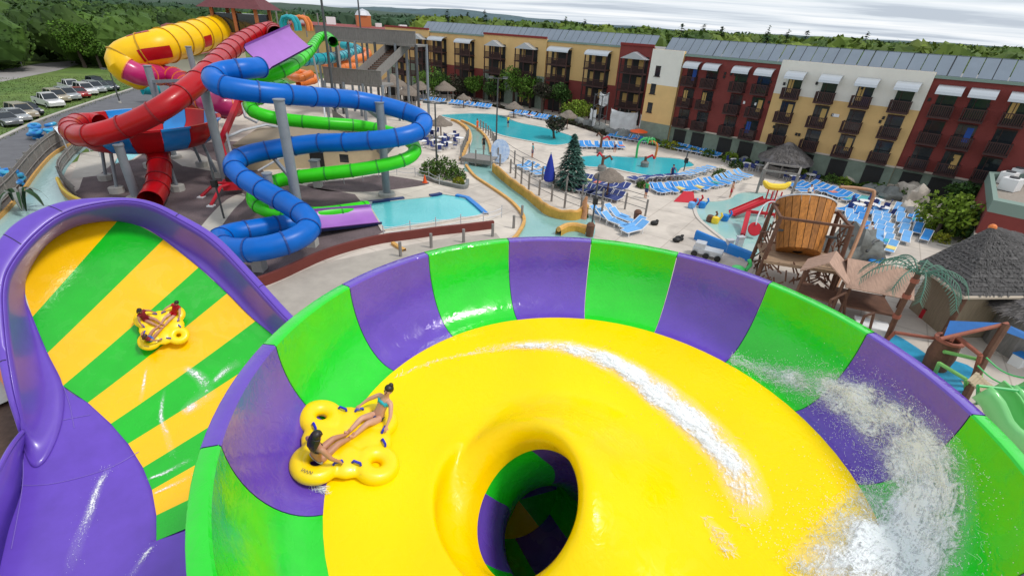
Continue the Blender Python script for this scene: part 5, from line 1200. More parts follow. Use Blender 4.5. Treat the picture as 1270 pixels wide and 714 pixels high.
# trees and shrubs in front of the hotel
for (x, y, h, r, lab, lm) in [(532, 122, 5.2, 2.9, 'round green tree by the far thatched huts', 'leaf_mid'), (567, 121, 4.2, 2.3, 'dark reddish tree before the red hotel section', 'leaf_pur'), (588, 123, 4.4, 2.0, 'small green tree left of the tall lamp', 'leaf_mid'), (637, 131, 6.3, 2.5, 'tallest light green tree before the sage hotel section', 'leaf_mid'), (657, 134, 5.2, 2.3, 'green tree touching the tallest one', 'leaf_mid'), (672, 141, 5.2, 1.7, 'slim green tree with bronze tips', 'leaf_pur'), (682, 136, 4.6, 1.9, 'green tree behind the bronze shrub', 'leaf_mid'), (717, 138, 4.6, 1.9, 'small tree beside the white tarps', 'leaf_mid'), (547, 121, 4.6, 2.2, 'tree between the two thatched huts', 'leaf_dark'), (612, 127, 4.4, 2.0, 'dark tree right of the tall lamp top', 'leaf_dark'), (694, 142, 4.8, 1.9, 'dark tree right of the bronze shrub', 'leaf_dark'), (731, 141, 3.6, 1.5, 'small dark tree behind the scaffold', 'leaf_dark'), (713, 150, 3.3, 2.3, 'wide bright green bushy tree near the scaffold', 'leaf_bright'), (687, 172, 3.0, 1.3, 'dark shrubby tree at the right end of the main pool', 'leaf_pur'), (1160, 292, 3.2, 2.1, 'round bright green tree beside the sunbathing terrace', 'leaf_bright'), (1245, 294, 3.0, 1.7, 'round green tree in front of the red annex', 'leaf_bright'), (1182, 262, 2.6, 1.3, 'small dark tree behind the round bright one', 'leaf_dark'), (1195, 300, 2.6, 1.4, 'dark tree beside the shingled hut roof', 'leaf_dark')]:
    tree(x, y, h*1.08, r*1.25, lab, lm, 1700 if r > 1.6 else 900, .2, 'garden trees')
conifer(G(706, 232), 5.3, 2.0, 'blue green spruce standing between the pools', 'leaf_blue', 3200, .34, 'spruce_tree')
for i, (x, y, r, lm, lab) in enumerate([(537, 216, 1.5, 'leaf_shrub', 'big green shrub left of the river bed planting'), (552, 218, 1.7, 'leaf_shrub', 'largest green shrub around the near lamp post'), (566, 222, 1.1, 'leaf_shrub', 'green shrub at the right end of the raised bed'), (535, 217.5, .5, 'leaf_yel', 'small yellow shrub at the left of the raised bed'), (569, 228, .6, 'leaf_yel', 'small yellow shrub at the right of the raised bed'),
  (770, 161, .9, 'leaf_bright', 'low bright shrub under the white tarps'), (820, 170, .7, 'leaf_yel', 'yellow shrub near the cream tower'), (842, 172, .9, 'leaf_shrub', 'green shrub at the foot of the first red balconies'), (856, 174, .9, 'leaf_bright', 'bright shrub before the sage base'), (866, 176, 1.0, 'leaf_yel', 'yellow green shrub right of the bright shrub'), (885, 181, .6, 'leaf_yel', 'small yellow shrub above the blue loungers'), (908, 184, .9, 'leaf_shrub', 'dark green shrub left of the thatched bar'), (932, 190, 1.1, 'leaf_bright', 'round bright shrub near the thatched bar'), (912, 208, .9, 'leaf_dark', 'low dark shrub in the curved planter'), (893, 220, .9, 'leaf_shrub', 'low hedge between the fanned loungers'), (944, 196, .6, 'leaf_shrub', 'small shrub left of the bar roof'),
  (1011, 206, 1.0, 'leaf_bright', 'round shrub between two patio openings'), (1048, 213, .9, 'leaf_shrub', 'green shrub in front of the sand section'), (1062, 216, .8, 'leaf_bright', 'light shrub in front of the sand section'), (1106, 220, .9, 'leaf_shrub', 'shrub above the pale rocks'), (1140, 228, 1.0, 'leaf_shrub', 'shrub at the foot of the second red section'), (1148, 240, .5, 'leaf_yel', 'yellow shrub beside the rocks'), (1150, 262, .8, 'leaf_dark', 'dark shrub on the terrace slope'), (1158, 285, .8, 'leaf_yel', 'yellow shrub beside the topmost loungers'), (1166, 300, .7, 'leaf_yel', 'yellow shrub near the shingled roof'), (1175, 285, 1.0, 'leaf_dark', 'dark shrub below the stone path'), (1208, 246, .8, 'leaf_dark', 'dark shrub beside the red annex'), (1190, 240, .8, 'leaf_pur', 'bronze shrub beside the stone path'), (795, 232.5, .6, 'leaf_shrub', 'small shrub in the dark planter by the loungers'), (724, 270, .35, 'leaf_dark', 'tiny dark plants around the rock column')]):
    shrub(x, y, r, lab, lm, n_=int(160+180*r), ls=.09+.04*r, group='garden shrubs')
# planting border before the hotel
for (nm, pts, lab) in [('planting_border', [(560, 124), (640, 136), (700, 152), (760, 172), (755, 166), (690, 146), (600, 130), (555, 121)], 'mixed low planting along the far pool terrace'), ('hotel_border', [(800, 172), (900, 190), (960, 206), (1100, 232), (1140, 240), (1135, 232), (1050, 212), (930, 186), (840, 168)], 'low mixed planting along the hotel base')]:
    Pw = W(pts); k = len(Pw)//2; mb = MB()
    for i in range(5200):
        t = random.random()*(k-1); j = int(t); f = t-j; a = Pw[j].lerp(Pw[j+1], f); b = Pw[-1-j].lerp(Pw[-2-j] if -2-j >= -len(Pw) else Pw[-1-j], f); q = clear(a.lerp(b, random.random()), .3); leaf(mb, Vector((q.x, q.y, .1+.5*random.random()*(.6+noise.noise(q*.8)))), .14, .6)
    tag(mb.build(nm, M['leaf_pur'] if nm[0] == 'p' else M['leaf_shrub']), lab, 'planting', kind='stuff')
    flat(nm+'_soil', pts, M['soil'], .02)
LOT = W([(-80, 225), (0, 176), (50, 153), (101, 135), (171, 112), (215, 97), (320, 110), (240, 160), (110, 190), (60, 232), (0, 310), (-80, 360)])
ROAD = W([(-300, 165), (-60, 112), (0, 87), (50, 79), (97, 75), (98, 80), (70, 88), (0, 102), (-60, 122), (-300, 190)])
def inpoly(p, P):
    c = False
    for i in range(len(P)):
        a, b = P[i-1], P[i]
        if (a.y > p.y) != (b.y > p.y) and p.x < (b.x-a.x)*(p.y-a.y)/(b.y-a.y)+a.x: c = not c
    return c
mb = MB()
for i in range(26000):
    x = random.uniform(-1, 1); a = random.uniform(radians(-62), radians(-35)); d = random.uniform(70, 140); p = Vector((sin(a)*d, cos(a)*d, 0))
    if inpoly(p, LOT): continue
    leaf(mb, p+Vector((0, 0, .05)), random.uniform(.05, .12), .1)
tag(mb.build('rough_grass', leafm('rough_grass_blades', (.06, .10, .02), .5, c2=(.09, .12, .03), n2=.1)), 'rough tufted grass on the verge behind the parked cars', 'grass', kind='stuff')
# ---------------------------------------------------------------- lounge chairs
def make_lounger(sl_m='sling'):
    t = thing('sun_lounger', 'x', 'sun lounger')
    mb = MB()
    for s_ in (-1, 1): mb.bar((-.95, s_*.31, .32), (.35, s_*.31, .32), .045); mb.bar((.35, s_*.31, .32), (.95, s_*.31, .72), .045)
    for x_ in (-.95, .35): mb.bar((x_, -.31, .32), (x_, .31, .32), .045)
    mb.bar((.95, -.31, .72), (.95, .31, .72), .045); mb.build('frame', M['white'], t)
    MB().box((-.3, 0, .345), (1.28, .54, .025)).build('seat', M[sl_m], t)
    MB().box((.65, 0, .535), (.70, .54, .025), Matrix.Rotation(-atan2(.4, .6), 3, 'Y')).build('backrest', M[sl_m], t)
    for (x_, y_) in ((-.8, -.3), (-.8, .3), (.45, -.3), (.45, .3)): MB().bar((x_, y_, 0), (x_, y_, .31), .045).build('leg', M['white'], t)
    return t
LB = Proto(lambda: make_lounger('sling')); LP = Proto(lambda: make_lounger('lsling')); LN = Proto(lambda: make_lounger('navy'))
def lounger_row(proto, a, b, n_, head, desc, group, jit=.085, tone='blue'):
    """n_ loungers between survey pixels a and b; head: survey pixel the heads point towards, relative to the row middle"""
    A = G(*a); B = G(*b); h = G(*head)-(A+B)/2; rz = atan2(h.y, h.x)
    d = (B-A).normalized(); per = Vector((-d.y, d.x, 0)); per = per if per.dot(h) > 0 else -per
    rz = atan2(per.y, per.x) if abs(per.dot(h.normalized())) > .5 else rz
    for i in range(n_):
        p = A.lerp(B, i/(max(1, n_-1)))+Vector((random.gauss(0, jit), random.gauss(0, jit), 0))
        proto.put(p, rz+random.gauss(0, jit), '%s lounger, %s from the left %s' % (tone, ORD[i], desc), group)
random.seed(41)
g1 = 'blue sun loungers round the pools'
lounger_row(LB, (524, 125), (548, 128), 6, (540, 110), 'at the far left end of the main pool', g1)
lounger_row(LB, (560, 129.5), (606, 135), 12, (590, 115), 'in the row behind the main pool', g1)
lounger_row(LB, (638, 142), (694, 152), 13, (675, 130), 'behind the right half of the main pool', g1)
lounger_row(LB, (717, 183), (770, 184), 11, (743, 165), 'in the row above the kidney pool', g1)
for k_, (a, b, n_) in enumerate([((757, 170), (776, 173), 5), ((782, 174.5), (802, 178), 5), ((808, 179), (832, 183), 6), ((838, 185), (856, 188.5), 5), ((862, 190), (890, 195.5), 7)]):
    lounger_row(LB, a, b, n_, ((a[0]+b[0])/2+2, a[1]-14), 'in cluster %s of the hotel side row' % ['A', 'B', 'C', 'D', 'E'][k_], g1)
lounger_row(LN, (786, 226), (842, 221.5), 11, (815, 250), 'of the navy row below the kidney pool', g1, tone='navy')
lounger_row(LP, (845, 221), (884, 211), 8, (870, 240), 'of the curved row by the small stone path', g1, tone='pale blue')
lounger_row(LB, (812, 239), (858, 236), 9, (836, 222), 'of the bright row facing the walkway', g1)
lounger_row(LB, (864, 235), (892, 229), 6, (876, 215), 'of the row beside the low hedge', g1)
lounger_row(LP, (896, 228), (922, 219), 6, (902, 212), 'of the fan near the white tables', g1, tone='pale blue')
lounger_row(LP, (650, 208), (672, 219), 5, (672, 205), 'of the short row left of the spruce', g1, tone='pale blue')
lounger_row(LN, (718, 225), (740, 230), 5, (730, 215), 'of the first navy row right of the spruce', g1, tone='navy')
lounger_row(LN, (716, 236), (766, 249), 10, (745, 230), 'of the second navy row right of the spruce', g1, tone='navy')
lounger_row(LN, (748, 231), (772, 238), 5, (765, 223), 'of the navy row under the thatched parasol', g1, tone='navy')
for i, (x, y) in enumerate([(746, 272), (754, 276), (762, 280), (764, 270), (771, 275)]):
    LP.put(G(x, y), 2.3+random.gauss(0, .05), 'pale blue lounger, %s of five lying open near the rope fence' % ORD[i], g1, 1.25)
for i, (x, y) in enumerate([(783, 284.5), (786, 289.5)]): LP.put(G(x, y), .62, 'pale blue lounger %s beside the five open ones' % ['behind, turned', 'in front, turned'][i], g1, 1.25)
rows_ = [((985, 232), (1000, 240), 4), ((1003, 232), (1022, 240), 4), ((1026, 240), (1052, 250), 5), ((1046, 262), (1062, 268), 3), ((1052, 272), (1062, 292), 4), ((1082, 262), (1090, 300), 7), ((1092, 270), (1102, 312), 7), ((1110, 262), (1124, 300), 6), ((1126, 264), (1144, 298), 6), ((1064, 268), (1076, 300), 4)]
for k_, (a, b, n_) in enumerate(rows_):
    lounger_row(LP if k_ in (4, 5, 6, 7) else LB, a, b, n_, (a[0]+14, a[1]-6), 'in file %s of the sunbathing terrace' % 'ABCDEFGHIJ'[k_], 'loungers on the sunbathing terrace', tone='blue')
# towels left on some loungers
random.seed(91)
tws = [mat('towel_'+n_, c_, .95, ns=8, na=.2) for n_, c_ in (('white', (.75, .75, .73)), ('striped', (.6, .2, .15)), ('teal', (.05, .35, .4)), ('yellow', (.75, .6, .2)))]
cand = [o for o in COL.objects if o.name.startswith('sun_lounger')]
for i, o in enumerate(random.sample(cand, 22)):
    p = Vector(o.location); mb = MB(); c = p+Vector((0, 0, .375)); nm = tws[i % 4].name.split('_')[1]
    mb.box(c, (.9, .58, .03), o.rotation_euler.z).box(c+Matrix.Rotation(o.rotation_euler.z, 3, 'Z') @ Vector((-.2, .32, -.1)), (.45, .03, .22), o.rotation_euler.z)
    tag(mb.build('towel', tws[i % 4], org=p), '%s towel on the %s' % (nm, o['label'].replace(' from the left', '')), 'towel', 'towels left on loungers')
# ---------------------------------------------------------------- white tables and chairs
def make_table():
    t = thing('patio_table', 'x', 'table'); MB().lathe([(0, .74), (.55, .74), (.55, .71), (0, .71)], (0, 0, 0), 16).build('tabletop', M['white'], t)
    MB().tube([(0, 0, .02), (0, 0, .71)], .05, 8).build('pedestal', M['white'], t); MB().lathe([(0, .05), (.28, .02), (.28, 0)], (0, 0, 0), 12).build('base', M['white'], t); return t
def make_chair():
    t = thing('patio_chair', 'x', 'chair'); MB().box((0, 0, .44), (.46, .46, .05)).build('seat', M['navy'], t)
    MB().box((-.24, 0, .7), (.04, .46, .5), Matrix.Rotation(-.15, 3, 'Y')).build('backrest', M['navy'], t)
    for (x_, y_) in ((-.2, -.2), (-.2, .2), (.2, -.2), (.2, .2)): MB().bar((x_, y_, 0), (x_, y_, .43), .035).build('leg', M['white'], t)
    return t
PT = Proto(make_table); PC = Proto(make_chair)
spots = [(497, 172), (507, 168), (519, 174), (528, 170), (540, 181), (549, 177), (556, 184), (545, 187), (561, 173), (570, 178), (535, 168), (524, 182), (983, 226), (1003, 224), (1062, 262), (1070, 258), (1078, 262), (940, 212), (925, 210), (1092, 266), (1085, 256), (910, 205)]
for i, (x, y) in enumerate(spots):
    p = G(x, y); where = 'of the snack terrace' if i < 12 else 'of the upper sun terrace'
    PT.put(p, 0, 'round white patio table, %s %s' % (ORD[i if i < 12 else i-12], where), 'white patio tables')
    for k in range(3):
        a = k*2.1+i*.7; PC.put(p+Vector((cos(a)*.85, sin(a)*.85, 0)), a+pi, 'navy patio chair, %s round the %s white table %s' % (ORD[k], ORD[i if i < 12 else i-12], where.replace('of the ', 'on the ')), 'navy patio chairs')
# ---------------------------------------------------------------- thatched parasols and huts
def thatch_hut(px, py, h, r, label, m='thatch', walls=False, zc=None):
    b = G(px, py); t = thing('thatched_parasol' if not walls else 'thatched_hut', label, 'parasol' if not walls else 'hut', b)
    prof = [(0, h), (r*.12, h-.04), (r*.3, h-r*.15), (r*.5, h-r*.28), (r*.53, h-r*.33), (r*.78, h-r*.47), (r, h-r*.62), (r*1.04, h-r*.74), (r*.9, h-r*.66), (0, h-.15)]
    o = MB().lathe(prof, b, 34); 
    for v in o.v:
        v.z += .16*noise.noise(v*2.2); q_ = (v-b); v.x += q_.x*.1*noise.noise(v*4); v.y += q_.y*.1*noise.noise(v*4+Vector((7, 0, 0)))
    o.build('thatch_roof', M[m], t, smooth=True, ang=60)
    if not walls: MB().tube([b, b+Vector((0, 0, h-.2))], .08, 8).build('post', M['wood2'], t)
    else:
        for k in range(6): a = k*pi/3; MB().tube([b+Vector((cos(a)*r*.75, sin(a)*r*.75, 0)), b+Vector((cos(a)*r*.75, sin(a)*r*.75, h-r*.5))], .1, 7).build('post', M['wood'], t)
        MB().lathe([(r*.6, 0), (r*.6, 1.05), (r*.68, 1.05), (r*.68, 1.15), (r*.5, 1.15)], b, 14).build('counter', M['wood'], t)
        MB().lathe([(0, 0), (r*.45, 0), (r*.45, h-r*.6), (0, h-r*.6)], b, 12).build('dark_core', M['black'], t)
    return t
for (x, y, h, r, lab) in [(522, 124, 3.4, 1.9, 'left of two small thatched huts near the pool end'), (552, 124, 3.4, 2.1, 'right of two small thatched huts near the pool end'), (488, 125, 4.6, 2.6, 'big tan thatched hut behind the slide tower stairs'), (508, 133, 3.6, 2.0, 'thatched hut below the tower post')]:
    thatch_hut(x, y, h, r, lab, walls=True)
for (x, y, h, r, lab) in [(547, 172, 2.9, 1.5, 'brown thatched parasol over the snack tables'), (637, 146, 2.6, 1.5, 'grey thatched parasol behind the main pool'), (575, 134, 2.4, 1.2, 'small grey thatched parasol near the purple tree'), (703, 160, 2.8, 1.4, 'grey thatched parasol by the right of the main pool'), (752, 246, 2.9, 1.35, 'tilted looking thatched parasol near the rope fence')]:
    thatch_hut(x, y, h, r, lab)
BAR = thatch_hut(968, 217, 3.7, 2.8, 'large open thatched bar before the hotel patios', 'shing', True)
# arbour beside the bar
def posts_beams(name, label, cat, P4, h, m, r=.12, roof=None):
    c = sum((G(*q) for q in P4), Vector((0, 0, 0)))/4; t = thing(name, label, cat, c); T = []
    for q in P4: b = G(*q); MB().tube([b, b+Vector((0, 0, h))], r, 8).build('post', m, t); T.append(b+Vector((0, 0, h)))
    for i in range(4): MB().bar(T[i], T[(i+1) % 4], .16).build('beam', m, t)
    if roof: MB().add([p+Vector((0, 0, .1)) for p in T], [(0, 1, 2, 3)]).build('canopy', roof, t).modifiers.new('s', 'SOLIDIFY').thickness = .06
    return t
posts_beams('wooden_arbour', 'grey wooden beam arbour at the head of the wading pool', 'arbour', [(938, 240), (980, 246), (984, 236), (944, 230)], 2.4, M['wood'])
# ---------------------------------------------------------------- lamp posts
def lamp(px, py, h, label, m='dsteel', heads=2):
    b = G(px, py); t = thing('lamp_post', label, 'lamp post', b)
    MB().tube([b, b+Vector((0, 0, h))], [.11, .07], 8).build('pole', M[m], t, smooth=True); MB().box(b+Vector((0, 0, h)), (2.0, .08, .08)).build('cross_arm', M[m], t)
    for k in range(heads):
        s_ = -1 if k == 0 else 1; c = b+Vector((s_*.85, 0, h+.1)); l_ = MB().box(c, (.6, .4, .16)).build('lamp_head', M[m], t); MB().box(c-Vector((0, 0, .1)), (.5, .32, .03)).build('lens', M['white'], l_)
    MB().lathe([(.22, 0), (.22, .25), (.12, .3)], b, 10).build('pole_base', M['conc'], t); return t
lamp(542, 216, 6.9, 'dark twin headed lamp post standing in the round shrub bed'); lamp(615, 187, 8.3, 'tall dark twin headed lamp post beside the upper river'); lamp(149, 128, 4.8, 'dark lamp post at the edge of the parking lot')
for (x, y, h, lab) in [(278, 271, 5.0, 'slim dark speaker pole leaning over the gravel bed'), (733, 287, 4.6, 'dark pole with black speaker by the open loungers'), (848, 212, 2.2, 'short dark pole with speaker on the kidney pool edge')]:
    b = G(x, y); t = thing('speaker_pole', lab, 'pole', b); MB().tube([b, b+Vector((0, 0, h))], .07, 8).build('pole', M['dsteel'], t); MB().box(b+Vector((0, -.1, h*.55)), (.35, .35, .5)).build('speaker_box', M['black'], t)
# ---------------------------------------------------------------- fences, walls, river rims
def wall_strip(name, label, pts, h, th, m, cat='wall', k=5, capm=None, wavy=0):
    P = crom([Vector((p.x, p.y, 0)) for p in W(pts)], k) if k else W(pts); t = thing(name, label, cat, P[len(P)//2]); rows = []; caps = []
    for i, p in enumerate(P):
        d = (P[min(i+1, len(P)-1)]-P[max(i-1, 0)]).normalized(); s_ = Vector((d.y, -d.x, 0))*th/2; hh_ = h*(1+wavy*noise.noise(p*.9)); z_ = Vector((0, 0, hh_))
        rows.append([p-s_, p-s_+z_, p+s_+z_, p+s_]); caps.append(p+z_)
    MB().grid(rows).build('wall_body', M[m] if isinstance(m, str) else m, t)
    if capm: MB().tube(caps, th*.42, 8).build('rounded_cap', M[capm], t, smooth=True)
    return t
wall_strip('low_wall', 'dark red low retaining wall curving beside the slide pool', [(322, 356), (350, 345), (400, 322), (440, 309), (475, 301), (510, 296), (545, 291), (580, 287), (612, 283)], .62, .25, 'wallred')
wall_strip('river_wall', 'wavy ochre rock wall on the right bank of the river', [(612, 213), (622, 222), (638, 235), (655, 247), (668, 258), (678, 266), (692, 271), (708, 273), (718, 271), (727, 264)], .75, .35, 'rimy', capm='rim', wavy=.35)
wall_strip('river_rim', 'thin ochre rim on the left bank of the river', [(578, 206), (588, 219), (604, 230), (622, 242), (636, 253), (647, 266), (650, 277), (642, 292), (634, 300)], .22, .25, 'rim')
wall_strip('river_rim', 'ochre rim around the head of the upper river', [(572, 200), (578, 184), (583, 172), (579, 161), (567, 152), (560, 150)], .35, .4, 'rim', wavy=.3)
wall_strip('river_rim', 'ochre rim on the right side of the upper river', [(572, 151), (586, 157), (598, 166), (606, 178), (609, 192)], .3, .3, 'rim')
wall_strip('river_rim', 'short ochre rock rim just above the bowl edge', [(692, 292), (702, 287), (715, 286), (728, 290)], .5, .5, 'rimy', capm='rim', wavy=.3)
wall_strip('river_rim', 'long ochre rim under the plank fence on the left river', [(-60, 312), (-20, 286), (2, 270), (26, 244), (46, 216), (66, 194), (88, 181), (112, 174)], .3, .16, 'rim')
wall_strip('river_rim', 'short yellow rim where the left river meets the wave wall', [(74, 228), (80, 240), (90, 249), (104, 256)], .5, .3, 'rim', capm='yplastic')
wall_strip('river_rim', 'orange edged pale channel rim at the left picture edge', [(-30, 452), (0, 465), (12, 478), (24, 500)], .3, .3, 'ora')
wall_strip('dark_bank', 'pale concrete bank below the left river', [(-30, 472), (0, 484), (20, 498)], .2, 1.2, 'conc')
def plank_fence(name, label, pts, h, lean=0, m='wood', gap=.16, rails=True, step=None):
    P = resample(crom(W(pts), 6), step or gap); t = thing(name, label, 'fence', P[len(P)//2]); mb = MB()
    for i, p in enumerate(P):
        d = (P[min(i+1, len(P)-1)]-P[max(i-1, 0)]).normalized(); mb.box(p+Vector((0, 0, h/2)), (gap*.82, .05, h*(1+random.uniform(-.04, .04))), atan2(d.y, d.x))
    mb.build('pickets', M[m], t)
    for z_ in (h*.3, h*.85): MB().tube([p+Vector((0, 0, z_))+Vector((.06, .06, 0)) for p in P[::4]+[P[-1]]], .045, 5).build('rail', M[m], t)
    Q = P[::14]
    for p in Q: MB().box(p+Vector((0, 0, h*.55)), (.16, .16, h*1.12)).build('post', M['wood'], t)
    return t
plank_fence('plank_fence', 'tall weathered plank fence between the left river and the parking lot', [(-60, 300), (-22, 278), (0, 262), (24, 237), (44, 210), (64, 189), (86, 176), (112, 169)], 1.7, gap=.2)
plank_fence('plank_fence', 'weathered picket fence on the right bank of the left river', [(108, 180), (96, 190), (84, 203), (76, 216), (82, 232), (96, 246)], 1.1, gap=.28, step=.5)
def post_fence(label, pts, h, step=2.0, rails=2, m='wood', r=.075, rm='dsteel', name='rope_fence'):
    P = resample(crom(W(pts), 6), step); t = thing(name, label, 'fence', P[0])
    for p in P: MB().tube([p, p+Vector((0, 0, h*random.uniform(.95, 1.1)))], r, 7).build('post', M[m], t)
    for k in range(rails):
        z_ = h*(.45+.4*k); L_ = []
        for a, b in zip(P, P[1:]):
            for j in range(5): u = j/5; L_.append(a.lerp(b, u)+Vector((0, 0, z_-(.12*4*u*(1-u) if rm != 'dsteel' else 0))))
        L_.append(P[-1]+Vector((0, 0, z_))); MB().tube(L_, .025, 5).build('rail', M[rm], t)
    return t
post_fence('grey post fence beside the river wall running down to the bowl', [(633, 215), (645, 227), (660, 238), (680, 248), (700, 258), (726, 268), (745, 272)], 1.5, 1.7, m='wood', r=.1)
post_fence('long post and rail fence in front of the spruce', [(623, 192), (640, 205), (670, 222), (705, 240), (740, 252), (785, 262), (800, 268)], 1.4, 2.0, 3, r=.09)
post_fence('post fence on the left bank above the footbridge', [(572, 196), (577, 184), (581, 172)], 1.3, 1.3, r=.1)
post_fence('post fence on the right bank of the upper river', [(596, 160), (607, 170), (614, 183), (616, 196), (620, 206)], 1.3, 1.5, r=.1)
post_fence('thin metal railing round the near edge of the slide pool', [(476, 295), (510, 290), (550, 284), (590, 279), (622, 270)], 1.0, 1.9, m='galv', r=.035, rm='galv', name='metal_railing')
post_fence('row of dark posts on the river walk below the red wall', [(497, 318), (516, 311), (566, 302), (594, 298), (612, 293), (625, 288), (638, 282), (647, 270)], 1.05, 2.2, 0, m='wood', r=.11)
post_fence('thin metal railing around the gravel strip behind the slide pool', [(380, 224), (430, 228), (480, 218), (520, 220), (545, 230)], 1.0, 1.8, m='galv', r=.03, rm='galv', name='metal_railing')
wall_strip('raised_planter', 'stone edged planter holding the shrubs by the lamp post', [(528, 222), (545, 228), (562, 232), (577, 234), (580, 226)], .35, .3, 'rockg')
wall_strip('pool_edge_pad', 'dark blue padded edge on the right of the slide pool', [(566, 243.5), (579.5, 246.5), (591, 256), (603, 267)], .2, .4, 'bplastic', k=0)
wall_strip('pool_edge_pad', 'navy padded edge at the upper left of the slide pool', [(455, 252.5), (478, 250), (501, 247)], .2, .4, 'nav', k=0)
wall_strip('pool_edge_pad', 'short navy padded edge at the top of the slide pool', [(533, 244), (541, 243), (547, 241.5)], .2, .4, 'nav', k=0)
wall_strip('slide_end_curb', 'ochre curb on the walk left of the bowl rim', [(487, 303), (494, 308), (502, 312)], .2, .25, 'rim', k=0)
# footbridge
br = thing('footbridge', 'grey plank footbridge crossing the river', 'bridge', G(595, 205)); A = G(577, 201); B = G(613, 206); mb = MB(); k = 18
d = (B-A).normalized()
for i in range(k): mb.box(A.lerp(B, (i+.5)/k)+Vector((0, 0, .75)), (.95*(B-A).length/k, 2.4, .1), atan2(d.y, d.x))
mb.build('deck_planks', M['wood'], br)
for s_ in (-1.15, 1.15):
    o_ = Vector((-d.y, d.x, 0))*s_; MB().bar(A+o_+Vector((0, 0, .55)), B+o_+Vector((0, 0, .55)), .14, .3).build('beam', M['wood'], br)
    for u in (0, .5, 1): p = A.lerp(B, u)+o_; MB().tube([p, p+Vector((0, 0, 1.8))], .08, 7).build('post', M['wood'], br)
# ---------------------------------------------------------------- rocks
def rock(px, py, r, h, label, m='rock', name='rock'):
    b = G(px, py); t = MB().ball((0, 0, h*.3), (r, r*.8, h), 16, 10)
    for v in t.v: k = 1+.6*noise.noise(v*1.6/r+b)+.25*noise.noise(v*4/r+b); v.x *= k; v.y *= k; v.z = max(-.1, v.z*k)
    for v in t.v: v += b
    return tag(t.build(name, M[m], smooth=True, ang=50, org=b), label, 'rock', 'terrace rocks')
random.seed(51)
for i, (x, y, r, h, m, w_) in enumerate([(1000, 214, 1.3, .7, 'rockg', 'left of the pale rock bank'), (1018, 218, 1.5, .8, 'rockg', 'grey, near the bar'), (1038, 222, 1.1, 1.3, 'rock', 'pale upright one at the bank start'), (1056, 226, 1.7, 1.0, 'rock', 'pale, above the dipping pool'), (1074, 229, 1.8, 1.1, 'rock', 'pale, in the middle of the bank'), (1092, 231, 1.9, 1.2, 'rock', 'pale and broad in the bank'), (1110, 236, 2.0, 1.3, 'rock', 'palest large one of the bank'), (1124, 244, 1.6, 1.3, 'rock', 'pale, beside the shrub'), (1134, 255, 1.4, 1.3, 'rock', 'pale, right end of the bank'), (1126, 266, 1.1, .9, 'rock', 'pale, below the bank end'), (1085, 240, 1.5, .7, 'rockg', 'grey, behind the dipping pool'), (1104, 246, 1.3, .8, 'rockg', 'brown grey, under the waterfall ledge'), (1160, 262, .8, .6, 'rock', 'tiny pale one beside the bright tree'), (985, 216, 1.0, .6, 'rockg', 'grey, right behind the bar'), (1172, 278, .8, .6, 'rock', 'pale, on the garden slope'), (897, 176, .8, .7, 'rockg', 'grey, at the hotel base'), (925, 202, .9, .5, 'rockg', 'flat grey one left of the bar'), (850, 180, .7, .5, 'rockg', 'grey, behind the hotel side loungers')]):
    rock(x, y, r*.9, h, 'rock '+w_ if i else 'grey rock '+w_, m)
for i, (x, y) in enumerate([(760, 168), (745, 162), (732, 158), (720, 155), (775, 171), (790, 171)]): rock(x, y, 1.2, .9, 'grey boulder, %s from the right below the white tarps' % ORD[i], 'rockg', 'boulder')
tag(rim_ring(W([(1170, 306), (1178, 290), (1190, 272), (1200, 258), (1206, 250)]), .9, 0, .06, closed=False).build('garden_path', M['path']), kind='structure')
# ---------------------------------------------------------------- scaffold and tarps
sc = thing('scaffold', 'pipe scaffold wrapped in torn white sheeting beside the hotel', 'scaffold', G(745, 160))
for (x, y) in [(733, 160), (742, 163), (750, 158), (741, 155)]: b = G(x, y); MB().tube([b, b+Vector((0, 0, 5.2))], .07, 6).build('standard', M['dsteel'], sc)
for z_ in (1.7, 3.4, 5.0):
    q = [G(733, 160), G(742, 163), G(750, 158), G(741, 155)]
    for i in range(4): MB().bar(q[i]+Vector((0, 0, z_)), q[(i+1) % 4]+Vector((0, 0, z_)), .07).build('ledger', M['dsteel'], sc)
def tarp(px0, px1, h0, h1, parent, name='sheeting', m='tarp', sag=.25):
    A = G(*px0); B = G(*px1); rows = []
    for i in range(13):
        u = i/12; p = A.lerp(B, u); rows.append([p+Vector((.12*noise.noise(Vector((i*.7, j*.9, px0[0]))), -.35*noise.noise(Vector((i*.5, j*.6, px0[0]+5))), (h0+(h1-h0)*j/7)*(1-.08*sin(u*pi)))) for j in range(8)])
    o = MB().grid(rows).build(name, M[m], parent, smooth=True, ang=180); return o
tarp((730, 158), (737, 161), .4, 3.0, sc); tarp((739, 156), (750, 157), 3.3, 5.2, sc)
for (a, b, h, lab) in [((755, 161), (787, 166), 3.1, 'long white tarpaulin screen on posts left of the hotel tower'), ((791, 167), (814, 171), 2.9, 'white tarpaulin screen leaning at the foot of the cream tower')]:
    t = thing('tarpaulin_screen', lab, 'screen', G(*a)); tarp(a, b, .05, h, t)
    for u in (0, .33, .66, 1): p = G(*a).lerp(G(*b), u)+Vector((0, .2, 0)); MB().tube([p, p+Vector((0, 0, h*1.05))], .05, 6).build('post', M['wood'], t)
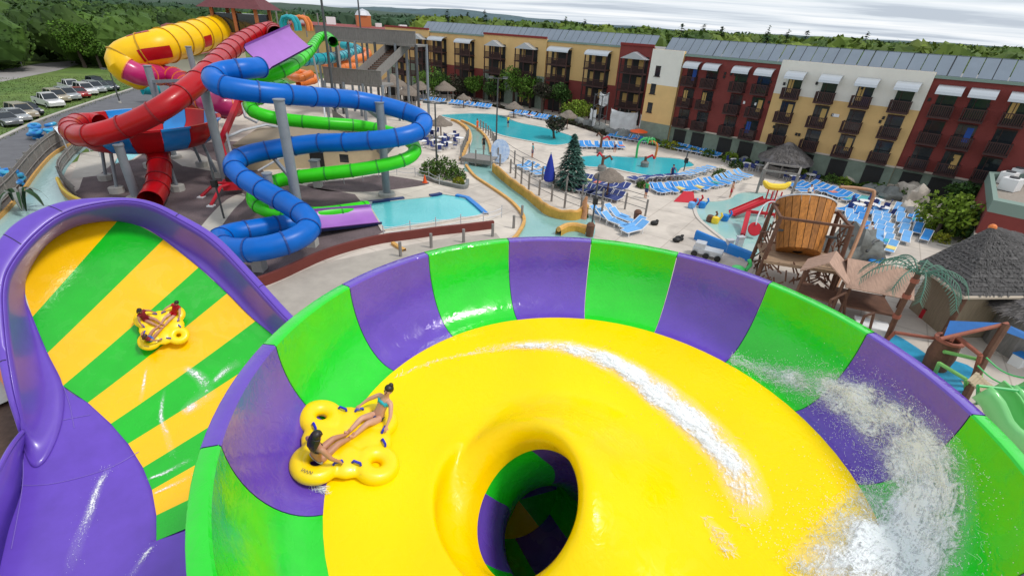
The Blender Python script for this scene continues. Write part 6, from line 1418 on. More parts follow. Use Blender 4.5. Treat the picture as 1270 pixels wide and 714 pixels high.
# ---------------------------------------------------------------- water toys and posts at the kidney pool
def parrot_tower(px, py, label, h, cols):
    b = G(px, py); t = thing('water_toy', label, 'water toy', b); MB().tube([b, b+Vector((0, 0, h))], .16, 8).build('mast', M['wood2'], t)
    MB().lathe([(.45, 0), (.5, .5), (.3, .7), (0, .7)], b, 10).build('base', M['rockg'], t)
    for k, (z_, c) in enumerate(cols): a = k*2.2; MB().tube([b+Vector((0, 0, z_)), b+Vector((cos(a)*.7, sin(a)*.5, z_+.4)), b+Vector((cos(a)*1.0, sin(a)*.8, z_))], .13, 7).build('spray_arm', M[c], t, smooth=True)
    return t
parrot_tower(746, 212, 'red and brown carved water post on the near edge of the kidney pool', 1.7, [(1.3, 'wood2'), (1.5, 'rplastic')]); parrot_tower(744, 190, 'brown and red water post behind the kidney pool', 2.2, [(1.7, 'rplastic'), (2.0, 'wood2')])
parrot_tower(799, 207, 'small figure shaped water post standing inside the kidney pool', 1.2, [(1.0, 'rplastic')])
at_ = thing('play_arch', 'green and orange water arch with palm tuft at the back of the kidney pool', 'water toy', G(802, 196))
a, b = G(789, 196), G(812, 197); MB().tube(crom([a, a+Vector((0, 0, 1.8)), a.lerp(b, .3)+Vector((0, 0, 2.4)), a.lerp(b, .5)+Vector((0, 0, 1.9))], 5), .14, 8).build('green_hoop', M['gplastic'], at_, smooth=True)
MB().tube(crom([b, b+Vector((0, 0, 1.6)), b.lerp(a, .3)+Vector((0, 0, 2.1)), b.lerp(a, .5)+Vector((0, 0, 1.9))], 5), .14, 8).build('orange_hoop', M['ora'], at_, smooth=True)
mb = MB(); 
for i in range(60): a_ = i*.7; c = a.lerp(b, .55)+Vector((0, 0, 2.2)); mb.tube([c, c+Vector((cos(a_)*.5, sin(a_)*.5, .3)), c+Vector((cos(a_)*.9, sin(a_)*.9, -.1-.1*(i % 3)))], [.05, .05, .01], 4)
mb.build('palm_tuft', M['gplastic'], at_)
for (x, y, c, w_, lab) in [(788, 186, 'orangeplastic', 0, 'small orange beach canopy behind the kidney pool row')]:
    p = G(790, 177); t = thing('beach_canopy', lab, 'canopy', p); MB().lathe([(0, 1.9), (1.2, 1.6), (1.25, 1.5)], p, 10).build('canopy', M['orangeplastic'], t); MB().tube([p, p+Vector((0, 0, 1.9))], .05, 6).build('pole', M['galv'], t)
# closed blue umbrella and disc sign
b = G(680, 232); um = thing('closed_umbrella', 'big royal blue closed cantilever umbrella left of the spruce', 'umbrella', b)
MB().lathe([(.04, 3.3), (.22, 2.7), (.48, 1.6), (.56, .8), (.4, .6), (.04, .65)], b, 12).build('canopy', mat('royal_blue_canvas', (.01, .03, .32), .8), um, smooth=True); MB().tube([b, b+Vector((0, 0, 3.4))], .06, 8).build('pole', M['galv'], um)
b = G(620, 203); dsn = thing('disc_board', 'pale blue oval board standing by the lamp post on the river bank', 'board', b)
MB().lathe([(0, -.04), (1.05, -.04), (1.05, .04), (0, .04)], b+Vector((0, 0, 1.4)), 24, R=Matrix.Rotation(pi/2-.2, 3, 'X') @ Matrix.Scale(1.25, 3, Vector((0, 1, 0)))).build('oval_face', mat('pale_blue_board', (.35, .5, .75), .5, c2=(.6, .7, .85), n2=3), dsn)
MB().tube([b, b+Vector((0, .05, 1.4))], .06, 6).build('stake', M['wood'], dsn)
# rock column with plants, bins, misc posts
b = G(724, 271); t = thing('rock_column', 'slender orange rock totem standing among river plants', 'totem', b)
mb = MB().tube([b, b+Vector((.05, 0, .7)), b+Vector((-.05, 0, 1.4)), b+Vector((.05, 0, 1.9))], [.3, .2, .2, .1], 10)
for v in mb.v: v += Vector((noise.noise(v*3), noise.noise(v*3+Vector((5, 0, 0))), 0))*.14
mb.build('rock_shaft', mat('orange_rock', (.5, .24, .12), .9, ns=4, na=.3), t, smooth=True)
for (x, y, lab) in [(789, 276, 'brown bin on a post at the end of the rope fence'), (731, 293, 'small brown bin beside the dark speaker pole')]:
    b = G(x, y); t = thing('litter_bin', lab, 'bin', b); MB().lathe([(.28, 0), (.32, .9), (.3, .92)], b, 12).build('bin_body', M['wood2'], t); MB().lathe([(.34, .92), (.2, 1.1), (0, 1.12)], b, 12).build('lid', M['wood2'], t)
def sack(px, py, label, m='black', s_=.35):
    b = G(px, py); t = MB().ball(b+Vector((0, 0, s_*.5)), (s_, s_*.7, s_*.6), 12, 8).ball(b+Vector((s_*.6, s_*.2, s_*1.0)), (s_*.4, s_*.35, s_*.35), 10, 6)
    for v in t.v: v += Vector((noise.noise(v*5), noise.noise(v*5+Vector((9, 0, 0))), 0))*.06
    return tag(t.build('bag', M[m], smooth=True, org=b), label, 'bag')
sack(811, 279, 'black and white bag on the open deck'); sack(842, 298, 'dark bag on the deck close to the bowl rim'); sack(839, 300, 'black bag touching another dark bag near the rim')
for (x, y, lab) in [(527, 226.5, 'orange traffic cone on the gravel strip'), (520, 130, 'orange cone beside the far pool end')]:
    b = G(x, y); t = thing('traffic_cone', lab, 'cone', b); MB().lathe([(.28, 0), (.28, .05), (.2, .06), (.04, .75), (0, .75)], b, 12).build('cone_body', M['orangeplastic'], t)
# ---------------------------------------------------------------- children's water play area
kp = thing('play_slide', 'bright red children slide running into the wading pool', 'slide', G(925, 275))
A, B = G(951, 248, 1.5), G(908, 266, .3)
trough(kp, A, B, .45, M['rplastic'], M['rplastic'], .5, name='slide_chute'); MB().box(A+Vector((.5, 0, -.1)), (1.0, 1.0, .12)).build('platform', M['rplastic'], kp)
for q in ((.1, -.4), (.9, -.4), (.1, .4), (.9, .4)): p = A+Vector((q[0], q[1], 0)); MB().tube([Vector((p.x, p.y, 0)), p+Vector((0, 0, .9))], .06, 7).build('post', M['rplastic'], kp)
rb = thing('water_beam', 'long dark red beam and upright of the wading pool play frame', 'play frame', G(925, 290))
MB().bar(G(927, 262, 1.0), G(960, 266, 1.0), .22).build('beam', M['rplastic'], rb); MB().bar(G(921, 292, .1), G(928, 264, 1.1), .36).build('upright', M['rplastic'], rb)
b = G(935, 287, .6); sd_ = thing('spinning_disc', 'dark red perforated spray disc hanging over the wading pool', 'water toy', G(935, 290))
MB().lathe([(0, -.05), (.5, -.05), (.55, 0), (.5, .05), (0, .05)], b+Vector((0, 0, .2)), 24, R=Matrix.Rotation(1.15, 3, 'X')).build('disc', M['rplastic'], sd_, smooth=True)
MB().tube(crom([b+Vector((0, 0, .6)), G(940, 268, 1.5), G(948, 254, 2.0), G(960, 250, 2.0), G(968, 258, 1.0)], 5), .06, 7).build('hanger', M['galv'], sd_, smooth=True)
bn = thing('banana_float', 'yellow banana shaped topper above the wooden arbour', 'water toy', G(962, 240)); c = G(962, 232, 2.6)
MB().tube(crom([c+Vector((-1.2, 0, .5)), c+Vector((-.7, 0, .08)), c, c+Vector((.7, 0, .08)), c+Vector((1.2, 0, .5))], 4), [.05]+[.16, .22, .25]+[.3]*9+[.25, .22, .16, .05], 8).build('banana_body', M['yplastic'], bn, smooth=True)
MB().tube([Vector((c.x, c.y, 0)), c], .06, 6).build('post', M['galv'], bn)
for (x, y, c, lab) in [(848, 249, 'rplastic', 'flat red wedge shaped slide end on the wading pool deck'), (863, 254, 'rplastic', 'small red spout beside the pale blue seat'), (886, 277, 'yplastic', 'yellow water toy on the wading pad'), (880, 275, 'wood2', 'small brown barrel beside the yellow toy'), (898, 274, 'bplastic', 'small dark blue bucket near the red slide end'), (870, 258, 'bplastic', 'blue foam block at the wading pool corner'), (857, 258, 'lsling', 'pale blue seat shell at the pool corner'), (912, 345, 'gplastic', 'bright green play figure by the bowl rim')]:
    b = G(x, y); t = thing('water_toy', lab, 'water toy', b); s_ = .55 if c != 'gplastic' else .8
    if x == 848: MB().add([b+Vector(v) for v in [(-1.1, -.5, .02), (.9, -.6, .02), (1.0, .7, .7), (.1, .8, .7), (-1.1, -.4, 0), (.9, -.5, 0), (1.0, .8, .0), (.1, .9, 0)]], [(0, 1, 2, 3), (7, 6, 5, 4), (0, 4, 5, 1), (1, 5, 6, 2), (2, 6, 7, 3), (3, 7, 4, 0)]).build('wedge', M[c], t)
    else:
        MB().lathe([(s_*.5, 0), (s_*.62, s_*.4), (s_*.5, s_), (s_*.3, s_*1.1), (0, s_*1.1)], b, 12).build('body', M[c], t, smooth=True); MB().tube([b+Vector((s_*.5, 0, s_*.5)), b+Vector((s_*.9, 0, s_*1.3)), b+Vector((s_*.7, .1, s_*1.7))], s_*.16, 7).build('spout', M[c], t, smooth=True)
wall_strip('padded_wall', 'bright blue padded pool wall running behind the bowl rim', [(862, 296), (885, 306), (905, 314), (932, 325)], .6, .35, 'bplastic', k=0, capm='bplastic')
for (x, y, lab) in [(902, 312, 'grey vent post by the padded wall'), (915, 308, 'grey cabinet by the padded wall')]:
    b = G(x, y); tag(MB().box(b+Vector((0, 0, .45)), (.5, .3, .9), .3).box(b+Vector((0, 0, .95)), (.6, .4, .08), .3).build('utility_box', M['galv'], org=b), lab, 'cabinet')
# boats and machinery behind the rim
bo = thing('service_cart', 'pale grey service cart with dark wheels under the blue padded wall', 'cart', G(876, 320)); b = G(876, 318)
MB().box(b+Vector((0, 0, .45)), (2.0, .9, .35), -.5).box(b+Vector((-.5, .25, .8)), (.7, .7, .4), -.5).build('cart_body', M['galv'], bo)
for q in (-1, 0, 1): MB().lathe([(0, -.06), (.22, -.06), (.22, .06), (0, .06)], b+rotz(-.5) @ Vector((q*.8, -.6, .25)), 12, R=Matrix.Rotation(pi/2, 3, 'X')).build('wheel', M['rubber'], bo)
# ---------------------------------------------------------------- tipping bucket and play tower
B0 = G(976, 350); pt = thing('play_tower', 'brown timber play tower with lattice sides carrying the tipping bucket', 'play tower', B0)
ax = Vector((1, -.28, 0)).normalized(); ay = Vector((.28, 1, 0)).normalized()
def PTp(a, b_, z): return B0+ax*a+ay*b_+Vector((0, 0, z))
for (a, b_) in [(-1.9, -1.1), (1.9, -1.1), (-1.9, 1.5), (1.9, 1.5)]:
    MB().tube([PTp(a*1.15, b_*1.1, 0), PTp(a, b_, 4.7)], .13, 8).build('post', M['wood2'], pt)
MB().box(PTp(0, .2, 1.75), (4.2, 3.2, .2), atan2(ax.y, ax.x)).build('platform', mat('tan_deck_boards', (.36, .24, .15), .85, ns=3, na=.25, stretch=(1, 6, 1)), pt)
for (a0, a1, z0, z1, b_) in [(-1.9, -1.9, 0, 1.7, 0), (1.9, 1.9, 0, 1.7, 0)]: pass
random.seed(61)
for sd2 in (-1, 1):
    mb = MB()
    for i in range(26): u = random.random(); v = random.random(); z0 = random.uniform(.1, 3.6); mb.tube([PTp(sd2*(1.7+random.random()*.6), -1.2+2.6*u, z0), PTp(sd2*(1.7+random.random()*.6), -1.2+2.6*v, z0+random.uniform(.3, 1.2))], .05, 5)
    mb.build('lattice_side', M['wood2'], pt)
mb = MB()
for i in range(34): a = random.uniform(-2.2, 2.2); z0 = random.uniform(.1, 1.3); mb.tube([PTp(a, -1.35, z0), PTp(a+random.uniform(-.8, .8), -1.35, z0+random.uniform(.3, .8))], .05, 5)
mb.build('lattice_front', M['wood2'], pt)
for z_ in (4.6,): 
    for (p, q) in [((-1.9, -1.1), (1.9, -1.1)), ((-1.9, 1.5), (1.9, 1.5)), ((-1.9, -1.1), (-1.9, 1.5)), ((1.9, -1.1), (1.9, 1.5))]: MB().bar(PTp(p[0], p[1], z_), PTp(q[0], q[1], z_), .14).build('beam', M['wood2'], pt)
bk = thing('tipping_bucket', 'giant tapered wooden plank tipping bucket on the play tower', 'tipping bucket', PTp(0, .3, 2.4))
TR = Matrix.Rotation(-.62, 3, ax); bc = PTp(0, .1, 2.15)
def BK(prof, n_=22): return MB().lathe(prof, bc, n_, R=TR)
mb = MB()
for i in range(22): mb.lathe([(.3, 0), (1.25, 0), (1.70, 3.2), (1.58, 3.2), (1.2, 2.4), (.3, 2.4)], bc, 1, 2*pi*i/22+.012, 2*pi*(i+1)/22-.012, R=TR)
mb.build('bucket_body', M['plank'], bk)
BK([(0, .05), (1.2, .05), (1.5, 2.6), (0, 2.6)]).build('bucket_core', M['black'], bk)
BK([(1.6, 3.2), (1.74, 3.2), (1.74, 3.3), (1.6, 3.3), (1.6, 3.2)], 24).build('bucket_rim', M['galv'], bk)
MB().bar(PTp(-1.9, .2, 3.4), PTp(1.9, .2, 3.4), .12).build('axle', M['dsteel'], bk)
pa = thing('water_pipe', 'tall rust coloured pipe arch filling the tipping bucket', 'pipe', G(1042, 345))
tp = crom([G(1036, 357, .2), G(1062, 300, 2.6), G(1078, 258, 4.5), G(1084, 240, 5.4), G(1080, 236, 5.55), G(1060, 233, 5.6), G(1042, 232, 5.6)], 5)
MB().tube(tp, .11, 8).build('pipe_run', mat('rust_pipe', (.42, .22, .12), .7, ns=4, na=.2), pa, smooth=True)
MB().lathe([(.25, 0), (.25, .12), (.11, .14)], tp[0]-Vector((0, 0, .2)), 10).build('pipe_flange', M['wood2'], pa)
# orange bucket and spout left of the big bucket
p = G(965, 300); ob_ = thing('spray_barrel', 'small orange and cream spray barrel beside the big bucket', 'water toy', p); c = G(967, 283, 2.6)
MB().lathe([(.25, 0), (.32, .5), (.25, 1.0)], c, 12).build('barrel', M['orangeplastic'], ob_, smooth=True); MB().tube(crom([c+Vector((0, 0, 1.0)), c+Vector((-.2, 0, 1.5)), c+Vector((-.8, 0, 1.5))], 4), .14, 8).build('spout', M['orangeplastic'], ob_, smooth=True); MB().tube([Vector((c.x, c.y, 0)), c], .08, 6).build('stand', M['wood2'], ob_)
# green rock dome creature-like hut right of the bucket
rock(1056, 322, 1.9, 1.9, 'grey green fibreglass rock mound right of the big bucket', 'rockg', 'rock_mound')
b = G(1068, 300); t = thing('bent_pipe', 'black bent snorkel pipe on the rock mound', 'pipe', b); MB().tube(crom([G(1075, 312, 1.2), G(1083, 300, 1.8), G(1090, 298, 1.9)], 5), .1, 7).build('pipe_run', M['dsteel'], t, smooth=True)
for (x, y, c, lab) in [(1081, 342, 'yplastic', 'small yellow toy beside the rock mound'), (1079, 334, 'bplastic', 'small blue toy beside the rock mound')]:
    b = G(x, y); t = thing('water_toy', lab, 'water toy', b); MB().lathe([(.3, 0), (.4, .35), (.3, .7), (0, .8)], b, 10).build('body', M[c], t, smooth=True); MB().tube([b+Vector((.3, 0, .4)), b+Vector((.6, 0, .9))], .09, 6).build('spout', M[c], t)
# pink tan play roofs
pk = mat('faded_pink_boards', (.42, .27, .2), .85, ns=2, na=.3, stretch=(5, 1, 1))
def play_hut(px, py, h, w_, d_, rz, label):
    b = G(px, py); t = thing('play_hut', label, 'play hut', b); R = rotz(rz)
    for (a, c) in ((-1, -1), (1, -1), (1, 1), (-1, 1)): q = b+R @ Vector((a*w_*.4, c*d_*.4, 0)); MB().tube([q, q+Vector((0, 0, h))], .08, 7).build('post', M['wood2'], t)
    e_ = [b+R @ Vector(v) for v in [(-w_/2, -d_/2, h), (w_/2, -d_/2, h), (w_/2, d_/2, h), (-w_/2, d_/2, h), (-w_/2, 0, h+d_*.38), (w_/2, 0, h+d_*.38)]]
    o = MB().add(e_, [(0, 1, 5, 4), (2, 3, 4, 5)]).build('board_roof', pk, t); o.modifiers.new('s', 'SOLIDIFY').thickness = .08
    MB().box(b+Vector((0, 0, h*.45)), (w_*.8, d_*.8, .1), rz).build('deck', M['wood2'], t); return t
play_hut(1006, 384, 2.6, 2.2, 2.4, .9, 'small pink board roof right at the bowl rim'); play_hut(1062, 392, 2.3, 3.2, 3.0, -.35, 'wide faded pink roof of the play village')
def clutter_poles(label, pts, m='wood2', r=.07):
    P = [G(*q) for q in pts]; t = thing('pipe_frame', label, 'pipe frame', Vector((P[0].x, P[0].y, 0)))
    for a, b in zip(P, P[1:]): MB().tube([a, b], r, 7).build('pipe', M[m], t)
    return t
rm_ = mat('rust_red_pipe', (.33, .1, .06), .65, ns=4, na=.2); M['rustp'] = rm_; M['limepipe'] = mat('lime_pipe', (.2, .5, .12), .5)
clutter_poles('dark pipes standing between the two pink roofs', [(1024, 400, 0), (1030, 372, 1.8), (1050, 362, 2.0), (1046, 395, .1)])
clutter_poles('brown pipe pair near the oval window', [(1060, 420, 0), (1072, 392, 1.6), (1084, 388, 1.6), (1075, 422, 0)])
clutter_poles('long rust red pipe running to the barrel', [(1098, 424, 0), (1110, 412, 1.1), (1163, 420, 1.4), (1160, 446, 0)], 'rustp', .09)
clutter_poles('slanting rust red pipe under the blue canopy', [(1176, 408, 2.2), (1216, 440, 2.0), (1204, 480, 0)], 'rustp', .1)
clutter_poles('upper lime green pipe to the right of the barrel', [(1168, 440, .3), (1172, 436, 1.3), (1216, 446, 1.5), (1216, 470, .2)], 'limepipe', .09)
clutter_poles('lower lime green pipe to the right of the barrel', [(1160, 462, .1), (1165, 450, 1.0), (1198, 470, .9), (1198, 486, 0)], 'limepipe', .09)
b = G(1158, 455); t = thing('wooden_barrel', 'brown plank barrel fountain beside the bowl rim', 'barrel', b)
MB().lathe([(.5, 0), (.58, .8), (.5, 1.6), (.42, 1.6), (.4, 1.3), (0, 1.3)], b, 14).build('staves', M['wood2'], t, smooth=False); MB().lathe([(.5, 1.55), (.6, 1.6), (.6, 1.72), (.42, 1.72), (.42, 1.6)], b, 16).build('rim_band', M['rustp'], t)
MB().tube([b+Vector((.0, 0, 1.6)), b+Vector((.3, .3, 2.5))], .14, 8).build('inlet_pipe', M['rustp'], t)
# blue shade canopy on log posts
cn = thing('blue_shade_canopy', 'blue tarpaulin shade canopy on slanting log posts', 'canopy', G(1205, 450))
q = [G(1168, 417, 2.6), G(1180, 397, 2.9), G(1244, 401, 3.1), G(1218, 404, 2.7)]
MB().add([G(1170, 418, 2.4), G(1178, 398, 2.8), G(1246, 401, 3.3)], [(0, 1, 2)]).build('blue_cloth', M['btarp'], cn).modifiers.new('s', 'SOLIDIFY').thickness = .03
MB().add([G(1246, 401, 3.3), G(1290, 420, 2.4), G(1290, 428, 2.2), G(1242, 410, 3.0)], [(0, 1, 2, 3)]).build('blue_cloth', M['btarp'], cn).modifiers.new('s', 'SOLIDIFY').thickness = .03
MB().tube([G(1196, 494, 0), G(1224, 440, 1.9), G(1248, 402, 3.35)], .16, 8).build('log_post', M['wood2'], cn, smooth=True); MB().tube([G(1166, 420, 2.35), G(1250, 401, 3.35)], .09, 7).build('log_beam', M['rustp'], cn, smooth=True); MB().tube([G(1162, 440, 0), G(1176, 408, 2.4)], .13, 8).build('log_post', M['wood2'], cn, smooth=True)
# rope bridge and green kids slide at the far right
rbg = thing('rope_bridge', 'tan plank rope bridge behind the green slide', 'bridge', G(1230, 470)); A, B = G(1206, 466, 1.6), G(1268, 494, 1.6); mb = MB(); k = 16; d = (B-A).normalized()
for i in range(k): u = (i+.5)/k; mb.box(A.lerp(B, u)-Vector((0, 0, .3*sin(pi*u))), (.14, 1.1, .05), atan2(d.y, d.x))
mb.build('bridge_planks', mat('tan_planks', (.45, .36, .24), .85), rbg)
for s_ in (-.55, .55): o_ = Vector((-d.y, d.x, 0))*s_; MB().tube([A.lerp(B, i/8)+o_+Vector((0, 0, .8-.3*sin(pi*i/8))) for i in range(9)], .035, 6).build('hand_rope', M['gplastic'], rbg, smooth=True)
pg_ = mat('pale_green_slide', (.2, .62, .2), .3, coat=.3); M['pgs'] = pg_
gs = thing('kids_slide', 'pale green twisting children slide cut by the right picture edge', 'slide', G(1240, 540))
P = resample(crom([G(1218, 486, 1.9), G(1232, 500, 1.7), G(1243, 520, 1.3), G(1262, 545, .9), G(1290, 562, .5)], 6), .25); rows = []
for i, p in enumerate(P):
    t_ = (P[min(i+1, len(P)-1)]-P[max(0, i-1)]).normalized(); s_ = t_.cross(Vector((0, 0, 1))).normalized(); u_ = s_.cross(t_); rows.append([p+s_*(.62*cos(a))+u_*(.62*sin(a)+.3) for a in [pi*.8+pi*1.4*j/14 for j in range(15)]])
o = MB().grid(rows).build('slide_trough', pg_, gs, smooth=True); o.modifiers.new('s', 'SOLIDIFY').thickness = .05
for j_ in (0, -1): MB().tube([r_[j_] for r_ in rows], .05, 6).build('trough_edge', pg_, gs, smooth=True)
gs2 = thing('kids_slide', 'second pale green slide end at the right picture edge', 'slide', G(1268, 520)); P2 = [p+Vector((1.6, .6, 0)) for p in P]; rows = [[q+Vector((1.6, .5, -.2)) for q in r_] for r_ in rows]; o = MB().grid(rows).build('slide_trough', pg_, gs2, smooth=True); o.modifiers.new('s', 'SOLIDIFY').thickness = .05
clutter_poles('green hoop rails above the pale slide', [(1212, 500, 0), (1213, 478, 2.4), (1262, 484, 2.4), (1268, 505, .4)], 'gplastic', .06)
for (x, y, r1, c, lab) in [(1068, 412, 0, 'tarp', 'white board lying by the bowl rim'), ]:
    p = G(1082, 402, .5); tag(MB().box(p, (1.6, 1.1, .1), -.4).box(p-Vector((0, 0, .25)), (1.3, .8, .4), -.4).build('white_board', M['white'], org=p), lab, 'board')
flat('splash_pad', [(1095, 420), (1130, 452), (1180, 500), (1200, 500), (1190, 470), (1150, 440), (1110, 415)], mat('blue_pad', (.03, .3, .5), .4, ns=1, na=.3), .02, k=3)
flat('splash_pad_two', [(1160, 455), (1200, 475), (1215, 462), (1180, 446)], mat('blue_pad', (.03, .3, .5), .4), .024, k=2)
# ---------------------------------------------------------------- artificial palm
pm = thing('artificial_palm', 'artificial palm with drooping blue green fronds and banded trunk', 'palm tree', G(1100, 424)); tr = crom([G(1098, 424, 0), G(1112, 392, 1.8), G(1128, 360, 3.4), G(1139, 340, 4.3)], 4)
MB().tube(tr, [.13]*len(tr), 8).build('trunk', M['wood2'], pm, smooth=True)
for i in (4, 7, 10): MB().tube([tr[i]-Vector((0, 0, .1)), tr[i]+Vector((0, 0, .12))], .18, 8).build('trunk_band', M['rustp'], pm)
top = tr[-1]; fr_m = mat('palm_frond_blue_green', (.07, .17, .12), .6, isl=.25)
for k in range(11):
    a = 2*pi*k/11+.2; L_ = 1.9+.3*(k % 3); mb = MB(); spine = crom([top, top+Vector((cos(a)*L_*.4, sin(a)*L_*.4, .45)), top+Vector((cos(a)*L_*.8, sin(a)*L_*.8, .15)), top+Vector((cos(a)*L_, sin(a)*L_, -.45))], 6)
    mb.tube(spine, .03, 5)
    for i in range(2, len(spine)):
        p = spine[i]; t_ = (spine[i]-spine[i-1]).normalized(); s_ = t_.cross(Vector((0, 0, 1))).normalized(); ll = .3*(1-.5*abs(i/len(spine)-.5))
        for q in (-1, 1): mb.add([p, p+t_*.05, p+s_*q*ll+t_*.2-Vector((0, 0, .16)), p+s_*q*ll*.9+t_*.14-Vector((0, 0, .17))], [(0, 1, 2, 3)])
    mb.build('frond', fr_m, pm)
b = G(33, 262); pl = thing('fountain_plant', 'dark striped artificial plant sticking out of the left river', 'plant', b)
for k in range(16):
    a = k*.9; sp_ = crom([b, b+Vector((cos(a)*.5, sin(a)*.5, 1.6)), b+Vector((cos(a)*1.2, sin(a)*1.2, 1.3)), b+Vector((cos(a)*1.5, sin(a)*1.5, .5))], 4); rows = []
    for i, p in enumerate(sp_): s_ = Vector((-sin(a), cos(a), 0))*(.2*sin(pi*(i+.6)/len(sp_))); rows.append([p-s_, p+s_])
    MB().grid(rows).build('frond', M['rockg'] if k % 2 else M['pine_far'], pl, smooth=True)
# ---------------------------------------------------------------- shingled huts on the right
shm0 = mat('hut_shingle_strips', (.085, .08, .078), .9, isl=.35, bs=10, bd=.5)
def shingle_roof(c, eave, peak, zt, zp, name, parent):
    n_ = len(eave)
    for i in range(n_):
        a, b = eave[i], eave[(i+1) % n_]; mb = MB(); R_ = 16
        for j in range(R_):
            u0, u1 = j/R_, (j+1)/R_; p0, p1, p2, p3 = a.lerp(peak, u0), b.lerp(peak, u0), b.lerp(peak, u1), a.lerp(peak, u1); up_ = Vector((0, 0, .07)); mb.add([p0+up_, p1+up_, p2, p3, p0, p1], [(0, 1, 2, 3), (4, 5, 1, 0)])
        for _ in range(900):
            u = random.random(); v = random.random(); p = a.lerp(b, v).lerp(peak, u)+Vector((0, 0, .08)); dn_ = (a.lerp(b, .5)-peak).normalized(); sd_k = (b-a).normalized(); L_ = random.uniform(.1, .26)
            mb.add([p-sd_k*.05, p+sd_k*.05, p+dn_*L_+sd_k*random.uniform(-.05, .05)+Vector((0, 0, random.uniform(0, .06)))], [(0, 1, 2)])
        mb.build(name, shm0, parent)
sh = thing('shingled_hut', 'large hut with layered grey shingle roof at the right', 'hut', G(1215, 380)); pk_ = G(1231, 282, 5.4); ev = [G(1137, 327, 3.0), G(1196, 368, 3.0), G(1292, 368, 3.0), G(1330, 335, 3.0), G(1290, 296, 3.0), G(1190, 302, 3.0)]
shingle_roof(None, ev, pk_, 0, 0, 'roof_slope', sh)
cc = sum(ev, Vector((0, 0, 0)))/6; wv = [cc+(p-cc)*.82 for p in ev]; MB().prism([(p.x, p.y) for p in wv], 0, 2.95).build('wall', mat('tan_plank_wall', (.28, .22, .15), .85, ns=3, na=.2, stretch=(4, 4, .5)), sh)
MB().tube([p-Vector((0, 0, .05)) for p in ev], .1, 6, closed=True).build('eave_trim', mat('pale_trim', (.5, .42, .33), .8), sh)
for p in ev[:3]: q = cc+(p-cc)*.95; MB().tube([Vector((q.x, q.y, 0)), Vector((q.x, q.y, 2.95))], .14, 8).build('post', M['wood2'], sh)
MB().ball(pk_, .2, 8, 6).build('finial', M['ora'], sh)
s2 = thing('shingled_hut', 'round roofed grey thatch hut cut by the right picture edge', 'hut', G(1270, 440)); c = G(1285, 436); c_s2 = c.copy()
o = MB().lathe([(0, 3.9), (.9, 3.6), (.95, 3.5), (1.7, 3.2), (1.75, 3.1), (2.4, 2.8), (2.45, 2.7), (3.1, 2.4), (3.1, 2.3), (0, 2.4)], c, 28).build('thatch_roof', M['shing'], s2)
MB().lathe([(2.3, 0), (2.3, 2.4)], c, 20).build('wall', M['wood'], s2)
for (x, y, lab, m) in [(1150, 395, 'red crate by the dark hut entrance', 'rplastic'), (1262, 452, 'white and blue ice chest near the round hut', 'white')]:
    b = G(x, y); t = thing('storage_box', lab, 'box', b); MB().box(b+Vector((0, 0, .3)), (.8, .5, .6), .3).build('box_body', M[m], t); MB().box(b+Vector((0, 0, .63)), (.84, .54, .07), .3).build('lid', M['bplastic'] if m == 'white' else M['wood2'], t)

# shaggy thatch skirt on the near round hut and the bar
random.seed(81)
def shag(parent, c, r0, r1, z0, z1, n_, m):
    mb = MB()
    for i in range(n_):
        u = random.random()**.6; a = random.random()*2*pi; r = r0+(r1-r0)*u; z = z0+(z1-z0)*u; p = c+Vector((cos(a)*r, sin(a)*r, z+.03)); d = Vector((cos(a)*(r1-r0), sin(a)*(r1-r0), z1-z0)).normalized(); s_ = Vector((-sin(a), cos(a), 0)); L_ = random.uniform(.2, .5)
        mb.add([p-s_*.05, p+s_*.05, p+d*L_+s_*random.uniform(-.05, .08)+Vector((0, 0, random.uniform(-.02, .07)))], [(0, 1, 2)])
    mb.build('thatch_fringe', m, parent)
shm = mat('thatch_strands', (.11, .1, .095), .95, isl=.45)
shag(s2, Vector((c_s2.x, c_s2.y, 0)), .2, 3.1, 3.9, 2.35, 5200, shm)
shag(sh, Vector((pk_.x, pk_.y, 0)), .1, .1, 5.4, 5.4, 3, shm)
bb = G(968, 217); shag(BAR, Vector((bb.x, bb.y, 0)), .2, 2.7, 3.7, 2.05, 3500, shm)
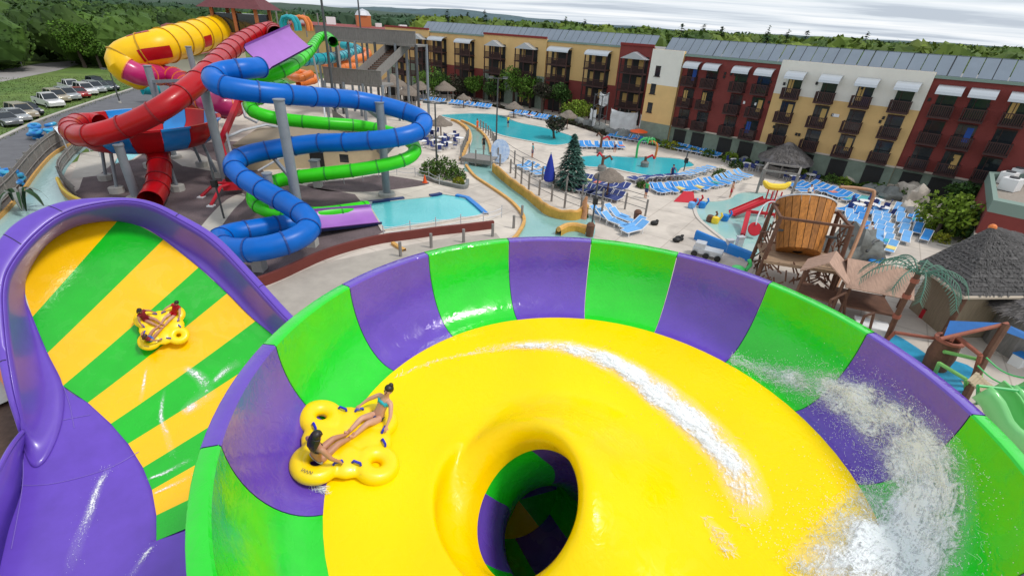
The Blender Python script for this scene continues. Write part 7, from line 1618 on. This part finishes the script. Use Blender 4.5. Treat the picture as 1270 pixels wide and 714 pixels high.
# ---------------------------------------------------------------- parked vehicles
def make_car(kind, paint):
    L_, Wd, prof, cab = dict(pickup=(5.8, 1.95, [(-2.9, .55), (-2.9, 1.12), (-.75, 1.12), (-.7, 1.15), (1.35, 1.12), (2.75, 1.0), (2.9, .8), (2.9, .45)], [(-.75, 1.12), (-.6, 1.82), (.75, 1.82), (1.45, 1.13)]),
        sedan=(4.7, 1.8, [(-2.35, .5), (-2.35, .98), (-1.5, 1.02), (1.0, 1.0), (2.2, .85), (2.35, .7), (2.35, .4)], [(-1.75, 1.0), (-1.05, 1.45), (.35, 1.45), (1.15, 1.0)]),
        suv=(4.8, 1.9, [(-2.4, .5), (-2.4, 1.1), (-1.5, 1.15), (1.0, 1.12), (2.2, 1.0), (2.4, .85), (2.4, .45)], [(-2.3, 1.1), (-2.1, 1.75), (.4, 1.75), (1.2, 1.12)]))[kind]
    t = thing('parked_car' if kind != 'pickup' else 'pickup_truck', 'x', 'car' if kind != 'pickup' else 'pickup truck')
    def extr(prof, w0, w1, mb):
        n_ = len(prof); zs = [p[1] for p in prof]; z0, z1 = min(zs), max(zs)
        vs_ = []
        for s_ in (-1, 1):
            for (x, z) in prof: vs_.append(Vector((x, s_*(w0+(w1-w0)*(z-z0)/(z1-z0))/2, z)))
        return mb.add(vs_, [tuple(range(n_)), tuple(range(2*n_-1, n_-1, -1))]+[(i, n_+i, n_+(i+1) % n_, (i+1) % n_) for i in range(n_)])
    base = [(prof[0][0], .32)]+prof+[(prof[-1][0], .32)]
    ob = extr(base, Wd, Wd*.94, MB()).build('body', paint, t); bv = ob.modifiers.new('b', 'BEVEL'); bv.width = .08; bv.segments = 2; ob.data.shade_smooth(); ob.data.set_sharp_from_angle(angle=radians(35))
    ob = extr(cab, Wd*.93, Wd*.74, MB()).build('windows', M['glass'], t)
    rf = [(cab[1][0]+.02, cab[1][1]), (cab[2][0]-.02, cab[2][1])]; MB().box(((rf[0][0]+rf[1][0])/2, 0, cab[1][1]+.02), (rf[1][0]-rf[0][0]+.08, Wd*.76, .07)).build('roof', paint, t)
    for s_ in (-1, 1):
        for (a, b) in ((cab[0], cab[1]), (cab[3], cab[2]), ((sum(q[0] for q in cab)/4, cab[0][1]), (sum(q[0] for q in cab)/4, cab[1][1]))): MB().bar((a[0], s_*Wd*.455, a[1]), (b[0], s_*Wd*.375, b[1]), .08).build('pillar', paint, t)
    if kind == 'pickup': MB().box((-1.83, 0, 1.13), (2.0, Wd*.8, .03)).build('load_bed', M['black'], t)
    for x in (-L_*.31, L_*.31):
        for s_ in (-1, 1):
            w_ = MB().lathe([(0, -.12), (.36, -.12), (.38, 0), (.36, .12), (0, .12)], (x, s_*(Wd/2-.1), .37), 16, R=Matrix.Rotation(pi/2, 3, 'X')).build('wheel', M['rubber'], t, smooth=True); MB().lathe([(0, .13), (.22, .13)], (x, s_*(Wd/2-.1), .37), 12, R=Matrix.Rotation(-s_*pi/2, 3, 'X')).build('rim', M['galv'], w_)
    for s_ in (-1, 1): MB().box((prof[-1][0]-.02, s_*.65, .72), (.1, .35, .16)).build('headlight', M['white'], t); MB().box((prof[0][0]+.02, s_*.75, .85), (.08, .2, .2)).build('tail_light', M['rplastic'], t)
    return t
def cp(n_, c): return mat(n_, c, .25, metal=.2, coat=.5)
PA = dict(white=cp('white_car_paint', (.7, .7, .7)), silver=cp('silver_car_paint', (.35, .37, .38)), grey=cp('grey_car_paint', (.13, .14, .15)), red=cp('red_car_paint', (.3, .012, .012)), dark=cp('dark_car_paint', (.03, .035, .05)), beige=cp('beige_car_paint', (.4, .35, .26)), green=cp('green_grey_car_paint', (.12, .16, .15)))
pos = [('sedan', 'grey', 9, 155, 'dark grey sedan nearest the left picture edge'), ('sedan', 'silver', 21, 150, 'silver sedan second from the left edge'), ('suv', 'beige', 30, 146, 'beige estate car at the end of the left group'), ('sedan', 'dark', 37, 142, 'dark sedan on the far side of the left group'),
 ('pickup', 'white', 62, 131.5, 'large white pickup truck with long bed parked alone in front'), ('suv', 'beige', 73, 126, 'beige brown van behind the white pickup'), ('suv', 'silver', 86, 123.5, 'silver estate car next to the red car'), ('sedan', 'red', 99, 120.5, 'dark red car in the middle of the row'), ('suv', 'white', 108, 117, 'white off road car right behind the red one'), ('pickup', 'white', 90, 113, 'small white pickup in the second row'), ('suv', 'silver', 119, 114.5, 'silver car before the dark ones'), ('sedan', 'green', 127, 112.5, 'green grey car second from the right end'), ('sedan', 'dark', 136, 111.5, 'dark blue car at the right end of the row'), ('suv', 'dark', 122, 108.5, 'dark car half hidden in the second row')]
for kd, pc, x, y, lab in pos:
    t = make_car(kd, PA[pc]); p = G(x, y); d = G(x+20, y+5.2)-p; t.location = p; t.rotation_euler = (0, 0, atan2(d.y, d.x)); t['label'] = lab; t['group'] = 'vehicles parked on the grass verge'
# road sign
b = G(18, 82); t = thing('road_sign', 'blue road sign on two posts at the pale road', 'sign', b); MB().box(b+Vector((0, 0, 3.0)), (3.2, .1, 2.2), .6).build('sign_panel', M['bplastic'], t)
for s_ in (-1, 1): MB().tube([b+Vector((s_*1.1, s_*.7, 0)), b+Vector((s_*1.1, s_*.7, 3))], .07, 6).build('post', M['galv'], t)
# inner tube stacks
def make_tube():
    t = MB().tube([Vector((.42*cos(q*pi/10), .42*sin(q*pi/10), .19)) for q in range(20)], .19, 8, closed=True).build('swim_tube', mat('blue_vinyl', (.02, .16, .5), .35, c2=(.05, .4, .6), n2=.7), smooth=True); t['category'] = 'swim tube'; return t
TB = Proto(make_tube); random.seed(71)
def tube_pile(cx, cy, n_, where, spread):
    c = G(cx, cy)
    for i in range(n_):
        a = random.random()*6.28; r = spread*random.random()**.5; z = .38*(i//4)
        o = TB.put(c+Vector((cos(a)*r, sin(a)*r, z)), a, 'blue swim tube, %s laid on the pile %s' % (ORD[i], where), 'piled blue swim tubes'); o.rotation_euler = (random.uniform(-.3, .3), random.uniform(-.3, .3), a)
tube_pile(10, 232, 16, 'behind the left plank fence', 1.3); tube_pile(58, 172, 14, 'beside the white canopy', 1.2)
p = G(86, 170); t = thing('white_canopy', 'sloping white canopy beside the striped bowl', 'canopy', p)
q = [G(66, 158, 1.8), G(98, 152, 3.0), G(112, 160, 2.8), G(78, 172, 1.6)]; MB().add(q, [(0, 1, 2, 3)]).build('canopy_cloth', M['tarp'], t).modifiers.new('s', 'SOLIDIFY').thickness = .05
for v in q: MB().tube([Vector((v.x, v.y, 0)), v], .06, 6).build('post', M['galv'], t)
# a few guests by the pools
def guest(px, py, label, top, bottom, rz=0, arm=.2):
    b = G(px, py); J = dict(pelvis=(0, 0, .95), spine=(0, 0, 1.12), chest=(0, 0, 1.3), neck=(0, 0, 1.46), head=(0, 0, 1.62), face=(0, -1, 0), shL=(.17, 0, 1.4), shR=(-.17, 0, 1.4), elL=(.22+arm, .02, 1.15), elR=(-.25, .0, 1.12), wrL=(.24+arm, -.12, .95), wrR=(-.27, -.1, .9), hipL=(.09, 0, .9), hipR=(-.09, 0, .9), knL=(.1, -.03, .5), knR=(-.1, .02, .5), anL=(.1, .02, .08), anR=(-.1, .04, .08), toL=(.11, -.14, .04), toR=(-.11, -.12, .04))
    J = {k: Vector(v) for k, v in J.items()}
    return person(b, Matrix.Rotation(rz, 3, 'Z'), J, label, 'skin', 'short', 'hair', [('shirt', top, torso_between(J['spine']-Vector((0, 0, .12)), J['neck'], .21)), ('shorts', bottom, torso_between((0, 0, .62), (0, 0, 1.04), .25))], scale=1.0)
guest(582, 131.5, 'person in white standing among the loungers behind the main pool', 'white', 'white')
guest(520, 176, 'person in red shirt among the snack terrace tables', 'rplastic', 'nav', 2); guest(630, 158, 'person in yellow shirt at the near edge of the main pool', 'yplastic', 'nav', .7); guest(800, 246, 'person in green shirt crossing the open deck', 'gplastic', 'nav', 2.2); guest(1000, 250, 'person in white shirt behind the big bucket loungers', 'white', 'black', .2)
guest(832, 224, 'person in dark blue standing beside the navy loungers', 'nav', 'nav', .3); guest(905, 246, 'person in red shorts at the top corner of the wading pool', 'skin', 'rplastic', 1); guest(1072, 300, 'person in white shirt walking between the terrace loungers', 'white', 'nav', 2); guest(660, 196, 'person in teal on the deck by the main pool', 'teal', 'nav', 1.2); guest(600, 186, 'person in dark swimwear at the river bank fence', 'black', 'black', .4)
guest(762, 189, 'person in white shirt standing behind the kidney pool row', 'white', 'nav', .5)
guest(592, 163, 'person in an orange shirt at the rock rim of the main pool', 'orangeplastic', 'orangeplastic', 1)
guest(768, 153, 'person in a yellow safety vest beside the scaffold', 'yplastic', 'nav', 0); guest(795, 156, 'person in yellow safety vest near the cream tower', 'yplastic', 'black', .6)
